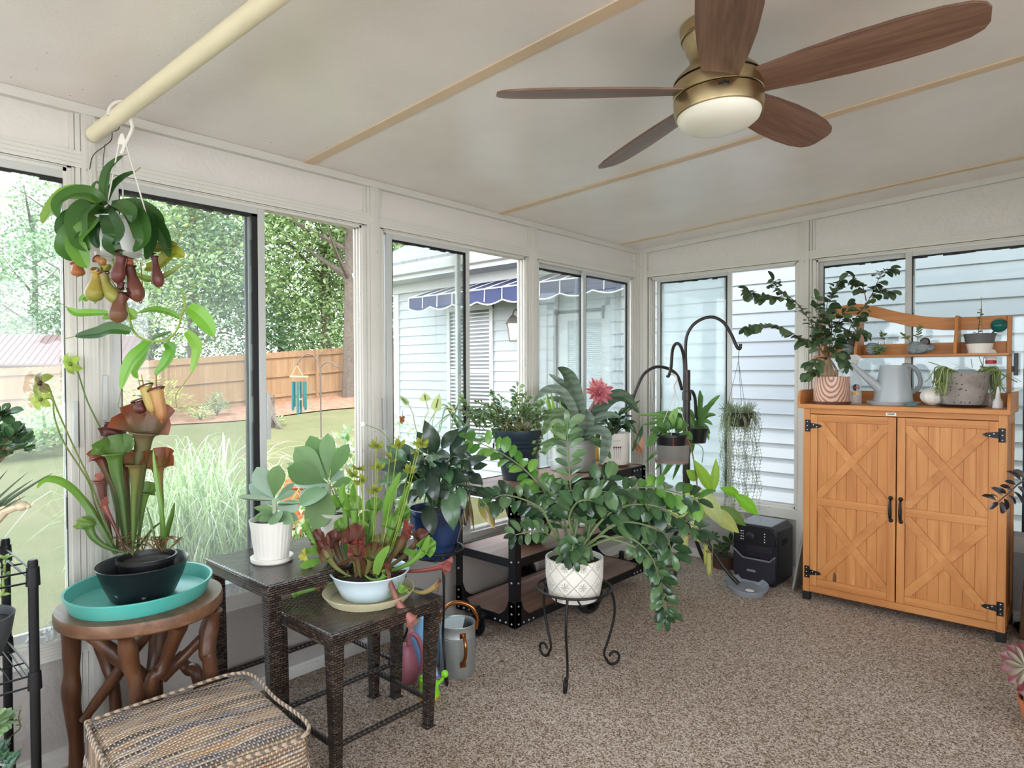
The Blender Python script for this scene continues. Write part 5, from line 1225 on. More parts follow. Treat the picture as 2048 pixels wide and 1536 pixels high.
def wicker(name,label,x0,x1,y0,y1,h,lt,lb,sz):
    cx,cy=(x0+x1)/2,(y0+y1)/2; hx,hy=(x1-x0)/2,(y1-y0)/2
    t=thing(name,label,'table',(cx,cy,0))
    box(-hx,hx,-hy,hy,h-.012,h).build('top',M['weave_top'],t,world=False,bevel=.008,seg=3)
    m=MB(); a=.052
    for u0,u1,v0,v1 in ((-hx+.004,hx-.004,-hy+.004,-hy+.03),(-hx+.004,hx-.004,hy-.03,hy-.004),(-hx+.004,-hx+.03,-hy+.03,hy-.03),(hx-.03,hx-.004,-hy+.03,hy-.03)): m.box(u0,u1,v0,v1,h-a,h-.010)
    m.build('apron',M['weave_leg'],t,world=False,bevel=.004)
    for sx_ in (-1,1):
        for sy_ in (-1,1):
            m=MB(); X=sx_*(hx-.006);Y=sy_*(hy-.006); vs=[]
            for z,w,ins in ((0,lb,.022),(h*.5,(lt+lb)/2,.012),(h-.02,lt,0)):
                xa_=X-sx_*ins; ya_=Y-sy_*ins
                vs+= [(xa_-sx_*w,ya_-sy_*w,z),(xa_,ya_-sy_*w,z),(xa_,ya_,z),(xa_-sx_*w,ya_,z)]
            fs=[(0,1,2,3),(8,9,10,11)]
            for k in (0,4):
                for i in range(4): fs.append((k+i,k+(i+1)%4,k+4+(i+1)%4,k+4+i))
            m.add(vs,fs); bmx=m.build('leg',M['weave_leg'],t,world=False,bevel=.006,seg=3)
    q=lb*.6+.018
    for (a_,b_) in (((-hx+q,-hy+q),(hx-q,-hy+q)),((-hx+q,hy-q),(hx-q,hy-q)),((-hx+q,-hy+q),(-hx+q,hy-q)),((hx-q,-hy+q),(hx-q,hy-q))):
        m=MB(); m.tube([(*a_,sz),(*b_,sz)],.0105,10); m.build('stretcher',M['wrapped'],t,world=False)
    return t
n=N('wrapped_wicker_rail'); v=n.co(); w=n.n('TexWave',{'Vector':v,'Scale':30.0},wave_type='BANDS',bands_direction='DIAGONAL').outputs[0]
M['wrapped']=n.end(n.bsdf(n.ramp(w,[(.3,hexc('15110f')),(.7,hexc('3c302a'))]),.35,0,n.bump(w,.6,.004),.6))
wicker('wicker_table','taller dark wicker table by the window under the ribbed pot',.012,.525,-3.335,-2.705,.62,.052,.036,.145)
wicker('wicker_stool','lower dark wicker stool in front, carrying the pale blue bowl',.365,.80,-3.26,-2.765,.50,.050,.034,.10)
# ---- white ribbed pot with paddle succulent
b=V((.255,-3.175,.6205)); R=pxr(43,b); H=pxr(84,b)
rp=thing('paddle_plant','pale paddle succulent in a white ribbed pot on the taller wicker table','plant',b)
m=MB(); m.lathe([(0,0),(R*.85,0),(R*.93,.006),(R*.95,.02),(R*.93,.021),(R*.85,.008),(0,.008)],40,b); m.build('saucer',M['white_ceramic'],rp)
m=MB();vs=[];fs=[];nn=96; pr=[(.0,.009),(.74,.009),(.76,.02),(.84,.4*H),(.93,.8*H),(1.0,H),(.96,H),(.90,H-.02),(0,H-.02)]
for i,(q,z) in enumerate(pr):
    for k in range(nn):
        a=2*pi*k/nn; fl=1-.035*abs(math.sin(a*14))*(1 if 2<=i<=4 else .35 if i==5 else 0); vs.append(b+V((R*q*fl*math.cos(a),R*q*fl*math.sin(a),z)))
for i in range(len(pr)-1):
    for k in range(nn): fs.append((i*nn+k,i*nn+(k+1)%nn,(i+1)*nn+(k+1)%nn,(i+1)*nn+k))
m.add(vs,fs); m.build('pot',M['white_ceramic'],rp)
m=MB(); m.lathe([(R*.91,H-.018),(0,H-.012)],30,b); m.build('soil',M['soil'],rp)
d4=depth(b); k4=lambda x,y,o=0: aD(440+x/3.2,820+y/3.2,d4+o)
L=MB();S=MB(); r=random.Random(6)
pal=(.20,.32,.22); pal2=(.30,.41,.32); gre=(.15,.27,.10)
S.tube(spline([b+V((0,0,H-.02)),k4(350,640),k4(345,570)],4),.009,8,cols=[hexc('aab79c')]*9)
def pad(x0,y0,x1,y1,w,c=None,o0=0,o1=0,bow=.06,prof='obov',up=None,k=None,L_=None,bb=None):
    k=k or k4; a=k(x0,y0,o0); e=k(x1,y1,o1); c=c or pal; (L_ or L).leaf(a,e,pxr(w/3.2,bb or b),up or (-FW+V((0,0,.35))),bow,.06,9,prof,mul(c,.95),mul(c,1.12),thick=.005)
pad(345,575,235,365,130,pal2,0,.0); pad(345,565,378,352,118,gre,0,-.02); pad(340,575,110,556,62,hexc('93a584'),0,-.05,.03,'oval',V((0,0,1))-FW*.35); pad(350,580,478,465,42,pal,0,.05); pad(350,590,482,515,40,pal,0,.02)
pad(345,590,185,475,70,pal2,0,.06); pad(370,600,515,590,52,gre,0,-.03,.03,'oval',V((0,0,1))-FW*.4); pad(360,615,512,630,70,pal2,.0,-.04,.03,'oval'); pad(350,640,215,625,50,gre,0,-.02,.05,'lance'); pad(350,660,205,700,60,hexc('6f8f66'),0,-.06,.1,'lance'); pad(350,670,250,715,60,hexc('6f8f66'),-.0,-.08,.1); pad(355,660,370,722,110,hexc('6d8d5e'),-.02,-.09,.1); pad(365,650,470,720,80,hexc('7b9a72'),0,-.06,.1); pad(360,650,500,700,60,pal,0,.0,.1); pad(350,620,300,560,50,pal,0,.06)
L.build('leaves',M['succulent'],rp); S.build('stem',M['stem'],rp)
# ---- second, larger paddle succulent behind
b=V((.21,-2.855,.6205)); R=.078; H=.135
r2=potted('paddle_plant','larger green paddle succulent in a white pot behind the ribbed pot','plant',b,[(0,0),(R*.7,0),(R*.95,H*.9),(R,H),(R*.93,H),(R*.85,H-.02),(0,H-.02)],M['white_ceramic'],40,(R*.87,H-.018))
d5=depth(b); k5=lambda x,y,o=0: aD(440+x/3.2,820+y/3.2,d5+o); L=MB();S=MB()
S.tube(spline([b+V((0,0,H-.03)),k5(700,600),k5(690,470)],4),.014,8,cols=[hexc('9ead90')]*9)
g5=(.13,.26,.085); g6=(.20,.34,.15); 
def P5(*a,**kw): pad(*a,k=k5,L_=L,bb=b,**kw)
P5(690,470,430,370,150,g5,0,-.06,.08,'obov'); P5(690,450,480,240,150,g6,0,0); P5(690,440,575,165,130,g5,0,.05); P5(695,440,690,148,105,g6,0,.04); P5(700,450,825,215,95,g5,0,-.02); P5(700,470,790,390,70,pal2,0,.06); P5(680,480,470,470,60,pal2,0,.06,.03,'oval'); P5(690,500,505,610,135,g6,0,-.06,.02,'oval',V((0,0,1))-FW*.7); P5(690,530,600,760,190,hexc('87a473'),-.01,-.09,.03,'oval'); P5(700,500,840,440,60,g5,0,.02); P5(690,520,510,540,70,pal2,0,.06,.02); P5(700,540,760,640,100,g5,.02,.04); P5(690,470,430,340,60,g5,.02,.08)
L.build('leaves',M['succulent'],r2); S.build('stem',M['stem'],r2)
# ---- purple pitcher plant in the pale blue bowl
M['pale_blue']=flat('pale_blue_plastic','c3d3dc',.4,var=.05); M['tan_plastic']=flat('tan_plastic','c6bd9a',.4,var=.08,scale=20)
b=V((.598,-2.965,.501)); saucer('plant_saucer','tan ridged saucer on the wicker stool',b,.172,.032,M['tan_plastic'],sx=1.06,rot=va)
b=V((.585,-2.95,.5055)); R=.148; H=.095
pb=potted('bowl_pitcher_plant','low bushy green and red pitcher plant in a pale blue bowl','plant',b,[(0,0),(R*.66,0),(R*.72,.006),(R*.86,.05),(R*.97,H-.006),(R*1.01,H-.002),(R*1.0,H+.002),(R*.95,H-.002),(R*.86,H-.025),(0,H-.025)],M['pale_blue'],48,(R*.85,H-.022),sx=1.05,rot=va)
d6=depth(b); k6=lambda x,y,o=0: aD(440+x/3.2,820+y/3.2,d6+o); r=random.Random(15)
lg=(.11,.25,.035); lg2=(.17,.33,.055); og=(.19,.19,.055); rm=(.14,.045,.03); rd=(.25,.045,.035)
top=b+V((0,0,H-.02))
def low(x0,y0,x1,y1,w,c0,c1,o0=0,o1=0,hood=.03,arch=.25,hc=None,face=None):
    a=k6(x0,y0,o0); e=k6(x1,y1,o1); L_=(e-a).length; mid=a.lerp(e,.5)+V((0,0,-L_*arch*.5)); trumpet([a,a.lerp(mid,.6),mid.lerp(e,.45)+V((0,0,-L_*arch*.1)),e],pxr(w/7.0,b),c0,c1,hood*1.0,hc or mul(c1,1.05),pb,r0=.003,face=face,hw=1.2,flare=1.15)
low(860,1060,800,620,44,lg,lg2,.02,.03,.045); low(870,1050,860,640,54,lg,lg2,0,0,.05); low(900,1060,985,640,50,lg,lg,0,.02,.045); low(940,1050,1095,760,56,lg,lg2,.03,.02,.05); low(880,1050,890,790,60,lg,lg2,-.02,-.03,.045); low(830,1060,735,850,56,og,rm,0,0,.045,.2,rm); low(870,1060,860,850,70,og,rm,-.04,-.08,.06,.1,rm,-FW+V((0,0,.6))); low(930,1060,970,950,66,og,og,-.04,-.07,.05,.2,rm); low(960,1050,1020,870,60,og,og,-.02,-.02,.04); low(990,1050,1190,800,66,og,rm,0,0,.05,.2,rd,RT); low(1000,1040,1270,830,50,og,rm,.03,.03,.04); low(1000,1040,1300,900,54,lg,lg2,0,-.02,.05,.3); low(820,1060,640,840,46,og,rm,.03,.02,.045,.2,rm); low(800,1060,690,900,50,rm,rm,0,-.02,.045,.2); low(850,1060,780,760,44,lg,lg2,.05,.06,.04); low(960,1040,1160,690,44,lg,lg,.06,.06,.045); low(920,1050,930,720,44,lg,lg2,.05,.05,.04); low(900,1060,1130,880,48,og,og,.05,.05,.04,.3); low(840,1065,700,950,44,og,og,-.03,-.06,.04,.3,rm); low(900,1070,880,930,46,og,rm,-.05,-.09,.05,.2,rd,-FW+V((0,0,.6)))
low(800,1050,540,945,40,lg2,hexc('c3c35a'),0,-.03,.03,.5,hexc('b9a94a'),-RT); low(790,1045,560,770,44,lg,lg2,.03,.02,.04,.3,None,-RT); low(1000,1030,1420,1000,44,rm,rd,.03,.0,.05,.1,rd,RT); low(1040,1030,1380,1130,40,og,hexc('a98c55'),0,-.02,.03,.5,rm,RT); low(1000,1060,1160,1150,46,lg,lg2,-.06,-.1,.03,.7,None,RT+V((0,0,1))); low(820,1060,500,1160,50,lg,lg2,-.03,-.06,.02,.1,None,-RT); low(930,1060,1060,1050,40,lg2,lg2,-.07,-.10,.01,.6)
low(760,1060,660,1110,44,rm,rm,-.02,-.05,.03,.2,rm,-RT)
Q=[k6(1060,1000,-.08),k6(1100,1130,-.11),k6(1150,1250,-.12),k6(1225,1345,-.12)]
trumpet(Q,pxr(10,b),rm,hexc('b5746a'),.03,hexc('b5746a'),pb,r0=.006,face=RT)
L=MB()
def st6(x0,y0,x1,y1,x2,y2,w,c0,c1,o=0):
    P=spline([k6(x0,y0,o),k6(x1,y1,o-.02),k6(x2,y2,o-.03)],6); n_=len(P); L.blade(P,[pxr(w/3.2,b)*math.sin(pi*min(1,.12+.86*i/(n_-1)))**.7 for i in range(n_)],-FW+V((0,0,.3)),.3,c0,c1)
st6(1060,700,1090,560,1155,400,60,lg,lg2,.0); st6(1000,1050,1030,950,1085,870,60,lg2,lg2,-.09); st6(860,700,790,560,795,470,50,lg,lg2,.03); st6(900,640,860,560,855,470,45,hexc('6fa53c'),lg,.05); st6(1150,640,1180,560,1220,460,36,lg2,lg2,.04); st6(1180,900,1290,920,1340,800,50,lg,lg2,.0); st6(760,620,740,560,740,540,40,lg,lg,.04); st6(640,960,560,990,510,1000,50,lg,lg2,-.02); st6(690,860,620,900,520,900,50,lg,lg2,.02)
for i in range(14):
    x=r.uniform(780,1080); q=k6(x,1055,r.uniform(-.06,.04)); st6(x,1070,x+r.uniform(-40,40),1000,x+r.uniform(-70,70),r.uniform(900,980),26,hexc('7d5a3c'),hexc('6a3a30'),r.uniform(-.05,.04))
L.build('leaves',M['pitcher'],pb)
S=MB(); fcol=((.27,.30,.05),(.24,.21,.05))
for i,(x,y) in enumerate(((1000,215),(1140,210),(1290,205),(1090,290),(890,360),(855,400),(1010,350),(1215,370),(990,500),(900,440),(1260,265))):
    o=(i%4-1.5)*.03; e=k6(x,y,o); q=k6(lerp(940,x,.35),1030,o*.5); S.tube(spline([q,q.lerp(e,.5)+V((.01,0,.01)),e+V((0,0,.012)),e],5),.0018,5,cols=[hexc('8a9a45')]*16); flower(e+V((0,0,-.006)),pxr(15,b),pb,50+i,-FW*.55+V((r.uniform(-.6,.6),r.uniform(-.4,.4),-.75)),fcol)
for (x,y,bx) in ((915,95,1180),(1170,30,1330)):
    pass
S.build('flower_stems',M['stem'],pb)
# ================================================================== watering cans on the floor
M['galv']=brushed('galvanised_steel','aeb2af',.5,.75); M['copper']=brushed('copper','b0703f',.25)
b=V((.512,-2.425,0)); R=.081; H=.225
gc=thing('watering_can','galvanised watering can with copper handles beside the wicker stool','watering can',b)
m=MB(); m.lathe([(0,0),(R*.95,0),(R*.97,.006),(R*.985,H*.74),(R*1.0,H*.745),(R*1.0,H*.75),(R*.985,H*.755),(R*.985,H*.775),(R*1.0,H*.78),(R*1.0,H*.785),(R*.99,H*.79),(R*1.0,H-.003),(R*1.015,H),(R*.995,H+.003),(R*.97,H-.004),(R*.965,.01),(0,.01)],48,b); m.build('body',M['galv'],gc)
m=MB(); dirn=V((-.75,-.66,0)); m.prism([b+V((0,0,H-.006))+V((math.cos(a)*R*.95,math.sin(a)*R*.95,0)) for a in [math.atan2(dirn.y,dirn.x)+pi*.62*(i/8-.5)*2+0 for i in range(9)]],(0,0,0),(0,0,.004)); m.build('splash_guard',M['galv'],gc)
m=MB(); q=b+V((0,0,H-.01)); P=spline([q-RT*R*1.02,q-RT*R*1.0+V((0,0,.03)),q-RT*R*.55+V((0,0,.085)),q+RT*R*.1+V((0,0,.10)),q+RT*R*.8+V((0,0,.08)),q+RT*R*1.1+V((0,0,.03)),q+RT*R*1.03+V((0,0,-.02))],6); m.tube(P,.0085,12); m.build('carry_handle',M['copper'],gc)
f0=(-FW*.93+RT*.36).normalized(); f0.z=0; f0.normalize(); m=MB(); q=b+f0*R; m.tube(spline([q+V((0,0,H*.86)),q+f0*.022+V((0,0,H*.87)),q+f0*.045+V((0,0,H*.7)),q+f0*.035+V((0,0,H*.48)),q+f0*.006+V((0,0,H*.33)),q+V((0,0,H*.28))],6),.0075,12)
sd=f0.cross(V((0,0,1)))
for z in (H*.86,H*.29): m.prism([q+f0*.001+sd*.014+V((0,0,z-.012)),q+f0*.001-sd*.014+V((0,0,z-.012)),q+f0*.001-sd*.014+V((0,0,z+.012)),q+f0*.001+sd*.014+V((0,0,z+.012))],(0,0,0),f0*.003)
m.build('back_handle',M['copper'],gc)
m=MB(); q=b-f0*R*.9; m.tube([q+V((0,0,.05)),q-f0*.09+V((0,0,.14)),q-f0*.16+V((0,0,.225))],[.022,.014,.010],14); m.build('spout',M['galv'],gc)
M['rose']=flat('rose_plastic','9c5a68',.4); b=V((.392,-2.63,0)); R=.058
pk_=thing('watering_can','dusty pink plastic watering can behind the wicker stool legs','watering can',b)
m=MB(); m.lathe([(0,0),(R*.95,0),(R*1.05,.02),(R*1.0,.07),(R*.75,.125),(R*.6,.15),(R*.55,.152),(0,.148)],36,b); m.build('body',M['rose'],pk_)
m=MB(); z=V((0,0,1)); m.tube(spline([b+RT*R*.3+z*.145,b+RT*R*.35+z*.20,b+RT*R*.9+z*.19,b+RT*R*1.35+z*.12,b+RT*R*1.25+z*.05,b+RT*R*.9+z*.03],6),[.011]*31,10); m.build('handle',M['rose'],pk_)
m=MB(); m.tube(spline([b-RT*R*.85+z*.05,b-RT*R*1.05+z*.13,b-RT*R*.75+z*.17,b-RT*R*1.25+z*.235],6),[lerp(.014,.007,i/18) for i in range(19)],10); m.build('spout',M['rose'],pk_)
M['sky_plastic']=flat('sky_blue_plastic','8dbfe6',.35); b=V((.352,-2.47,0)); R=.065
bc=thing('watering_can','light blue plastic watering can behind the stool leg','watering can',b)
m=MB(); m.lathe([(0,0),(R*.8,0),(R*.92,.02),(R*1.0,.09),(R*.98,.12),(R*.8,.165),(R*.45,.20),(R*.42,.22),(0,.22)],36,b); m.build('body',M['sky_plastic'],bc)
m=MB(); m.tube([b-RT*R*.6+z*.03,b-RT*R*1.15+z*.16,b-RT*R*1.5+z*.27],[.02,.015,.009],12); m.build('spout',M['sky_plastic'],bc)
m=MB(); m.tube(spline([b+RT*R*.3+z*.2,b+RT*R*.7+z*.25,b+RT*R*1.4+z*.2,b+RT*R*1.35+z*.09,b+RT*R*.9+z*.05],6),.009,10); m.build('handle',M['sky_plastic'],bc)
M['lime_plastic']=flat('lime_plastic','8fe02e',.35); M['purple']=flat('purple_plastic','7a5bb0',.4); M['orange']=flat('orange_plastic','d98a2e',.5); b=V((.588,-2.66,0)); R=.040
gt=thing('toy_watering_can','small lime green toy watering can with blue and purple flowers','toy',b)
m=MB(); m.lathe([(0,.008),(R*1.08,.008),(R*1.08,.022),(R,.024),(R*.92,.075),(R*.86,.076),(0,.07)],30,b); m.build('body',M['lime_plastic'],gt)
m=MB(); m.lathe([(0,0),(R*1.1,0),(R*1.1,.008),(0,.008)],30,b); m.build('base_ring',M['orange'],gt)
m=MB(); m.lathe([(R*.55,.072),(R*.6,.09),(R*.4,.13),(R*.2,.15),(0,.15)],20,b+RT*.015); m.build('top',M['sky_plastic'],gt)
m=MB()
for k in range(6): a=k*1.05; m.sphere(b+RT*.015+V((R*.55*math.cos(a),R*.55*math.sin(a),.085)),.009,8,6)
m.build('flower_dots',M['purple'],gt)
m=MB(); m.ring(b-RT*R*.7+z*.065,.018,.005,18,7,'y'); m.build('loop_handle',M['lime_plastic'],gt)
m=MB(); m.tube(spline([b+RT*R*.8+z*.05,b+RT*R*1.5+z*.08,b+RT*R*1.6+z*.10],4),.007,8); m.sphere(b+RT*R*1.65+z*.095,.016,10,7); m.build('spout',M['lime_plastic'],gt)
# ================================================================== iron stand with peace lily
def scroll_stand(name,label,c,R,zr,feet,rr0=.0055,h_in=.03,curl=.03,bow=.03):
    """ring stand: ring at height zr, legs ending in scrolled feet"""
    t=thing(name,label,'plant stand',(c.x,c.y,0))
    m=MB(); m.ring((c.x,c.y,zr),R,rr0,48,8); m.build('ring',M['black_metal'],t)
    for f in feet:
        fo=V((f[0]-c.x,f[1]-c.y,0)); L_=fo.length; d=fo.normalized(); base=V((c.x,c.y,0)); z=V((0,0,1))
        P=[base+d*R+z*zr, base+d*(R+bow*.8)+z*zr*.80, base+d*(R+bow*.9)+z*zr*.6, base+d*(R+bow*.2)+z*zr*.36, base+d*(L_-curl*1.35)+z*zr*.17]
        cc=base+d*(L_-.0)+z*(curl+rr0)
        for k in range(11):
            a=pi+.25+ k/10*(2*pi*.92); rad=curl*(1-.45*max(0,k-3)/7); P.append(cc+d*(rad*math.cos(a))+z*(rad*math.sin(a)))
        m=MB(); m.tube(spline(P,4),rr0,9); m.v=[(x,y,max(z_,.0005)) for x,y,z_ in m.v]; m.build('leg',M['black_metal'],t)
    m=MB(); nn=len(feet); z=V((0,0,1))
    for k in range(nn):
        a0=math.atan2(feet[k][1]-c.y,feet[k][0]-c.x)+.25; a1=a0+2*pi/nn-.5
        A=V((c.x+R*math.cos(a0),c.y+R*math.sin(a0),zr)); B=V((c.x+R*math.cos(a1),c.y+R*math.sin(a1),zr)); am=(a0+a1)/2
        m.tube(spline([A,V((c.x+R*.75*math.cos(a0+.2),c.y+R*.75*math.sin(a0+.2),zr-h_in)),V((c.x+R*.55*math.cos(am),c.y+R*.55*math.sin(am),zr-h_in-.006)),V((c.x+R*.75*math.cos(a1-.2),c.y+R*.75*math.sin(a1-.2),zr-h_in)),B],5),rr0*.7,7)
    m.ring((c.x,c.y,zr-h_in-.004),R*.6,rr0*.7,36,7); m.build('cradle',M['black_metal'],t)
    return t
c=V((.405,-2.455,0))
scroll_stand('plant_stand','tall black iron plant stand holding the dark blue pot',c,.125,.55,[(.574,-2.55),(.30,-2.305),(.27,-2.60)],curl=.022,h_in=.035)
n=N('cobalt_glaze'); M['cobalt']=n.end(n.bsdf(n.ramp(n.noise(4,n.co(),4),[(.3,hexc('0d1730')),(.65,hexc('1b3c6b'))]),.16,0,None,.7))
b=V((.405,-2.455,.514)); R=.125; H=.225
pl=potted('peace_lily','dark leaved peace lily with pale spathes in a cobalt blue pot','plant',b,[(0,0),(R*.62,0),(R*.78,.06),(R*.93,.14),(R*.98,.19),(R*1.04,.205),(R*1.04,H),(R*.95,H),(R*.9,H-.03),(0,H-.03)],M['cobalt'],44,(R*.91,H-.028))
d7=depth(b); k7=lambda x,y,o=0: aD(700+x/3.491,680+y/3.491,d7+o); L=MB();S=MB(); r=random.Random(77)
lc=G('2c4030','3b5640','26382c','4a6a4a'); crownp=b+V((0,0,H+.01))
def bigleaf(x0,y0,x1,y1,w,o0=0,o1=0,c=None,bow=.12,up=None,stem=True,prof='lance'):
    a=k7(x0,y0,o0); e=k7(x1,y1,o1); c=c or pick(r,lc)
    if stem: S.tube(spline([crownp+V((r.uniform(-.05,.05),r.uniform(-.05,.05),0)),crownp.lerp(a,.55)+V((0,0,.05)),a],4),.0028,5,cols=[hexc('4d6a3f')]*9)
    L.leaf(a,e,pxr(w/3.491,b),up or (-FW*.8+V((0,0,.55))),bow,.10,9,prof,c,mul(c,1.15),mid=mul(c,1.5),wave=.03)
for q in ((560,930,600,1135,100,-.12,-.16),(520,960,455,1100,90,-.1,-.12),(690,1040,725,1330,130,-.12,-.17),(540,1150,580,1370,110,-.12,-.17),(640,960,830,980,120,-.1,-.14),(600,790,520,560,120,.0,-.02),(640,760,760,620,90,.02,.04),(700,880,830,720,90,.02,.03),(560,800,470,640,110,.02,.03),(760,900,760,750,110,.04,.05),(800,880,960,820,80,.0,-.03),(830,950,930,1010,90,-.04,-.08),(880,1040,1000,1110,60,-.06,-.1),(400,860,250,740,90,.0,-.02),(420,880,210,920,90,-.04,-.07),(430,920,200,1010,100,-.05,-.09),(450,850,330,720,100,.03,.04),(380,900,180,850,80,.0,.0),(420,1000,330,1100,80,-.08,-.1),(500,900,420,780,100,.0,.0),(650,860,640,760,110,-.05,-.04),(560,880,620,800,100,-.08,-.08),(480,840,420,760,90,.03,.04),(700,800,830,600,80,.06,.08),(760,1020,800,1180,80,-.1,-.14),(620,1010,680,1120,100,-.12,-.15),(860,900,960,870,60,.04,.04),(360,960,240,1090,70,.0,-.02),(930,1080,1010,1300,60,-.08,-.12)):
    bigleaf(*q)
for i in range(46):
    a=r.uniform(0,6.28); d=V((math.cos(a),math.sin(a),0)); h=r.uniform(.06,.24); p=crownp+d*r.uniform(.06,.13)+V((0,0,h)); e=p+d*r.uniform(.07,.12)+V((0,0,r.uniform(-.16,.07))); cc=pick(r,lc)
    S.tube(spline([crownp+d*.03,crownp.lerp(p,.6)+V((0,0,.04)),p],3),.0025,5,cols=[hexc('4d6a3f')]*7); L.leaf(p,e,r.uniform(.045,.075),V((0,0,1))-FW*.2,.15,.1,8,'lance',cc,mul(cc,1.15),mid=mul(cc,1.4))
for i in range(8):
    a=k7(r.uniform(740,900),r.uniform(1050,1120),-.05); e=a+V((r.uniform(-.02,.05),r.uniform(-.03,.03),-r.uniform(.08,.16))); cc=hexc('5a5a3a'); L.leaf(a,e,.012,-FW,.1,.3,6,'lance',cc,hexc('8a6a42'))
L.leaf(k7(900,1100,-.08),k7(1015,1320,-.13),pxr(20,b),-FW,.15,.2,8,'lance',hexc('5d7a45'),hexc('a87a3c'))
L.build('leaves',M['leaf_gloss'],pl)
P_=MB()
for (x0,y0,x1,y1,w,c,bx,by) in ((560,470+0,515,365,0,None,520,560),):
    pass
def spathe(pts,tipx,tipy,w,c,o):
    a=k7(*pts[-1],o); e=k7(tipx,tipy,o-.01); S.tube(spline([crownp]+[k7(*p,o) for p in pts],5),.002,5,cols=[hexc('9aa878')]*(5*len(pts)+1)); P_=MB(); P_.leaf(a,e,pxr(w/3.491,b),-FW+V((0,0,.2)),.05,.12,7,'heart',c,mul(c,1.05)); P_.tube([a.lerp(e,.2)-FW*.006,a.lerp(e,.7)-FW*.006],.003,7,cols=[hexc('6d7a45')]*2); P_.build('spathe',M['leaf_thin'],pl)
sc=hexc('c9d09c'); spathe([(520,620),(545,500),(530,430)],520,365,75,sc,.02); spathe([(575,620),(580,560),(595,500)],625,375,75,sc,-.0); spathe([(465,640),(440,520),(410,455)],345,385,40,hexc('a9b58a'),.03); spathe([(620,640),(650,570),(730,490)],650,470,30,hexc('b9b58a'),.05)
S.build('stems',M['stem'],pl)
m=MB(); q=k7(365,540,.02); 
for k in range(7): a=k*.9; m.leaf(q,q+V((.018*math.cos(a),.012*math.sin(a),-.016+.018*math.sin(a*2))),.014,-FW,.2,.2,5,'lance',hexc('7a4a2a'),hexc('a8693a'))
m.tube([q,k7(370,490,.02)],.001,4,cols=[hexc('6d4a2a')]*2); m.build('dried_flower',M['leaf_thin'],pl)
S=MB(); S.tube(spline([crownp,k7(300,740,0),k7(220,640,0),k7(110,592,0)],6),.0016,5,cols=[hexc('6d8a5a')]*19); S.sphere(k7(90,588,0),.011,10,7); S.build('flower_bud',M['stem'],pl)
# ================================================================== industrial plant cart
M['cart_wood']=wood('worn_cart_boards',[hexc('5c4238'),hexc('8b6a5a'),hexc('b09182')],grain=(26,2,26),rough=.35,bump=.1)
M['rivet']=brushed('steel_bolt','b9bcc0',.3)
M['tyre']=flat('black_rubber','1b1b1d',.55)
cx0,cx1,cy0,cy1=.085,.51,-2.03,-.78
ct=thing('plant_cart','black iron and wood three tier cart on wheels loaded with plants','cart',((cx0+cx1)/2,(cy0+cy1)/2,0))
def rivets(m,pts,n_):
    for p in pts: m.sphere(V(p),.0065,8,5)
for z in (.118,.415,.755):
    q=.0 if z>.7 else .03
    m=MB(); m.box(cx0+.006,cx1-.006,cy0+.006,cy1-.006,z-.02,z)
    for k in range(1,5):
        pass
    m.build('shelf_board',M['cart_wood'],ct)
    m=MB(); h=.05 if z>.7 else .04
    m.box(cx0,cx1,cy0,cy0+.006,z-h,z+.003); m.box(cx0,cx1,cy1-.006,cy1,z-h,z+.003); m.box(cx0,cx0+.006,cy0+.006,cy1-.006,z-h,z+.003); m.box(cx1-.006,cx1,cy0+.006,cy1-.006,z-h,z+.003)
    m.build('shelf_frame',M['black_metal'],ct)
for x,sx in ((cx0,1),(cx1,-1)):
    for y,sy in ((cy0,1),(cy1,-1)):
        m=MB(); t=.005; w=.042
        xs=sorted((x-sx*.002,x+sx*w)); ys=sorted((y-sy*.002,y+sy*w))
        ox=sorted((x-sx*.003,x+sx*t)); oy=sorted((y-sy*.003,y+sy*t))
        m.box(ox[0],ox[1],ys[0],ys[1],.075,.752); m.box(xs[0],xs[1],oy[0],oy[1],.075,.752)
        for zz,dz in ((.078,1),(.752,-1)):
            arc=[(.15,0),(.15,.035),(.10,.05),(.065,.078),(.045,.125),(0,.125),(0,0)]
            m.prism([V((x+sx*a,0,zz+dz*b_)) for a,b_ in arc],(0,y-sy*.003,0),(0,y+sy*.003,0)); m.prism([V((0,y+sy*a,zz+dz*b_)) for a,b_ in arc],(x-sx*.003,0,0),(x+sx*.003,0,0))
        pst=m.build('corner_post',M['black_metal'],ct)
        m=MB(); pp=[]
        for zz,dz in ((.078,1),(.752,-1)):
            for a,b_ in ((.02,.015),(.06,.015),(.10,.015),(.135,.015),(.02,.065),(.02,.105)):
                pp+= [(x+sx*a,y-sy*.004,zz+dz*b_),(x-sx*.004,y+sy*a,zz+dz*b_)]
        for zz in (.3,.405): pp+= [(x+sx*.02,y-sy*.004,zz),(x-sx*.004,y+sy*.02,zz)]
        rivets(m,pp,0); m.build('rivets',M['rivet'],pst)
def wheel(c,R,w,spokes=6,name='wheel'):
    m=MB(); q=[]
    for rr_,x in ((R*.78,-w/2),(R*.97,-w/2),(R,-w*.3),(R,w*.3),(R*.97,w/2),(R*.78,w/2),(R*.78,-w/2)): q.append((rr_,x))
    m.lathe(q,40); m.v=[(c.x+z,c.y+x,c.z+y) for x,y,z in m.v]; t=m.build(name,M['tyre'],ct)
    m=MB(); m.lathe([(0,-w*.6),(R*.18,-w*.6),(R*.18,w*.6),(0,w*.6)],20); m.v=[(c.x+z,c.y+x,c.z+y) for x,y,z in m.v]
    for k in range(spokes):
        a=k*2*pi/spokes; m.bar(c,c+V((0,math.cos(a)*R*.8,math.sin(a)*R*.8)),w*.4,R*.12,V((1,0,0)))
    m.build('hub',M['black_metal'],t)
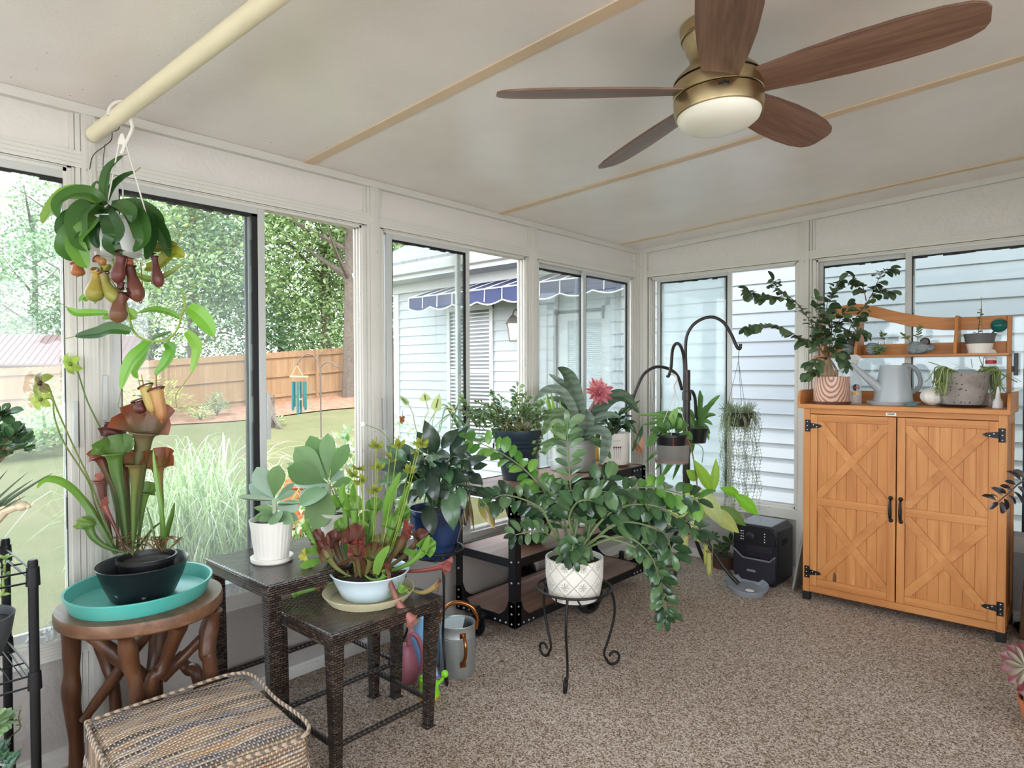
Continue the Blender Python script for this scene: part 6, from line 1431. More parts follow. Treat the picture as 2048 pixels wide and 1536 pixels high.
wheel(V((.545,-1.44,.105)),.105,.038); wheel(V((.05,-1.44,.105)),.105,.038)
m=MB(); m.tube([(.02,-1.44,.105),(.55,-1.44,.105)],.012,10); m.build('axle',M['black_metal'],ct)
for y,s in ((cy0,-1),(cy1,1)):
    c=V((.30,y+s*.055,.045)); wheel(c,.045,.028,5,'caster_wheel'); m=MB(); m.bar(V((c.x-.022,c.y,c.z)),V((c.x-.022,c.y-s*.01,.10)),.006,.03,V((1,0,0))); m.bar(V((c.x+.022,c.y,c.z)),V((c.x+.022,c.y-s*.01,.10)),.006,.03,V((1,0,0))); m.box(c.x-.03,c.x+.03,min(c.y-s*.07,c.y+s*.01),max(c.y-s*.07,c.y+s*.01),.098,.106); m.lathe([(.014,0),(.017,.002),(.017,.045),(.012,.05),(0,.05)],16,(c.x,c.y,.106)); m.build('caster_fork',M['black_metal'],ct)
CT=.7585
# ---- dark blue ribbed planter with mixed small leaved plants
M['navy_pot']=flat('dark_teal_blue_plastic','22333f',.35)
b=aX(1036,900,.235); b.z=CT; sc_=pxr(50,b); H=pxr(98,b)
bp=potted('blue_planter','dark blue ribbed planter overflowing with small leaved succulents','plant',b,[(0,0),(sc_*.62,0),(sc_*.72,H*.3),(sc_*.82,H*.55),(sc_*.9,H*.6),(sc_*.86,H*.63),(sc_*.93,H*.68),(sc_*.89,H*.71),(sc_*.96,H*.76),(sc_*.92,H*.79),(sc_*1.0,H*.86),(sc_*1.0,H),(sc_*.93,H),(sc_*.88,H-.03),(0,H-.03)],M['navy_pot'],44,(sc_*.9,H-.028))
db=depth(b); kb=lambda x,y,o=0: aD(x,y,db+o); r=random.Random(21); L=MB();S=MB(); gj=G('6a8a58','7fa069','577848','93b07d','8a9a5a')
tp_=b+V((0,0,H-.02))
for i in range(44):
    a=r.uniform(0,6.28); rd=sc_*r.uniform(.1,.95); p=tp_+V((rd*math.cos(a),rd*math.sin(a),0)); x2=r.uniform(925,1090); y2=r.uniform(790,850) if r.random()<.75 else r.uniform(850,905)
    e=kb(x2,y2,r.uniform(-.09,.09)); sprig(L,S,[p,p.lerp(e,.5)+V((0,0,.03)),e],.003,.0018,7,.042,.020,gj,r,.35,.0,'obov',True,hexc('7d7a50'),thick=.003)
for (x,y,x2,y2) in ((1035,845,1035,775),(1000,845,985,790),(955,850,925,800),(970,860,905,812),(1060,850,1085,805),(1075,845,1092,825),(1040,850,1040,930),(1070,850,1075,905),(950,860,930,905)):
    sprig(L,S,[kb(x,y,-.05),kb(lerp(x,x2,.5),lerp(y,y2,.5)-4,-.08),kb(x2,y2,-.09)],.003,.0018,9,.045,.02,gj,r,.2,.05,'obov',True,hexc('7d7a50'),thick=.003)
for i in range(9):
    x=r.uniform(915,1000); P=spline([kb(x,855,-.03),kb(x-r.uniform(5,40),815+r.uniform(-20,15),-.06),kb(x-r.uniform(30,70),850+r.uniform(-20,30),-.08)],6); L.blade(P,[.018*(1-.8*i_/len(P)) for i_ in range(len(P))],V((0,0,1))-FW,.3,hexc('5d7a55'),hexc('87a279'))
S.build('stems',M['stem'],bp); L.build('leaves',M['succulent'],bp)
# ---- galvanised tub with silver bromeliad
b=aZ(1146,938,CT); R=pxr(45,b); H=pxr(61,b)
ae=potted('bromeliad','silver banded bromeliad with a spiky pink bloom in a galvanised tub','plant',b,[(0,0),(R*.97,0),(R,.006),(R,H*.28),(R*1.015,H*.29),(R*1.015,H*.32),(R,H*.33),(R,H*.74),(R*1.015,H*.75),(R*1.015,H*.78),(R,H*.79),(R,H*.97),(R*1.02,H),(R*.96,H),(R*.95,H-.02),(0,H-.02)],M['galv'],44,(R*.93,H-.018))
da=depth(b); ka=lambda x,y,o=0: aD(1040+x/3.965,720+y/3.965,da+o); S=MB()
n=N('banded_bromeliad_leaf'); v=n.co(); w=n.n('TexWave',{'Vector':v,'Scale':8.0,'Distortion':9.0,'Detail':3.0},wave_type='BANDS',bands_direction='Z').outputs[0]
c=n.n('VertexColor',layer_name='Col').outputs[0]; M['bromeliad']=n.end(n.bsdf(n.mix(n.math('MULTIPLY',n.ramp(w,[(.3,(0,)*3),(.7,(1,)*3)]),.5),c,n.mix(1.0,c,(1.9,1.85,1.8),'MULTIPLY')),.5,0,None,.35))
L=MB(); sv=(.085,.125,.09); sv2=(.15,.20,.155); dkg=(.04,.075,.035)
def bro(pts,w,c0,c1,up=None,fold=.3):
    P=spline(pts,7); n_=len(P); L.blade(P,[pxr(w/3.965,b)*min(1,.6+i/n_*1.5)*(1-max(0,(i/(n_-1)-.6)/.4)**2*.92) for i in range(n_)],up or (-FW+V((0,0,.4))),fold,c0,c1)
cr=(500,560)
bro([ka(510,600,0),ka(470,420,.01),ka(425,230,.02),ka(370,120,.02),ka(300,60,.0)],115,sv2,dkg); bro([ka(490,600,0),ka(420,400,.03),ka(360,220,.04),ka(230,112,.03)],65,sv,sv2)
bro([ka(480,600,-.02),ka(410,380,-.03),ka(320,250,-.04),ka(200,250,-.06),ka(110,340,-.08)],75,sv2,sv2); bro([ka(480,600,.02),ka(420,440,.03),ka(330,330,.04),ka(220,300,.06)],60,sv,sv)
bro([ka(480,610,-.04),ka(400,480,-.07),ka(310,440,-.10),ka(240,480,-.12),ka(190,590,-.13)],105,sv,hexc('6f8a5a')); bro([ka(520,600,0),ka(600,440,.0),ka(720,310,.0),ka(830,300,.0),ka(940,420,-.02)],105,sv,dkg)
bro([ka(530,610,-.03),ka(600,480,-.05),ka(700,440,-.06),ka(800,455,-.08)],60,sv2,sv); bro([ka(520,610,-.05),ka(610,560,-.1),ka(680,600,-.13),ka(670,720,-.14),ka(635,830,-.14)],80,sv,sv2)
bro([ka(510,620,-.05),ka(580,640,-.09),ka(660,690,-.11),ka(720,785,-.12)],60,dkg,hexc('54784a')); bro([ka(520,610,-.01),ka(515,520,-.02),ka(520,440,-.03),ka(525,385,-.04)],130,sv2,sv2,None,.6); bro([ka(500,610,.04),ka(430,500,.05),ka(350,440,.06)],75,dkg,sv)
bro([ka(500,620,-.06),ka(390,610,-.09),ka(240,650,-.10),ka(140,680,-.1)],42,dkg,hexc('6a8a55')); bro([ka(490,630,-.05),ka(300,640,-.08),ka(210,700,-.09),ka(195,755,-.09)],60,hexc('6d8d5c'),hexc('8aa878'))
L.build('leaves',M['bromeliad'],ae)
M['bract']=vcol('pink_bract',.55,.3,.3); L=MB(); fcn=ka(628,258,-.05); r=random.Random(14); pk1=(.62,.135,.20); pk2=(.80,.40,.45)
f=(-FW+V((0,0,.45))).normalized(); sd,u=frame(f)
for k in range(46):
    a=k*2.4; t=k/46; el=lerp(1.25,.0,t**.7); R_=lerp(.030,.104,t**.6)*r.uniform(.8,1.1); d=(sd*math.cos(a)+u*math.sin(a))*math.cos(el)+f*math.sin(el); q=fcn+d*.006; L.leaf(q,fcn+d*R_,.030 if t>.3 else .012,f,-.06,.25,6,'lance',pk1,pk2 if k%3 else pk1)
L.build('bloom',M['bract'],ae); S.tube([b+V((0,0,H-.02)),fcn-f*.01],.010,8,cols=[hexc('8d6a6a')]*2); S.build('flower_stalk',M['stem'],ae)
# ---- white flower printed pot with dark leaved plant on a wooden saucer
b=aZ(1227,930,CT); R=pxr(32,b); H=pxr(64,b)
saucer('wooden_saucer','round wooden saucer under the flower printed white pot',b,R*1.05,.013,M['cart_wood'])
b=b+V((0,0,.0045)); wp=potted('printed_pot','white square shouldered pot printed with four flowers and dark glossy leaves','plant',b,[(0,0),(R*.86,0),(R*.88,.006),(R*.98,H),(R*.92,H),(R*.88,H-.02),(0,H-.02)],M['white_ceramic'],40,(R*.9,H-.018))
z=V((0,0,1)); fh=V((-FW.x,-FW.y,0)).normalized()
def onpot(u,h): a=u/R; rr_=R*lerp(.885,.98,h/H)+.0008; d=fh*math.cos(a)+RT*math.sin(a); return b+V((d.x*rr_,d.y*rr_,h))
pcols=[flat('print_olive','6d6a4a',.6),flat('print_slate','4a5070',.6),flat('print_red','a33d35',.6),flat('print_brown','7a4a3a',.6)]
for i in range(4):
    m=MB(); u0=-.012+i*.0145
    for k in range(6): a=k*1.047; q=onpot(u0+.0032*math.cos(a),H*.58+.0036*math.sin(a)); m.sphere(q,.0030,7,5)
    m.build('printed_flower',pcols[i],wp)
m=MB()
for i in range(4):
    u0=-.012+i*.0145; m.tube([onpot(u0,H*.53),onpot(u0+.0006,H*.4),onpot(u0,H*.24)],.0007,4); m.sphere(onpot(u0,H*.525),.0028,7,5,1,1,.7)
u0=-.020; rr2=random.Random(5)
for k in range(20):
    if k in (1,3,12): u0+=.0026; continue
    hgt=.0026 if k not in (4,8,13) else .005; m.tube([onpot(u0,H*.78),onpot(u0+.0008,H*.78+hgt),onpot(u0+.0020,H*.78+.0005)],.00045,4); u0+=.0026
m.build('printed_stems_and_script',flat('print_black','2b2a2a',.6),wp)
L=MB();S=MB(); r=random.Random(19); dw=depth(b); kw_=lambda x,y,o=0: aD(x,y,dw+o); gd_=G('2f4a30','3c5c3c','263d28','4a6d44')
for i in range(52):
    a=r.uniform(0,6.28); el=r.uniform(-.2,1.2); d=V((math.cos(a)*math.cos(el),math.sin(a)*math.cos(el),math.sin(el))); p=b+V((0,0,H+.03))+d*r.uniform(.02,.075); e=p+(d+V((r.uniform(-.4,.4),r.uniform(-.4,.4),r.uniform(-.8,.2)))).normalized()*r.uniform(.05,.085); cc=pick(r,gd_); L.leaf(p,e,.036,V((0,0,1))-FW*.5,.12,.12,7,'oval',cc,mul(cc,1.2)); S.tube([b+V((0,0,H-.02)),p],.002,4,cols=[hexc('4d5a38')]*2)
for (x,y,x2,y2,w) in ((1235,830,1280,800,12),(1250,840,1275,870,10),(1200,850,1185,905,10),(1270,800,1225,790,10),(1285,850,1262,905,9)): L.leaf(kw_(x,y,-.06),kw_(x2,y2,-.08),.03,-FW,.2,.2,7,'lance',hexc('355035'),hexc('4d6d48'))
S.build('stems',M['stem'],wp); L.build('leaves',M['leaf_gloss'],wp)
m=MB(); m.sphere(kw_(1247,822,-.03),.013,12,8); m.sphere(kw_(1242,826,-.04),.009,10,7); m.build('red_berries',flat('dark_red_berry','8a2c1e',.25),wp)
L=MB(); q=kw_(1276,862,-.02); L.leaf(q,kw_(1277,908,-.03),.055,-FW+RT*.3,.1,.25,8,'oval',hexc('e0a896'),hexc('c98872')); L.leaf(kw_(1268,880,-.01),kw_(1283,912,-.05),.04,-FW-RT*.3,.1,.2,8,'oval',hexc('c98e7a'),hexc('a87a5c')); L.build('dried_leaf',M['leaf_thin'],wp)
b=aZ(1190,922,CT)+V((-.04,.07,0)); m=MB(); m.lathe([(0,0),(.04,0),(.042,.13),(.03,.145),(.03,.165),(0,.165)],24,b); tag(m.build('yellow_canister',M['yellow']),'yellow canister hidden between the tub and the printed pot','canister')
# ---- thin yellow green plant behind the bromeliad
b=aX(1118,900,.16); b.z=CT; R=.055
yb=potted('orchid_cactus','upright yellow green strap plant with a brown bud by the window','plant',b,potprof(R*.75,R,.10),M['terracotta'],28,(R*.9,.085)); dy=depth(b); ky=lambda x,y,o=0: aD(x,y,dy+o); L=MB();S=MB(); r=random.Random(30); t0=b+V((0,0,.09))
for i in range(16):
    e=ky(r.uniform(1085,1150),r.uniform(770,870),r.uniform(-.06,.06)); strap2(L,[t0,t0.lerp(e,.55)+V((0,0,.02)),e],.026,hexc('8fae55'),hexc('b5cf7a'))
S.tube(spline([t0,ky(1120,850),ky(1122,790)],5),.002,5,cols=[hexc('a3a35c')]*11); S.tube([ky(1122,795),ky(1121,785),ky(1124,770)],[.003,.008,.002],8,cols=[hexc('a8834c')]*3); S.build('bud',M['stem'],yb); L.build('leaves',M['leaf_thin'],yb)
# ---- things on the middle shelf
MS=.4185
n=N('clear_glass'); M['clear_glass']=n.end(n.n('MixShader',{0:n.math('ADD',.10,n.n('Fresnel',{'IOR':1.5}).outputs[0]),1:n.n('BsdfTransparent',{'Color':(.93,.95,.95)}).outputs[0],2:n.n('BsdfGlossy',{'Color':(1,1,1),'Roughness':.03}).outputs[0]}).outputs[0])
b=aZ(1058,1083,MS); R=pxr(46,b)
gl_=thing('glass_bowl','clear glass bowl of sand and stones on the middle cart shelf','bowl',b)
m=MB(); m.lathe([(0,0),(R*.5,0),(R*.85,.03),(R,.07),(R*.93,.11),(R*.9,.118),(R*.88,.116),(R*.96,.07),(R*.82,.034),(R*.48,.005),(0,.005)],44,b); m.build('bowl',M['clear_glass'],gl_)
m=MB(); m.lathe([(R*.45,.006),(R*.78,.032),(R*.84,.045),(0,.05)],36,b); m.build('sand',flat('grey_sand','b9aa98',.95,var=.3,scale=120,bump=.5),gl_)
r=random.Random(3); m=MB()
for i in range(16): a=r.uniform(0,6.28); rd=R*.65*math.sqrt(r.random()); m.sphere(b+V((rd*math.cos(a),rd*math.sin(a),.055)),r.uniform(.008,.017),9,6,1,.8,.6)
m.build('stones',flat('brown_stone','7a6258',.8,var=.3),gl_)
b=aZ(1266,1026,MS); b=V((.30,-1.02,MS)); R=.055; m=MB();vs=[];fs=[]
for i,(q,zz) in enumerate(((0,0),(.8,0),(1,.11),(.94,.11),(.8,.02),(0,.02))):
    for k in range(64): a=2*pi*k/64; fl=1-.03*(k%2)*(1 if i in(1,2) else 0); vs.append(b+V((R*q*fl*math.cos(a),R*q*fl*math.sin(a),zz)))
for i in range(5):
    for k in range(64): fs.append((i*64+k,i*64+(k+1)%64,(i+1)*64+(k+1)%64,(i+1)*64+k))
m.add(vs,fs); tag(m.build('ribbed_pot',flat('grey_ribbed','a9a6b0',.5)),'small grey ribbed empty pot on the middle cart shelf','pot')
b=V((.31,-1.19,MS)); saucer('plant_saucer','white saucer on the middle cart shelf beside the grey ribbed pot',b,.075,.014,M['white_plastic'])
# ================================================================== ZZ plant on the scrolled stand
c=V((.905,-2.07,0))
scroll_stand('plant_stand','low black iron plant stand with scrolled feet on the open carpet',c,.167,.385,[(1.0,-2.262),(.708,-2.045),(1.005,-1.905)],rr0=.0058,curl=.034,h_in=.045,bow=.035)
b=V((.905,-2.07,.336)); R=.131; H=.188
n=N('embossed_cream_ceramic'); v=n.n('TexCoord').outputs['Object']; s=n.n('SeparateXYZ',{'Vector':v}); an=n.math('ARCTAN2',s.outputs[1],s.outputs[0])
u_=n.math('MULTIPLY',an,10/(2*pi)*1.0); w_=n.math('DIVIDE',s.outputs[2],.083)
def tri(x): return n.math('ABSOLUTE',n.math('SUBTRACT',n.math('FRACT',x),.5))
A=tri(n.math('ADD',u_,w_)); B=tri(n.math('SUBTRACT',u_,w_)); ln=n.math('MAXIMUM',n.math('SMOOTH_MAX',n.math('SUBTRACT',1.0,n.math('MULTIPLY',n.math('ABSOLUTE',n.math('SUBTRACT',A,.0)),22.0)),0.0,.1),n.math('SMOOTH_MAX',n.math('SUBTRACT',1.0,n.math('MULTIPLY',n.math('ABSOLUTE',n.math('SUBTRACT',B,.0)),22.0)),0.0,.1))
cu=n.math('SUBTRACT',n.math('FRACT',n.math('ADD',n.math('ADD',u_,w_),.5)),.5); cv=n.math('SUBTRACT',n.math('FRACT',n.math('ADD',n.math('SUBTRACT',u_,w_),.5)),.5)
pet=n.math('MULTIPLY',n.math('ABSOLUTE',n.math('SINE',n.math('MULTIPLY',n.math('ARCTAN2',cu,cv),4.0))),-1.0)
rad_=n.math('SQRT',n.math('ADD',n.math('MULTIPLY',cu,cu),n.math('MULTIPLY',cv,cv)))
par=n.math('LESS_THAN',n.math('ABSOLUTE',n.math('SUBTRACT',n.math('FRACT',n.math('MULTIPLY',n.math('ADD',n.math('FLOOR',n.math('ADD',n.math('ADD',u_,w_),.5)),n.math('FLOOR',n.math('ADD',n.math('SUBTRACT',u_,w_),.5))),.5)),.0)),.25)
star=n.math('MULTIPLY',n.math('MULTIPLY',n.math('LESS_THAN',rad_,.33),n.math('ADD',1.0,n.math('MULTIPLY',pet,1.6))),par)
h=n.math('ADD',ln,n.math('MULTIPLY',star,.6))
M['embossed']=n.end(n.bsdf(hexc('e2ddd2'),.35,0,n.bump(h,.8,.005)))
zz=potted('zz_plant','large arching zz plant in a white diamond embossed pot','plant',b,[(0,.008),(R*.80,.008),(R*.88,.02),(R*.99,.10),(R,H-.004),(R*.99,H),(R*.93,H),(R*.9,H-.025),(0,H-.025)],M['embossed'],56,(R*.92,H-.022))
m=MB(); m.lathe([(0,0),(R*.78,0),(R*.88,.025),(R*.85,.026),(R*.76,.009),(0,.009)],44,b); m.build('saucer',M['white_ceramic'],zz)
dz=depth(b); kz=lambda x,y,o=0: aD(x,y,dz+o); r=random.Random(44); L=MB();S=MB(); zc_=b+V((0,0,H-.02))
zg=[(.030,.075,.030),(.052,.115,.045),(.020,.05,.022),(.10,.175,.075)]; zb_=[(.09,.23,.035),(.15,.32,.055),(.06,.17,.025)]
def zst(pts,n_,ln,cols,r0=.008,start=.3,droop=.15,o=None,wd=.5,spread=1.0):
    P=[zc_+V((r.uniform(-.06,.06),r.uniform(-.06,.06),-.01))]+[kz(*p) for p in pts]
    sprig(L,S,P,r0,.002,int(n_*1.3),ln*1.12,ln*1.12*wd*1.05,cols,r,start,droop,'oval',True,hexc('6f7f55'),spread=spread,bow=.10,up=-FW*.7+V((0,0,.7)))
zst([(1100,1050,0),(1085,1020,0),(1050,1000,-.02),(1010,990,-.04),(985,998,-.05)],9,.078,zg)
zst([(1098,1070,-.05),(1070,1062,-.09),(1030,1070,-.11)],6,.06,zg,.005,.35)
zst([(1110,1040,.05),(1090,985,.08),(1050,940,.09),(1000,905,.10),(945,880,.10)],10,.082,zb_,.008,.35)
zst([(1145,1020,.08),(1140,960,.09),(1136,890,.09),(1134,850,.09)],8,.082,[(.14,.24,.11),(.21,.31,.17),(.09,.17,.075)],.006,.4,.0,wd=.42)
zst([(1150,1050,-.02),(1165,1010,-.04),(1195,985,-.06),(1225,985,-.08)],8,.085,zg)
zst([(1140,1050,-.03),(1150,1010,-.06),(1175,1000,-.09),(1205,1010,-.11)],8,.085,zg)
zst([(1160,1040,.03),(1180,1000,.04),(1200,965,.04),(1215,960,.03)],8,.085,zg)
zst([(1190,1040,.02),(1215,1000,.04),(1260,978,.05),(1310,976,.05),(1370,990,.03),(1395,1000,.02)],11,.088,zg+zb_)
zst([(1195,1050,0),(1240,1015,.0),(1300,1010,-.01),(1350,1030,-.02),(1400,1060,-.03)],11,.088,zg)
zst([(1200,1070,-.02),(1240,1045,-.03),(1290,1050,-.04),(1330,1070,-.05),(1345,1110,-.06)],9,.085,zg)
zst([(1195,1075,-.04),(1230,1080,-.06),(1270,1095,-.08),(1310,1130,-.09),(1325,1170,-.1),(1332,1230,-.1)],11,.07,zg,.007,.45,.3)
zst([(1200,1085,-.05),(1255,1075,-.08),(1300,1110,-.1),(1320,1170,-.11),(1332,1240,-.11)],8,.06,zg,.006,.5,.3)
zst([(1165,1090,-.1),(1150,1095,-.13),(1130,1110,-.15)],6,.062,zg,.005,.25,.4); zst([(1150,1080,-.1),(1145,1100,-.14),(1150,1120,-.15)],5,.06,zg,.005,.25,.4)
zst([(1130,1050,.04),(1120,1010,.05),(1100,985,.05)],7,.08,zg); zst([(1175,1045,.06),(1200,1030,.08),(1240,1030,.1),(1270,1040,.1)],8,.08,zg)
for i in range(7):
    p=zc_+V((r.uniform(-.07,.07),r.uniform(-.07,.07),-.01)); e=kz(r.uniform(1110,1240),r.uniform(985,1040),r.uniform(-.06,.1)); S.tube(spline([p,p.lerp(e,.5)+V((0,0,.02)),e],4),[lerp(.008,.004,i_/8) for i_ in range(9)],8,cols=[hexc('5f6f4c')]*9)
S.build('stems',M['stem'],zz); L.build('leaves',M['leaf_gloss'],zz)
# ================================================================== hanging plant tree in the corner
pc=V((.63,-.45,0)); hp_=thing('plant_hanger_tree','black steel plant hanger tree with curved arms and splayed legs','plant hanger',pc)
dp_=depth(pc); kp=lambda x,y,o=0: aD(x,y,dp_+o)
M['dark_steel']=flat('dark_bronze_steel','3c3735',.4,.5)
def flatarm(pts,w,name,rad=None):
    P=spline(pts,6); m=MB(); n_=len(P); m.tube(P,rad or [w]*n_,10); return m.build(name,M['dark_steel'],hp_)
m=MB(); zt=kp(1368,740).z; m.tube([pc+V((0,0,.30)),pc+V((0,0,zt))],.024,18); m.build('pole',M['dark_steel'],hp_)
for ft in ((.666,-.70),(.985,-.44),(.36,-.30),(.62,-.14)):
    d=V((ft[0]-pc.x,ft[1]-pc.y,0)); z=V((0,0,1)); flatarm([pc+z*.42+d.normalized()*.02,pc+z*.38+d*.12,pc+d*.35+z*.27,pc+d*.7+z*.11,pc+d*1.0+z*.012],.013,'leg')
flatarm([kp(1373,760),kp(1371,700),kp(1375,668,-.01),(kp(1392,645,-.03)),kp(1420,634,-.05),kp(1445,643,-.07),kp(1462,668,-.08),kp(1474,694,-.09),kp(1480,697,-.09),kp(1481,688,-.09)],.0105,'arm')
flatarm([kp(1371,780),kp(1368,720),kp(1362,694,-.04),kp(1353,687,-.09),kp(1345,700,-.14),kp(1342,735,-.17),kp(1337,752,-.18),kp(1334,750,-.18)],.0105,'arm')
flatarm([kp(1364,780),kp(1355,752,-.02),kp(1338,738,-.03),kp(1312,734,-.05),kp(1288,748,-.07),kp(1273,777,-.08),kp(1266,796,-.08),kp(1264,789,-.08)],.0105,'arm')
flatarm([kp(1375,830),kp(1377,795,.02),kp(1383,782,.05),kp(1390,797,.08),kp(1392,830,.1),kp(1396,838,.1)],.011,'arm')
m=MB(); q=kp(1368,792); m.lathe([(.024,-.03),(.030,-.028),(.030,.03),(.024,.032)],18,(pc.x,pc.y,q.z)); q=kp(1368,880); m.lathe([(.024,-.03),(.029,-.028),(.029,.03),(.024,.032)],18,(pc.x,pc.y,q.z)); m.build('collar',M['dark_steel'],hp_)
# ---- hanging pot in a clear dish, with its pitcher vine
M['white_hook']=flat('white_hanger_plastic','d9d4cc',.4)
def hanger(parent,apex,rim_pts,hook,r0=.0022,mat=None):
    mat=mat or M['white_hook']; m=MB(); m.tube(spline(hook,5),.0065,8); m.build('hook',mat,parent)
    for q in rim_pts: m=MB(); m.tube([apex,q],r0,6); m.build('string',mat,parent)
o=-.18; b=kp(1342,926,o); R=pxr(36,b)
hb=thing('hanging_basket','hanging black pot in a clear dish of brown water with a long pitcher vine','hanging plant',b)
kh=lambda x,y,oo=0: aD(x,y,depth(b)+oo)
n=N('smoky_clear_dish'); M['dish']=n.end(n.n('MixShader',{0:.22,1:n.n('BsdfTransparent',{'Color':(.93,.93,.92)}).outputs[0],2:n.bsdf(hexc('d3d0c9'),.2)}).outputs[0])
hd=pxr(38,b); m=MB(); m.lathe([(0,0),(R*.92,0),(R*.95,.006),(R,hd),(R*.985,hd),(R*.93,.008),(0,.008)],40,b); m.build('dish',M['dish'],hb)
m=MB(); m.lathe([(0,.009),(R*.925,.009),(R*.94,.028),(0,.028)],36,b); m.build('brown_water',flat('brown_water','8a4326',.12),hb)
m=MB(); m.lathe([(0,.010),(R*.68,.010),(R*.84,pxr(52,b)),(R*.90,pxr(53,b)),(R*.90,pxr(58,b)),(R*.84,pxr(58,b)),(R*.8,pxr(50,b)),(0,pxr(50,b))],36,b); m.build('pot',M['black_plastic'],hb)
ap=kh(1350,783); hanger(hb,ap,[kh(1311,885),kh(1343,872),kh(1377,870)],[kh(1336,751),kh(1340,747),kh(1350,751),kh(1353,760),kh(1347,772),kh(1350,783)])
L=MB();S=MB(); r=random.Random(66); lh=G('6a8f50','86aa68','577a45')
tph=b+V((0,0,pxr(52,b)))
for (x0,y0,x1,y1,w) in ((1340,868,1312,850,22),(1340,868,1325,885,22),(1350,865,1378,850,34),(1345,862,1330,835,18),(1355,862,1362,835,16),(1335,870,1300,862,22),(1360,868,1385,880,24),(1330,866,1340,846,18),(1352,862,1345,825,14),(1318,868,1295,895,18),(1340,860,1355,815,16)): c_=pick(r,lh); L.leaf(kh(x0,y0,-.02),kh(x1,y1,-.05),pxr(w,b),-FW*.5+V((0,0,.8)),.18,.1,8,'oval',c_,mul(c_,1.2))
for i in range(10):
    a=r.uniform(0,6.28); p=tph+V((R*.6*math.cos(a),R*.6*math.sin(a),-.005)); S.tube(spline([p,p+V((.03*math.cos(a),.03*math.sin(a),.01)),p+V((.045*math.cos(a),.045*math.sin(a),-.05))],4),.003,5,cols=[hexc('8a4f42')]*9)
S.tube(spline([kh(1370,868,-.05),kh(1382,895,-.06),kh(1388,925,-.06),kh(1393,960,-.06),kh(1397,1000,-.06),kh(1405,1030,-.06),kh(1390,1070,-.06),kh(1365,1085,-.07)],6),.0042,8,cols=[hexc('8a6a52')]*43)
S.tube(spline([kh(1383,890,-.02),kh(1395,888,-.02),kh(1406,900,-.02),kh(1404,925,-.02)],5),.0025,6,cols=[hexc('7d8a5c')]*16)
yl=[hexc('a9c95a'),hexc('c3cf7a'),hexc('cdd08f'),hexc('b7c46a')]
for (x0,y0,x1,y1,w,c_,oo) in ((1424,985,1386,918,24,'a3cb4e',0),(1425,985,1432,916,18,'a9c95a',.02),(1396,975,1444,1052,34,'cfd49a',-.06),(1418,1015,1478,1066,30,'c5c77c',-.05),(1440,1012,1492,1052,24,'6d8a45',.0),(1470,988,1516,1030,26,'8fd03a',.03),(1478,990,1440,975,20,'8fc83f',.05),(1380,1010,1330,1028,34,'cfcf78',.03),(1370,985,1392,998,22,'cdd070',-.02),(1392,1010,1386,1065,24,'d0cfa0',.02),(1400,1000,1412,1035,20,'b9cc7a',.0),(1345,1030,1310,1055,26,'cfce80',.05),(1395,960,1372,940,22,'9fc65a',.06),(1385,1060,1400,1085,16,'b5b56a',-.02),(1300,1060,1290,1075,20,'c9a76a',.05)):
    c_=hexc(c_); L.leaf(kh(x0,y0,-.05+oo),kh(x1,y1,-.07+oo),pxr(w,b),-FW+V((0,0,.25)),.06,.10,9,'lance',c_,mul(c_,1.05),mid=mul(c_,1.2))
S.tube(spline([kh(1516,1030,-.04),kh(1522,1040,-.04),kh(1518,1046,-.04)],4),.0012,5,cols=[hexc('9a9a6a')]*9)
S.tube(spline([kh(1424,985,-.05),kh(1424,1000,-.05),kh(1410,1012,-.05),kh(1398,1005,-.06)],5),.005,7,cols=[hexc('a3b56a')]*16)
S.build('vine',M['stem'],hb); L.build('leaves',M['leaf_thin'],hb)
def nep(parent,top,bottom,rn,rb,c0,c1,lip,lid=True,face=None,tend=None,curve=.0,lidc=None,hook=True):
    """hanging pitcher: mouth at top, swollen towards the bottom"""
    top=V(top);bottom=V(bottom); ax_=(bottom-top); L_=ax_.length; d=ax_.normalized(); f=V(face) if face else -FW; f=(f-d*f.dot(d)).normalized()
    pr_=[(0,1.18),(.05,1.0),(.25,.95),(.45,lerp(1,rb/rn,.45)),(.68,rb/rn),(.85,rb/rn*.86),(.95,rb/rn*.5),(1,.12)]
    P=[top+d*(L_*t)+f*(curve*L_*math.sin(pi*t)) for t,_ in pr_]; Q=spline(P,3); rad=[]
    for i in range(len(Q)):
        t=i/(len(Q)-1)*(len(pr_)-1); j=min(int(t),len(pr_)-2); rad.append(rn*lerp(pr_[j][1],pr_[j+1][1],t-j))
    cols=[tuple(lerp(c0[k],c1[k],i/(len(Q)-1)) for k in range(3)) for i in range(len(Q))]
    m=MB(); m.tube(Q,rad,14,cap=False,cols=cols); sd=d.cross(f)
    rim=[top+(f*math.cos(a)+sd*math.sin(a))*rn*1.18-d*(rn*.35*(1-math.cos(a))*.5) for a in [2*pi*i/18 for i in range(19)]]; m.tube(rim,rn*.16,6,cap=False,cols=[lip]*19)
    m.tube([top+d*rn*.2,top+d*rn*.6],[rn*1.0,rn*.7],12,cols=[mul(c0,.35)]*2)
    if lid: lc_=lidc or mul(c0,.9); q=top-f*rn*1.1-d*rn*.3; m.leaf(q,q+f*rn*1.9-d*rn*.9,rn*2.0,-d,.15,.05,7,'oval',lc_,lc_)
    if tend: m.tube(spline([Q[-1],Q[-1]+d*L_*.04+f*L_*.07,V(bottom).lerp(V(tend),.25)+f*L_*.10,V(bottom).lerp(V(tend),.7)+f*L_*.05,V(tend)],5),rn*.10,5,cols=[mul(c1,.8)]*21)
    return m.build('pitcher',M['pitcher'],parent)
yp=hexc('d3cf86'); yq=hexc('cbd06f'); rl=hexc('9a3f30')
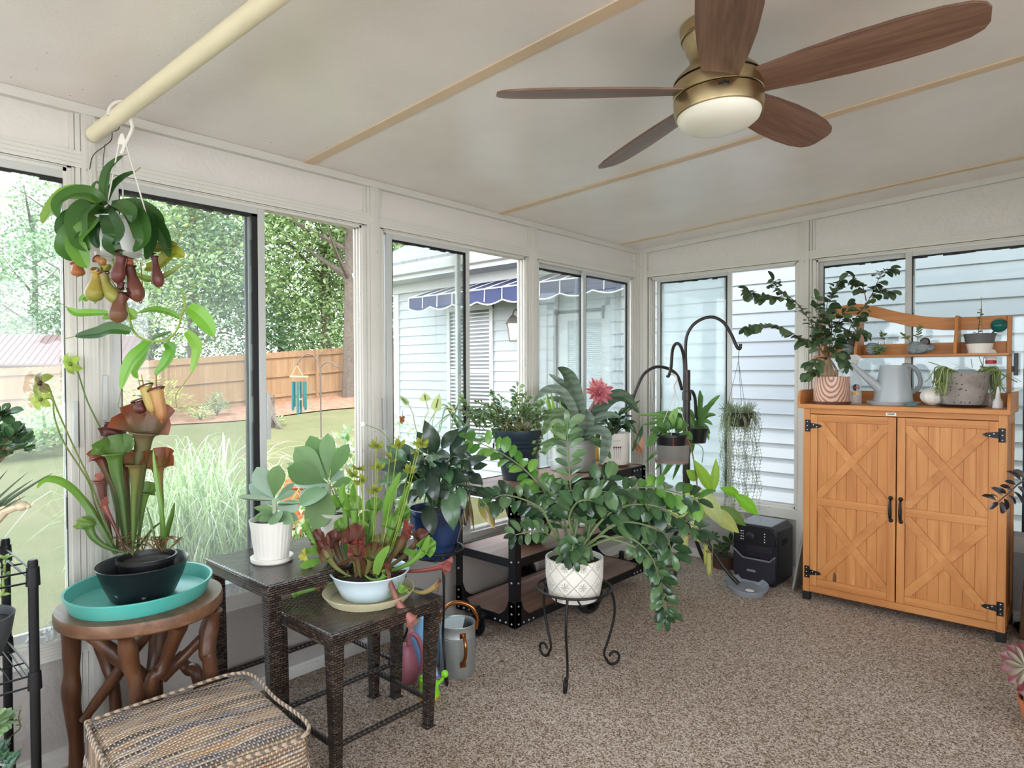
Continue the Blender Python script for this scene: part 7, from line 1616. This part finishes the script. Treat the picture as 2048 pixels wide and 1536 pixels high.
nep(hb,kh(1369,1068,-.14),kh(1358,1116,-.14),pxr(8,b),pxr(8.5,b),yp,yq,rl,True,-RT,kh(1372,1040,-.14),-.08,hexc('7a2f28'))
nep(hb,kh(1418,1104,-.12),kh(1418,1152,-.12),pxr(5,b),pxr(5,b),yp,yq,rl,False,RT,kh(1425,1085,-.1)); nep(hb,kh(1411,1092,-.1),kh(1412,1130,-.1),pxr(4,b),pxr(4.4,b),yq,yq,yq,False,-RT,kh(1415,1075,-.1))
# ---- leafy plant hung on the rear arm
b=kp(1396,868,.1); 
fb_=thing('hanging_fern','leafy green plant hung on the rear arm of the hanger tree','hanging plant',b); kf=lambda x,y,oo=0: aD(x,y,depth(b)+oo)
m=MB(); m.lathe([(0,-.06),(.05,-.06),(.07,.04),(.065,.04),(.05,-.04),(0,-.04)],28,b); m.build('pot',M['black_plastic'],fb_); m=MB(); m.tube([kf(1396,838),b+V((0,0,.04))],.002,5); m.build('string',M['white_hook'],fb_)
L=MB(); r=random.Random(71); gf=[(.12,.25,.07),(.20,.35,.11),(.08,.18,.045)]
for (x1,y1) in ((1440,760+30),(1430,805),(1432,830),(1425,850),(1420,868),(1385,905),(1418,880),(1300,838),(1285,850),(1310,825),(1330,830),(1300,870),(1340,850),(1355,815),(1375,820),(1350,945),(1330,950),(1310,940),(1290,925),(1365,948),(1405,790),(1400,780),(1415,845),(1275,830),(1320,960),(1345,960)):
    e=kf(x1,y1,r.uniform(-.05,.06)); q=b+V((r.uniform(-.03,.03),r.uniform(-.03,.03),.03)); c_=pick(r,gf); P=spline([q,q.lerp(e,.5)+V((0,0,.04)),e],5); n_=len(P); L.blade(P,[.034*math.sin(pi*min(1,.15+.84*(i/(n_-1))**1.3))**.8 for i in range(n_)],-FW+V((0,0,.5)),.2,mul(c_,.85),mul(c_,1.1))
L.build('leaves',M['leaf_thin'],fb_)
# ---- trailing rhipsalis on the tall arm
b=kp(1478,835,-.09); rh=thing('hanging_cactus','hanging rhipsalis with long thin trailing strands by the right hand window','hanging plant',b); kr=lambda x,y,oo=0: aD(x,y,depth(b)+oo); R=pxr(27,b)
m=MB(); m.lathe([(0,-.055),(R*.7,-.055),(R,.035),(R*.94,.035),(R*.66,-.04),(0,-.04)],32,b); m.build('pot',flat('dark_brown_pot','2a201d',.6),rh)
ap=kr(1477,722); 
for q in (kr(1456,808),kr(1483,810),kr(1488,800)):
    m=MB(); m.tube([ap,q],.0014,5); m.build('string',M['wire'],rh)
m=MB(); m.tube([kr(1479,697),kr(1477,710),ap],.002,6); m.build('hook',M['dark_steel'],rh)
r=random.Random(81); S=MB(); gr_=[hexc('7f8f6d'),hexc('95a37f'),hexc('6d7d5c')]
for i in range(420):
    a=r.uniform(0,6.28); rd=R*r.uniform(.2,1.05); p=b+V((rd*math.cos(a),rd*math.sin(a),.035)); d=V((math.cos(a),math.sin(a),0)); e=p+d*r.uniform(.0,.06)+V((0,0,r.uniform(-.13,.075))); c_=r.choice(gr_); S.tube([p,p.lerp(e,.5)+V((r.uniform(-.012,.012),r.uniform(-.012,.012),.012)),e],.0016,4,cols=[c_]*3)
def strand(x,y0,y1,o_):
    P=[];k=int((y1-y0)/7)+2
    for i in range(k): P.append(kr(x+2.5*math.sin(i*.7+x),lerp(y0,y1,i/(k-1)),o_))
    c_=r.choice(gr_); S.tube(P,.0011,4,cols=[c_]*k)
    for q in P:
        for s in (1,-1): S.tube([q,q+RT*(s*r.uniform(.008,.014))+UP*r.uniform(.004,.014)+FW*r.uniform(-.008,.008)],.0010,3,cap=False,cols=[c_]*2)
for i in range(30):
    q=i/29; x=lerp(1441,1520,q)+r.uniform(-2,2); strand(x,r.uniform(815,850),r.choice([960,1000,1020,985,940]) if not 1450<x<1475 else r.uniform(985,1060),r.uniform(-.07,.07))
for x in (1452,1458,1462,1466,1490,1494,1497,1488): strand(x,850,r.uniform(990,1062),r.uniform(-.05,.03))
S.build('strands',M['stem'],rh)
# ================================================================== heater, floor things
x0,x1,y0,y1,h=.905,1.185,-.345,-.055,.375
ht=thing('space_heater','black cube heater with a grey top and slotted front under the window','heater',((x0+x1)/2,(y0+y1)/2,0))
M['heater']=flat('heater_black','17161c',.35,bump=.04); M['heater_top']=flat('heater_grey_top','8f939a',.35)
m=MB(); ch=.03
fp=[V((x0,0,.055)),V((x0+.012,0,.012)),V((x0+.05,0,.0)),V((x1-.02,0,.0)),V((x1,0,.02)),V((x1,0,h-.03)),V((x1-.035,0,h)),V((x0+.02,0,h)),V((x0,0,h-.03))]
m.prism(fp,(0,y0+.012,0),(0,y1,0)); m.build('body',M['heater'],ht,bevel=.004)
box(x0+.025,x1-.042,y0+.03,y1-.005,h-.001,h+.003).build('top_plate',M['heater_top'],ht,bevel=.001)
m=MB(); m.prism([V((x0+.005,0,h-.035)),V((x0+.005,0,h-.115)),V((x1-.006,0,h-.115)),V((x1-.006,0,h-.035)),V((x1-.03,0,h-.006)),V((x0+.02,0,h-.006))],(0,y0,0),(0,y0+.02,0)); pn=m.build('control_panel',M['heater'],ht,bevel=.004)
m=MB(); m.prism([V((x0+.005,0,.06)),V((x0+.03,0,.02)),V((x1-.03,0,.02)),V((x1-.006,0,.05)),V((x1-.006,0,h-.18)),V((x1-.04,0,h-.215)),V((x0+.07,0,h-.215)),V((x0+.005,0,h-.165))],(0,y0-.004,0),(0,y0+.02,0)); m.build('front_panel',flat('heater_panel','211f29',.45,bump=.05),ht,bevel=.003)
m=MB(); m.box(x0+.09,x1-.03,y0+.006,y0+.014,h-.20,h-.13)
for k in range(26): m.box(x0+.092+.006*k,x0+.0945+.006*k,y0+.002,y0+.008,h-.20,h-.165)
m.build('grille',flat('grille_dark','3a3640',.4,.6),ht)
m=MB(); m.tube([(x0+.006,y0-.006,h-.163),(x0+.07,y0-.006,h-.213),(x1-.04,y0-.006,h-.213),(x1-.006,y0-.006,h-.178)],.006,8); m.build('trim_lip',flat('heater_lip','6a6a70',.4),ht)
m=MB()
for k in range(4):
    for u in (x0+.055,x0+.068,x1-.075): m.sphere((u,y0-.001,h-.045-.017*k),.0038,8,5,1,.5,1)
m.build('buttons',M['white_plastic'],pn)
m=MB(); m.lathe([(0,0),(.026,0),(.026,.008),(.022,.010),(0,.010)],24); m.v=[(x0+.115+a,y0-c_,h-.072+bb) for a,bb,c_ in m.v]; m.build('dial',M['black_plastic'],pn)
box(x0+.095,x0+.15,y0-.006,y0-.003,.078,.092).build('name_plate',flat('nickel_plate','a9a9a4',.3,.6),ht)
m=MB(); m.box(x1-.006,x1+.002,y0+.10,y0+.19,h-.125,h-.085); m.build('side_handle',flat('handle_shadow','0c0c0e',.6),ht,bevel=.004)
# clear saucer on the carpet
b=V((1.055,-.485,0)); n=N('scratched_clear_plastic'); v=n.co(); M['saucer_clear']=n.end(n.n('MixShader',{0:.5,1:n.n('BsdfTransparent',{'Color':(.9,.92,.94)}).outputs[0],2:n.bsdf(hexc('b9bcc4'),.25,0,n.bump(n.noise(25,v,3),.15,.002))}).outputs[0])
R=.135; m=MB(); m.M=Matrix.Translation(b)@Matrix.Rotation(va-.2,4,'Z'); m.lathe([(0,.001),(R*.85,.001),(R*.97,.035),(R,.042),(R*.985,.043),(R*.95,.035),(R*.84,.006),(0,.006)],48,(0,0,0),1.35,.95); cs=m.build('plant_saucer',M['saucer_clear']); tag(cs,'clear plastic saucer lying on the carpet before the heater','saucer')
m=MB(); m.sphere(b+V((.03,-.03,.012)),.028,10,6,1,.8,.25); tag(m.build('paper_scrap',M['white_ceramic']),'white crumpled scrap lying in the clear saucer','scrap')
# leaning panel between heater and cabinet
m=MB(); m.M=Matrix.Translation((1.262,-.20,0))@Matrix.Rotation(.17,4,'Y'); m.box(-.004,.012,-.10,.16,.004,.50); tag(m.build('leaning_panel',flat('grey_panel_edge','9a9a95',.4,.3),bevel=.003),'thin grey panel leaning between the heater and the cabinet','panel')
# low lobed plant and planter in the corner
b=V((.66,-.10,0)); R=.085; lo=potted('lobed_plant','dark lobed floor plant in a low brown planter behind the heater','plant',V((.745,-.125,0)),[(0,0),(R*.85,0),(R,.085),(R*.93,.085),(R*.85,.06),(0,.06)],flat('brown_planter','5a3d2e',.6),32,(R*.9,.065)); q0=V((.745,-.125,.07)); L=MB();S=MB(); kl=lambda x,y,oo=0: aD(x,y,depth(q0)+oo)
r=random.Random(5)
for (cx_,cy_,s_) in ((1462,1088,1.0),(1440,1100,.8),(1425,1075,.6)):
    c_=kl(cx_,cy_,-.03); S.tube(spline([q0,q0.lerp(c_,.5)+V((0,0,.04)),c_],4),.0025,5,cols=[hexc('4d5a38')]*9)
    for k in range(7):
        a=-.6+k*.75; e=c_+(RT*math.cos(a)+UP*math.sin(a))*.085*s_-FW*.01; cc=hexc('3f5230'); L.leaf(c_,e,.034*s_,-FW,.05,.1,6,'obov',cc,mul(cc,1.3))
S.build('stems',M['stem'],lo); L.build('leaves',M['leaf'],lo)
lf=MB(); q=aZ(1345,1137,.012); lf.leaf(q-RT*.08,q+RT*.07+V((0,0,.004)),.05,(0,0,1),.05,.1,8,'lance',hexc('2f4a2c'),hexc('41603a'),thick=.001); tag(lf.build('fallen_leaf',M['leaf']),'long dark green leaf fallen on the carpet by the hanger tree foot','leaf')
lf=MB(); q=aZ(1005,1326,.006); lf.leaf(q-RT*.018,q+RT*.015,.016,(0,0,1),.2,.3,6,'lance',hexc('3d4636'),hexc('5a5a48'),thick=.001); tag(lf.build('fallen_leaf',M['leaf']),'tiny curled leaf fragment on the carpet left of the scrolled stand','leaf')
# ---- at the right picture edge
b=V((2.62,-1.02,0)); R=.13; rz_=potted('raven_plant','dark leaved plant reaching in from the right picture edge','plant',b,potprof(R*.75,R,.26),M['black_plastic'],32,(R*.9,.24)); kq2=lambda x,y,oo=0: aD(x,y,depth(b)+oo)
L=MB();S=MB(); r=random.Random(2); dk_=G('2c2429','3a3034','221c20','4a4446')
sprig(L,S,[b+V((0,0,.24)),kq2(2160,1010),kq2(2090,965),kq2(2048,962),kq2(2015,988),kq2(1996,1004)],.005,.002,13,.058,.026,dk_,r,.25,.0,'oval',True,hexc('4a3d38'),up=-FW+V((0,0,.3)))
for i in range(4): a=i*1.5; sprig(L,S,[b+V((0,0,.24)),b+V((.08+.05*math.cos(a),.05*math.sin(a),.45)),b+V((.15+.15*math.cos(a),.2*math.sin(a),.6))],.005,.002,10,.058,.026,dk_,r,.25,.1,'oval',True,hexc('4a3d38'))
S.build('stems',M['stem'],rz_); L.build('leaves',M['leaf_gloss'],rz_)
b=V((2.54,-1.33,0)); R=.10; bg_=potted('begonia','rex begonia with red and green leaves at the right picture edge','plant',b,potprof(R*.75,R,.13),M['terracotta'],32,(R*.9,.115)); L=MB();S=MB(); kb2=lambda x,y,oo=0: aD(x,y,depth(b)+oo); r=random.Random(8)
def bleaf(c_,s_,f):
    sd,u=frame(f)
    for k in range(11):
        a=k*.571; d=sd*math.cos(a)+u*math.sin(a); L.leaf(c_,c_+d*s_-f*s_*.15,s_*.62,f,.06,.12,6,'obov',hexc('8a9c78') if k%2 else hexc('a5b394'),hexc('7a2a38'),mid=hexc('6a2430'))
bleaf(kb2(2052,1335,-.05),.085,-FW+V((0,0,.5))); bleaf(kb2(2090,1310,0),.09,-FW*.3+V((0,0,1))); bleaf(kb2(2085,1380,-.06),.085,-FW+V((0,0,.4))); bleaf(kb2(2120,1345,.04),.09,V((0,0,1)))
for p in ((2052,1335,-.05),(2090,1310,0),(2085,1380,-.06),(2120,1345,.04)): S=MB(); S.tube([b+V((0,0,.115)),kb2(*p)],.004,6,cols=[hexc('8a4a4a')]*2); S.build('stem',M['stem'],bg_)
L.build('leaves',M['leaf'],bg_)
saucer('plant_saucer','black plastic saucer on the carpet behind the cabinet right foot',V((2.455,-.17,0)),.115,.03,M['black_plastic'])
m=MB(); P=[]; 
for k in range(15):
    a=pi*k/14; P.append(V((0,.15*math.cos(a),.44+.15*math.sin(a))))
m.M=Matrix.Translation((2.372,-.16,0))@Matrix.Rotation(.06,4,'Y'); m.prism(P+[V((0,-.14,.0)),V((0,.14,.0))],(0,0,0),(.025,0,0)); tag(m.build('wooden_tray',M['teak'],bevel=.004),'brown rounded wooden tray leaning behind the right side of the cabinet','tray')
# ================================================================== hanging pitcher plant on the cream pole
hx=aD(238,256,2.20); t_=(hx-p0).dot(d.normalized()) if False else None
dd=(p1-p0).normalized(); 
# point of the pole seen near pixel 238,238
best=min((p0+dd*(k*.01) for k in range(60)),key=lambda p: abs(((p-CAM).dot(RT)/(p-CAM).dot(FW))*F+1024-242))
dn=depth(best); kn=lambda x,y,oo=0: aD(x,y,dn+oo)
pot_b=kn(243,512,0.02); hn=thing('hanging_pitcher_plant','tropical pitcher plant in a white basket hung from the cream pole','hanging plant',pot_b)
z=V((0,0,1)); m=MB(); nrm=dd.cross(z).normalized(); c0_=best
P=[]
for k in range(13):
    a=math.radians(-35+ k*18.5); P.append(c0_+(RT*math.cos(a)+z*math.sin(a))*.040)
P=[c0_-z*.13+RT*.0,c0_-z*.10+RT*.012,c0_-z*.05+RT*.036]+P
m.tube(spline(P,4),.0062,10); m.prism([kn(236,290),kn(255,290),kn(251,278),kn(248,268),kn(243,268),kn(239,276)],FW*-.004,FW*.004); m.build('hook',M['white_hook'],hn)
R=pxr(47,pot_b); Hh=pxr(72,pot_b)
m=MB(); m.lathe([(0,0),(R*.70,0),(R*.75,.008),(R*1.0,Hh),(R*1.05,Hh),(R*1.05,Hh-.008),(R*.96,Hh-.01),(R*.7,.01),(0,.01)],40,pot_b); m.build('basket',M['white_plastic'],hn)
m=MB(); m.lathe([(0,-.014),(R*.95,-.012),(R*1.0,.004),(R*.96,.004),(R*.9,-.008),(0,-.008)],40,pot_b); m.build('drip_tray',M['dish'],hn)
m=MB(); m.lathe([(R*.93,Hh-.016),(0,Hh-.008)],30,pot_b); m.build('soil',M['soil'],hn)
for (x0,x,y,oo) in ((238,208,440,.0),(245,246,430,.08),(252,300,455,-.02)):
    m=MB(); m.tube([kn(x0,288),kn(x,y,oo)],.0024,6); m.build('string',M['white_hook'],hn)
L=MB();S=MB(); r=random.Random(90); kN=lambda x,y,oo=0: aD(x/2.845,180+y/2.845,dn+oo)
gn=hexc('2f5a24'); gn2=hexc('4a7a2e'); gn3=hexc('8aae3a'); gy_=hexc('a8a02c')
def nl(pts,w,c0,c1,tip=True,fold=.18):
    P=spline([kN(*p) for p in pts],6); n_=len(P); L.blade(P,[pxr(w/2.845,pot_b)*max(.06,math.sin(pi*min(1,.10+.88*(i/(n_-1))**1.1))**.7) for i in range(n_)],-FW+V((0,0,.45)),fold,mul(c0,.78),mul(c1,.72))
c=(610,640)
nl([(600,650,0),(595,560,0),(620,450,.0),(700,375,.0)],62,gn2,gn,); nl([(610,640,0),(640,560,.02),(700,500,.03),(770,465,.03)],50,gn,gn)
nl([(600,650,0),(520,590,-.03),(420,590,-.05),(335,640,-.07),(330,720,-.08)],90,gn2,gn2); nl([(600,650,0),(500,600,.0),(380,600,.02),(290,680,.03),(240,760,.03)],110,hexc('86b53a'),gn3)
nl([(590,660,0),(520,650,-.06),(450,720,-.09),(460,850,-.1),(510,915,-.1)],125,gn,gn2); nl([(600,670,0),(630,740,-.1),(660,820,-.13),(640,880,-.13),(690,945,-.13)],115,gn,gn); nl([(590,660,0),(460,700,-.03),(370,740,-.05),(325,820,-.06)],90,gn2,gn)
nl([(590,670,0),(470,760,-.07),(400,820,-.09),(370,900,-.09),(415,970,-.09)],115,gn2,gn2); nl([(630,660,0),(740,680,-.06),(800,760,-.08),(815,860,-.09),(760,920,-.09)],110,gn,gn2); nl([(640,660,0),(780,680,.0),(850,780,-.03),(860,880,-.04),(835,965,-.05)],95,gn,gn)
nl([(640,650,0),(780,660,.05),(890,730,.04),(925,810,.03)],90,gn,gn2); nl([(640,660,0),(840,730,.0),(930,830,-.02),(965,950,-.03)],85,gn,gn); nl([(650,650,0),(700,660,-.08),(750,700,-.1),(750,755,-.1)],80,gn2,gn); nl([(600,680,0),(520,760,-.09),(440,860,-.1),(470,960,-.1),(500,1010,-.1)],110,gn2,hexc('7ab03a'))
nl([(830,900,0),(900,900,-.01),(960,890,-.02),(1010,880,-.02)],75,hexc('8a8a2f'),hexc('7a7a35')); nl([(830,1010,.02),(900,1000,.0),(990,930,-.01),(1050,950,-.01)],95,gy_,hexc('a8b03a')); nl([(760,1040,.02),(850,1080,.02),(940,1060,.0),(1050,985,0)],45,gn3,hexc('a9b36a')); nl([(600,640,0),(560,600,.04),(530,560,.05),(555,525,.05),(590,560,.05)],24,gn2,gn2)
nl([(600,690,0),(560,740,-.05),(540,830,-.06),(560,900,-.05)],70,hexc('2f5a24'),gn)
# vine with bright leaves below
nl([(620,1270,.0),(520,1270,-.01),(440,1270,-.02),(385,1240,-.02)],50,hexc('7ab83a'),hexc('8cc44a')); nl([(745,1375,-.02),(640,1360,-.02),(560,1385,-.02),(430,1400,-.02)],85,gn2,gn); nl([(700,1300,.0),(640,1290,.0),(585,1300,0)],45,hexc('7ab83a'),gn3); nl([(500,1200,.02),(480,1180,.02),(450,1205,.02)],40,gn3,hexc('7ab83a'))
nl([(720,1290,.02),(745,1280,.02),(775,1300,.02)],75,hexc('86c24a'),gn3); nl([(1025,1300,0),(960,1265,0),(870,1250,0),(780,1270,0)],40,hexc('6fa83c'),hexc('86b84a')); nl([(1070,1240,0),(1120,1270,-.01),(1180,1330,-.01),(1218,1400,-.01)],95,hexc('8ec84a'),hexc('7fc03a'))
nl([(1060,1375,0),(1100,1420,-.01),(1125,1480,-.02),(1090,1610,-.03)],65,hexc('8cc04a'),hexc('9ccb5f')); nl([(850,1430,0),(800,1490,-.02),(740,1560,-.03),(690,1700,-.03)],85,hexc('6fb03a'),hexc('8cc44a')); nl([(945,1440,0),(975,1480,-.02),(940,1560,-.03),(880,1620,-.03)],70,hexc('5fa035'),hexc('7ab83a')); nl([(970,1380,.02),(900,1400,.02),(860,1425,.02)],26,gn2,gn2)
nl([(850,1440,.03),(820,1520,.03),(770,1600,.02),(785,1640,.02)],45,hexc('86b84a'),hexc('8cc44a'))
S.tube(spline([kN(640,960,.03),kN(680,1100,.04),kN(720,1220,.03),kN(750,1350,.0),kN(800,1410,0),kN(870,1430,0),kN(950,1420,0),kN(1010,1360,0),kN(1030,1290,0),kN(1050,1240,0),kN(1045,1180,0),kN(1030,1140,0)],6),.0038,8,cols=[hexc('8a9f4a')]*67)
for pts in (((1010,880,0),(1030,820,0),(1080,760,0),(1140,700,0)),((1090,1610,-.03),(1040,1680,-.03),(1000,1740,-.03),(1005,1800,-.03),(990,1810,-.03)),((1218,1400,-.01),(1240,1450,-.01),(1275,1490,-.01),(1250,1510,-.01)),((690,1700,-.03),(680,1760,-.03),(672,1800,-.03),(690,1820,-.03)),((700,375,0),(720,365,0)),((770,465,.03),(800,440,.03)),((385,1240,-.02),(330,1205,-.02),(285,1180,-.02)),((430,1400,-.02),(370,1415,-.02)),((785,1640,.02),(800,1690,.02),(815,1720,.02))):
    P=[kN(*p) for p in pts]; S.tube(spline(P,5),.0014,5,cols=[hexc('8a8a4a')]*(5*(len(P)-1)+1 if len(P)>2 else len(P)))
S.build('stems',M['stem'],hn); L.build('leaves',M['leaf'],hn)
dr=(.11,.025,.02); gr2=(.26,.29,.05); dr2=(.06,.014,.012)
def N_(x0,y0,x1,y1,rn,rb,c0,c1,lip,oo=-.1,tend=None,face=None,lid=True,curve=0): nep(hn,kN(x0,y0,oo),kN(x1,y1,oo),pxr(rn/2.845,pot_b),pxr(rb/2.845,pot_b),c0,c1,lip,lid,face,kN(*tend) if tend else None,curve)
N_(545,1040,535,1205,22,48,hexc('a8873a'),gr2,hexc('c9a24a'),-.12,(570,1000,-.12),RT); N_(590,1050,690,1205,24,40,hexc('9a8a4a'),gr2,dr,-.11,(540,960,-.1),RT,True,-.12); N_(690,945,665,1100,26,36,dr,(.16,.04,.03),dr2,-.13,(720,960,-.13),RT); N_(735,1010,790,1205,28,44,dr2,(.21,.07,.04),dr,-.10,(800,980,-.1),RT); N_(712,1160,675,1325,26,48,dr,(.22,.11,.05),dr2,-.12,(640,1180,-.12),-RT,True,.1); N_(878,950,905,1125,17,34,dr2,(.20,.06,.045),dr,-.04,(945,960,-.04),RT)
N_(590,1000,620,1020,14,26,hexc('b59a4a'),gr2,hexc('a86a4a'),-.11,None,RT,False); N_(440,990,445,1060,26,36,hexc('a85a34'),hexc('b5764a'),hexc('8a3a2a'),-.08,(440,960,-.08),-RT,False); N_(735,960,735,1000,18,22,hexc('8a4a30'),hexc('9a5a3a'),dr,-.11,None,RT,False); N_(690,1095,685,1140,16,18,dr,dr2,dr2,-.12,None,RT,False); N_(550,960,600,985,18,22,hexc('8a4a30'),hexc('b58a4a'),dr,-.12,None,RT,False)
kM=lambda x,y,oo=0: aD(60+x/5.389,660+y/5.389,dn+oo)
def NM(x0,y0,x1,y1,rn,rb,c0,c1,lip,tend,face,lid=True): nep(hn,kM(x0,y0,-.03),kM(x1,y1,-.03),rn/5.389/F*dn,rb/5.389/F*dn,c0,c1,lip,lid,face,kM(*tend),.0)
NM(1245,615,1330,890,62,58,hexc('b5a05a'),hexc('b89a58'),hexc('6a3026'),(1200,480,-.03),-RT); NM(1360,650,1430,975,68,56,hexc('c09a5c'),hexc('a8623a'),hexc('6a3026'),(1360,480,-.03),-RT); NM(1170,770,1200,900,58,60,hexc('4a1f1a'),hexc('5f2a22'),hexc('5a2a20'),(1100,760,-.03),-RT)
# ================================================================== light
w=bpy.data.worlds.new('sky'); SC.world=w; w.use_nodes=True; nt=w.node_tree; nt.nodes.clear()
o=nt.nodes.new('ShaderNodeOutputWorld'); bg=nt.nodes.new('ShaderNodeBackground'); 
tc=nt.nodes.new('ShaderNodeTexCoord'); sp=nt.nodes.new('ShaderNodeSeparateXYZ'); rp=nt.nodes.new('ShaderNodeValToRGB')
nt.links.new(tc.outputs['Generated'],sp.inputs[0]); nt.links.new(sp.outputs[2],rp.inputs[0])
rp.color_ramp.elements[0].color=(.93,.96,1,1); rp.color_ramp.elements[1].color=(.62,.78,1,1)
nt.links.new(rp.outputs[0],bg.inputs[0]); bg.inputs[1].default_value=1.6; nt.links.new(bg.outputs[0],o.inputs[0])
sl=bpy.data.lights.new('sun','SUN'); so=bpy.data.objects.new('sun',sl); COL.objects.link(so); sl.energy=1.35; sl.angle=.03; sl.color=(1,.95,.87)
el=math.radians(57); az=V((.93,-.37,0)).normalized()
so.rotation_euler=(az*math.cos(el)+V((0,0,math.sin(el)))).to_track_quat('Z','Y').to_euler()
SC.view_settings.view_transform='Standard'; SC.view_settings.look='None'; SC.view_settings.gamma=1; SC.view_settings.use_curve_mapping=False
SC.view_settings.exposure=2.42
SC.cycles.max_bounces=10; SC.cycles.transparent_max_bounces=24; SC.cycles.diffuse_bounces=5; SC.cycles.sample_clamp_indirect=6
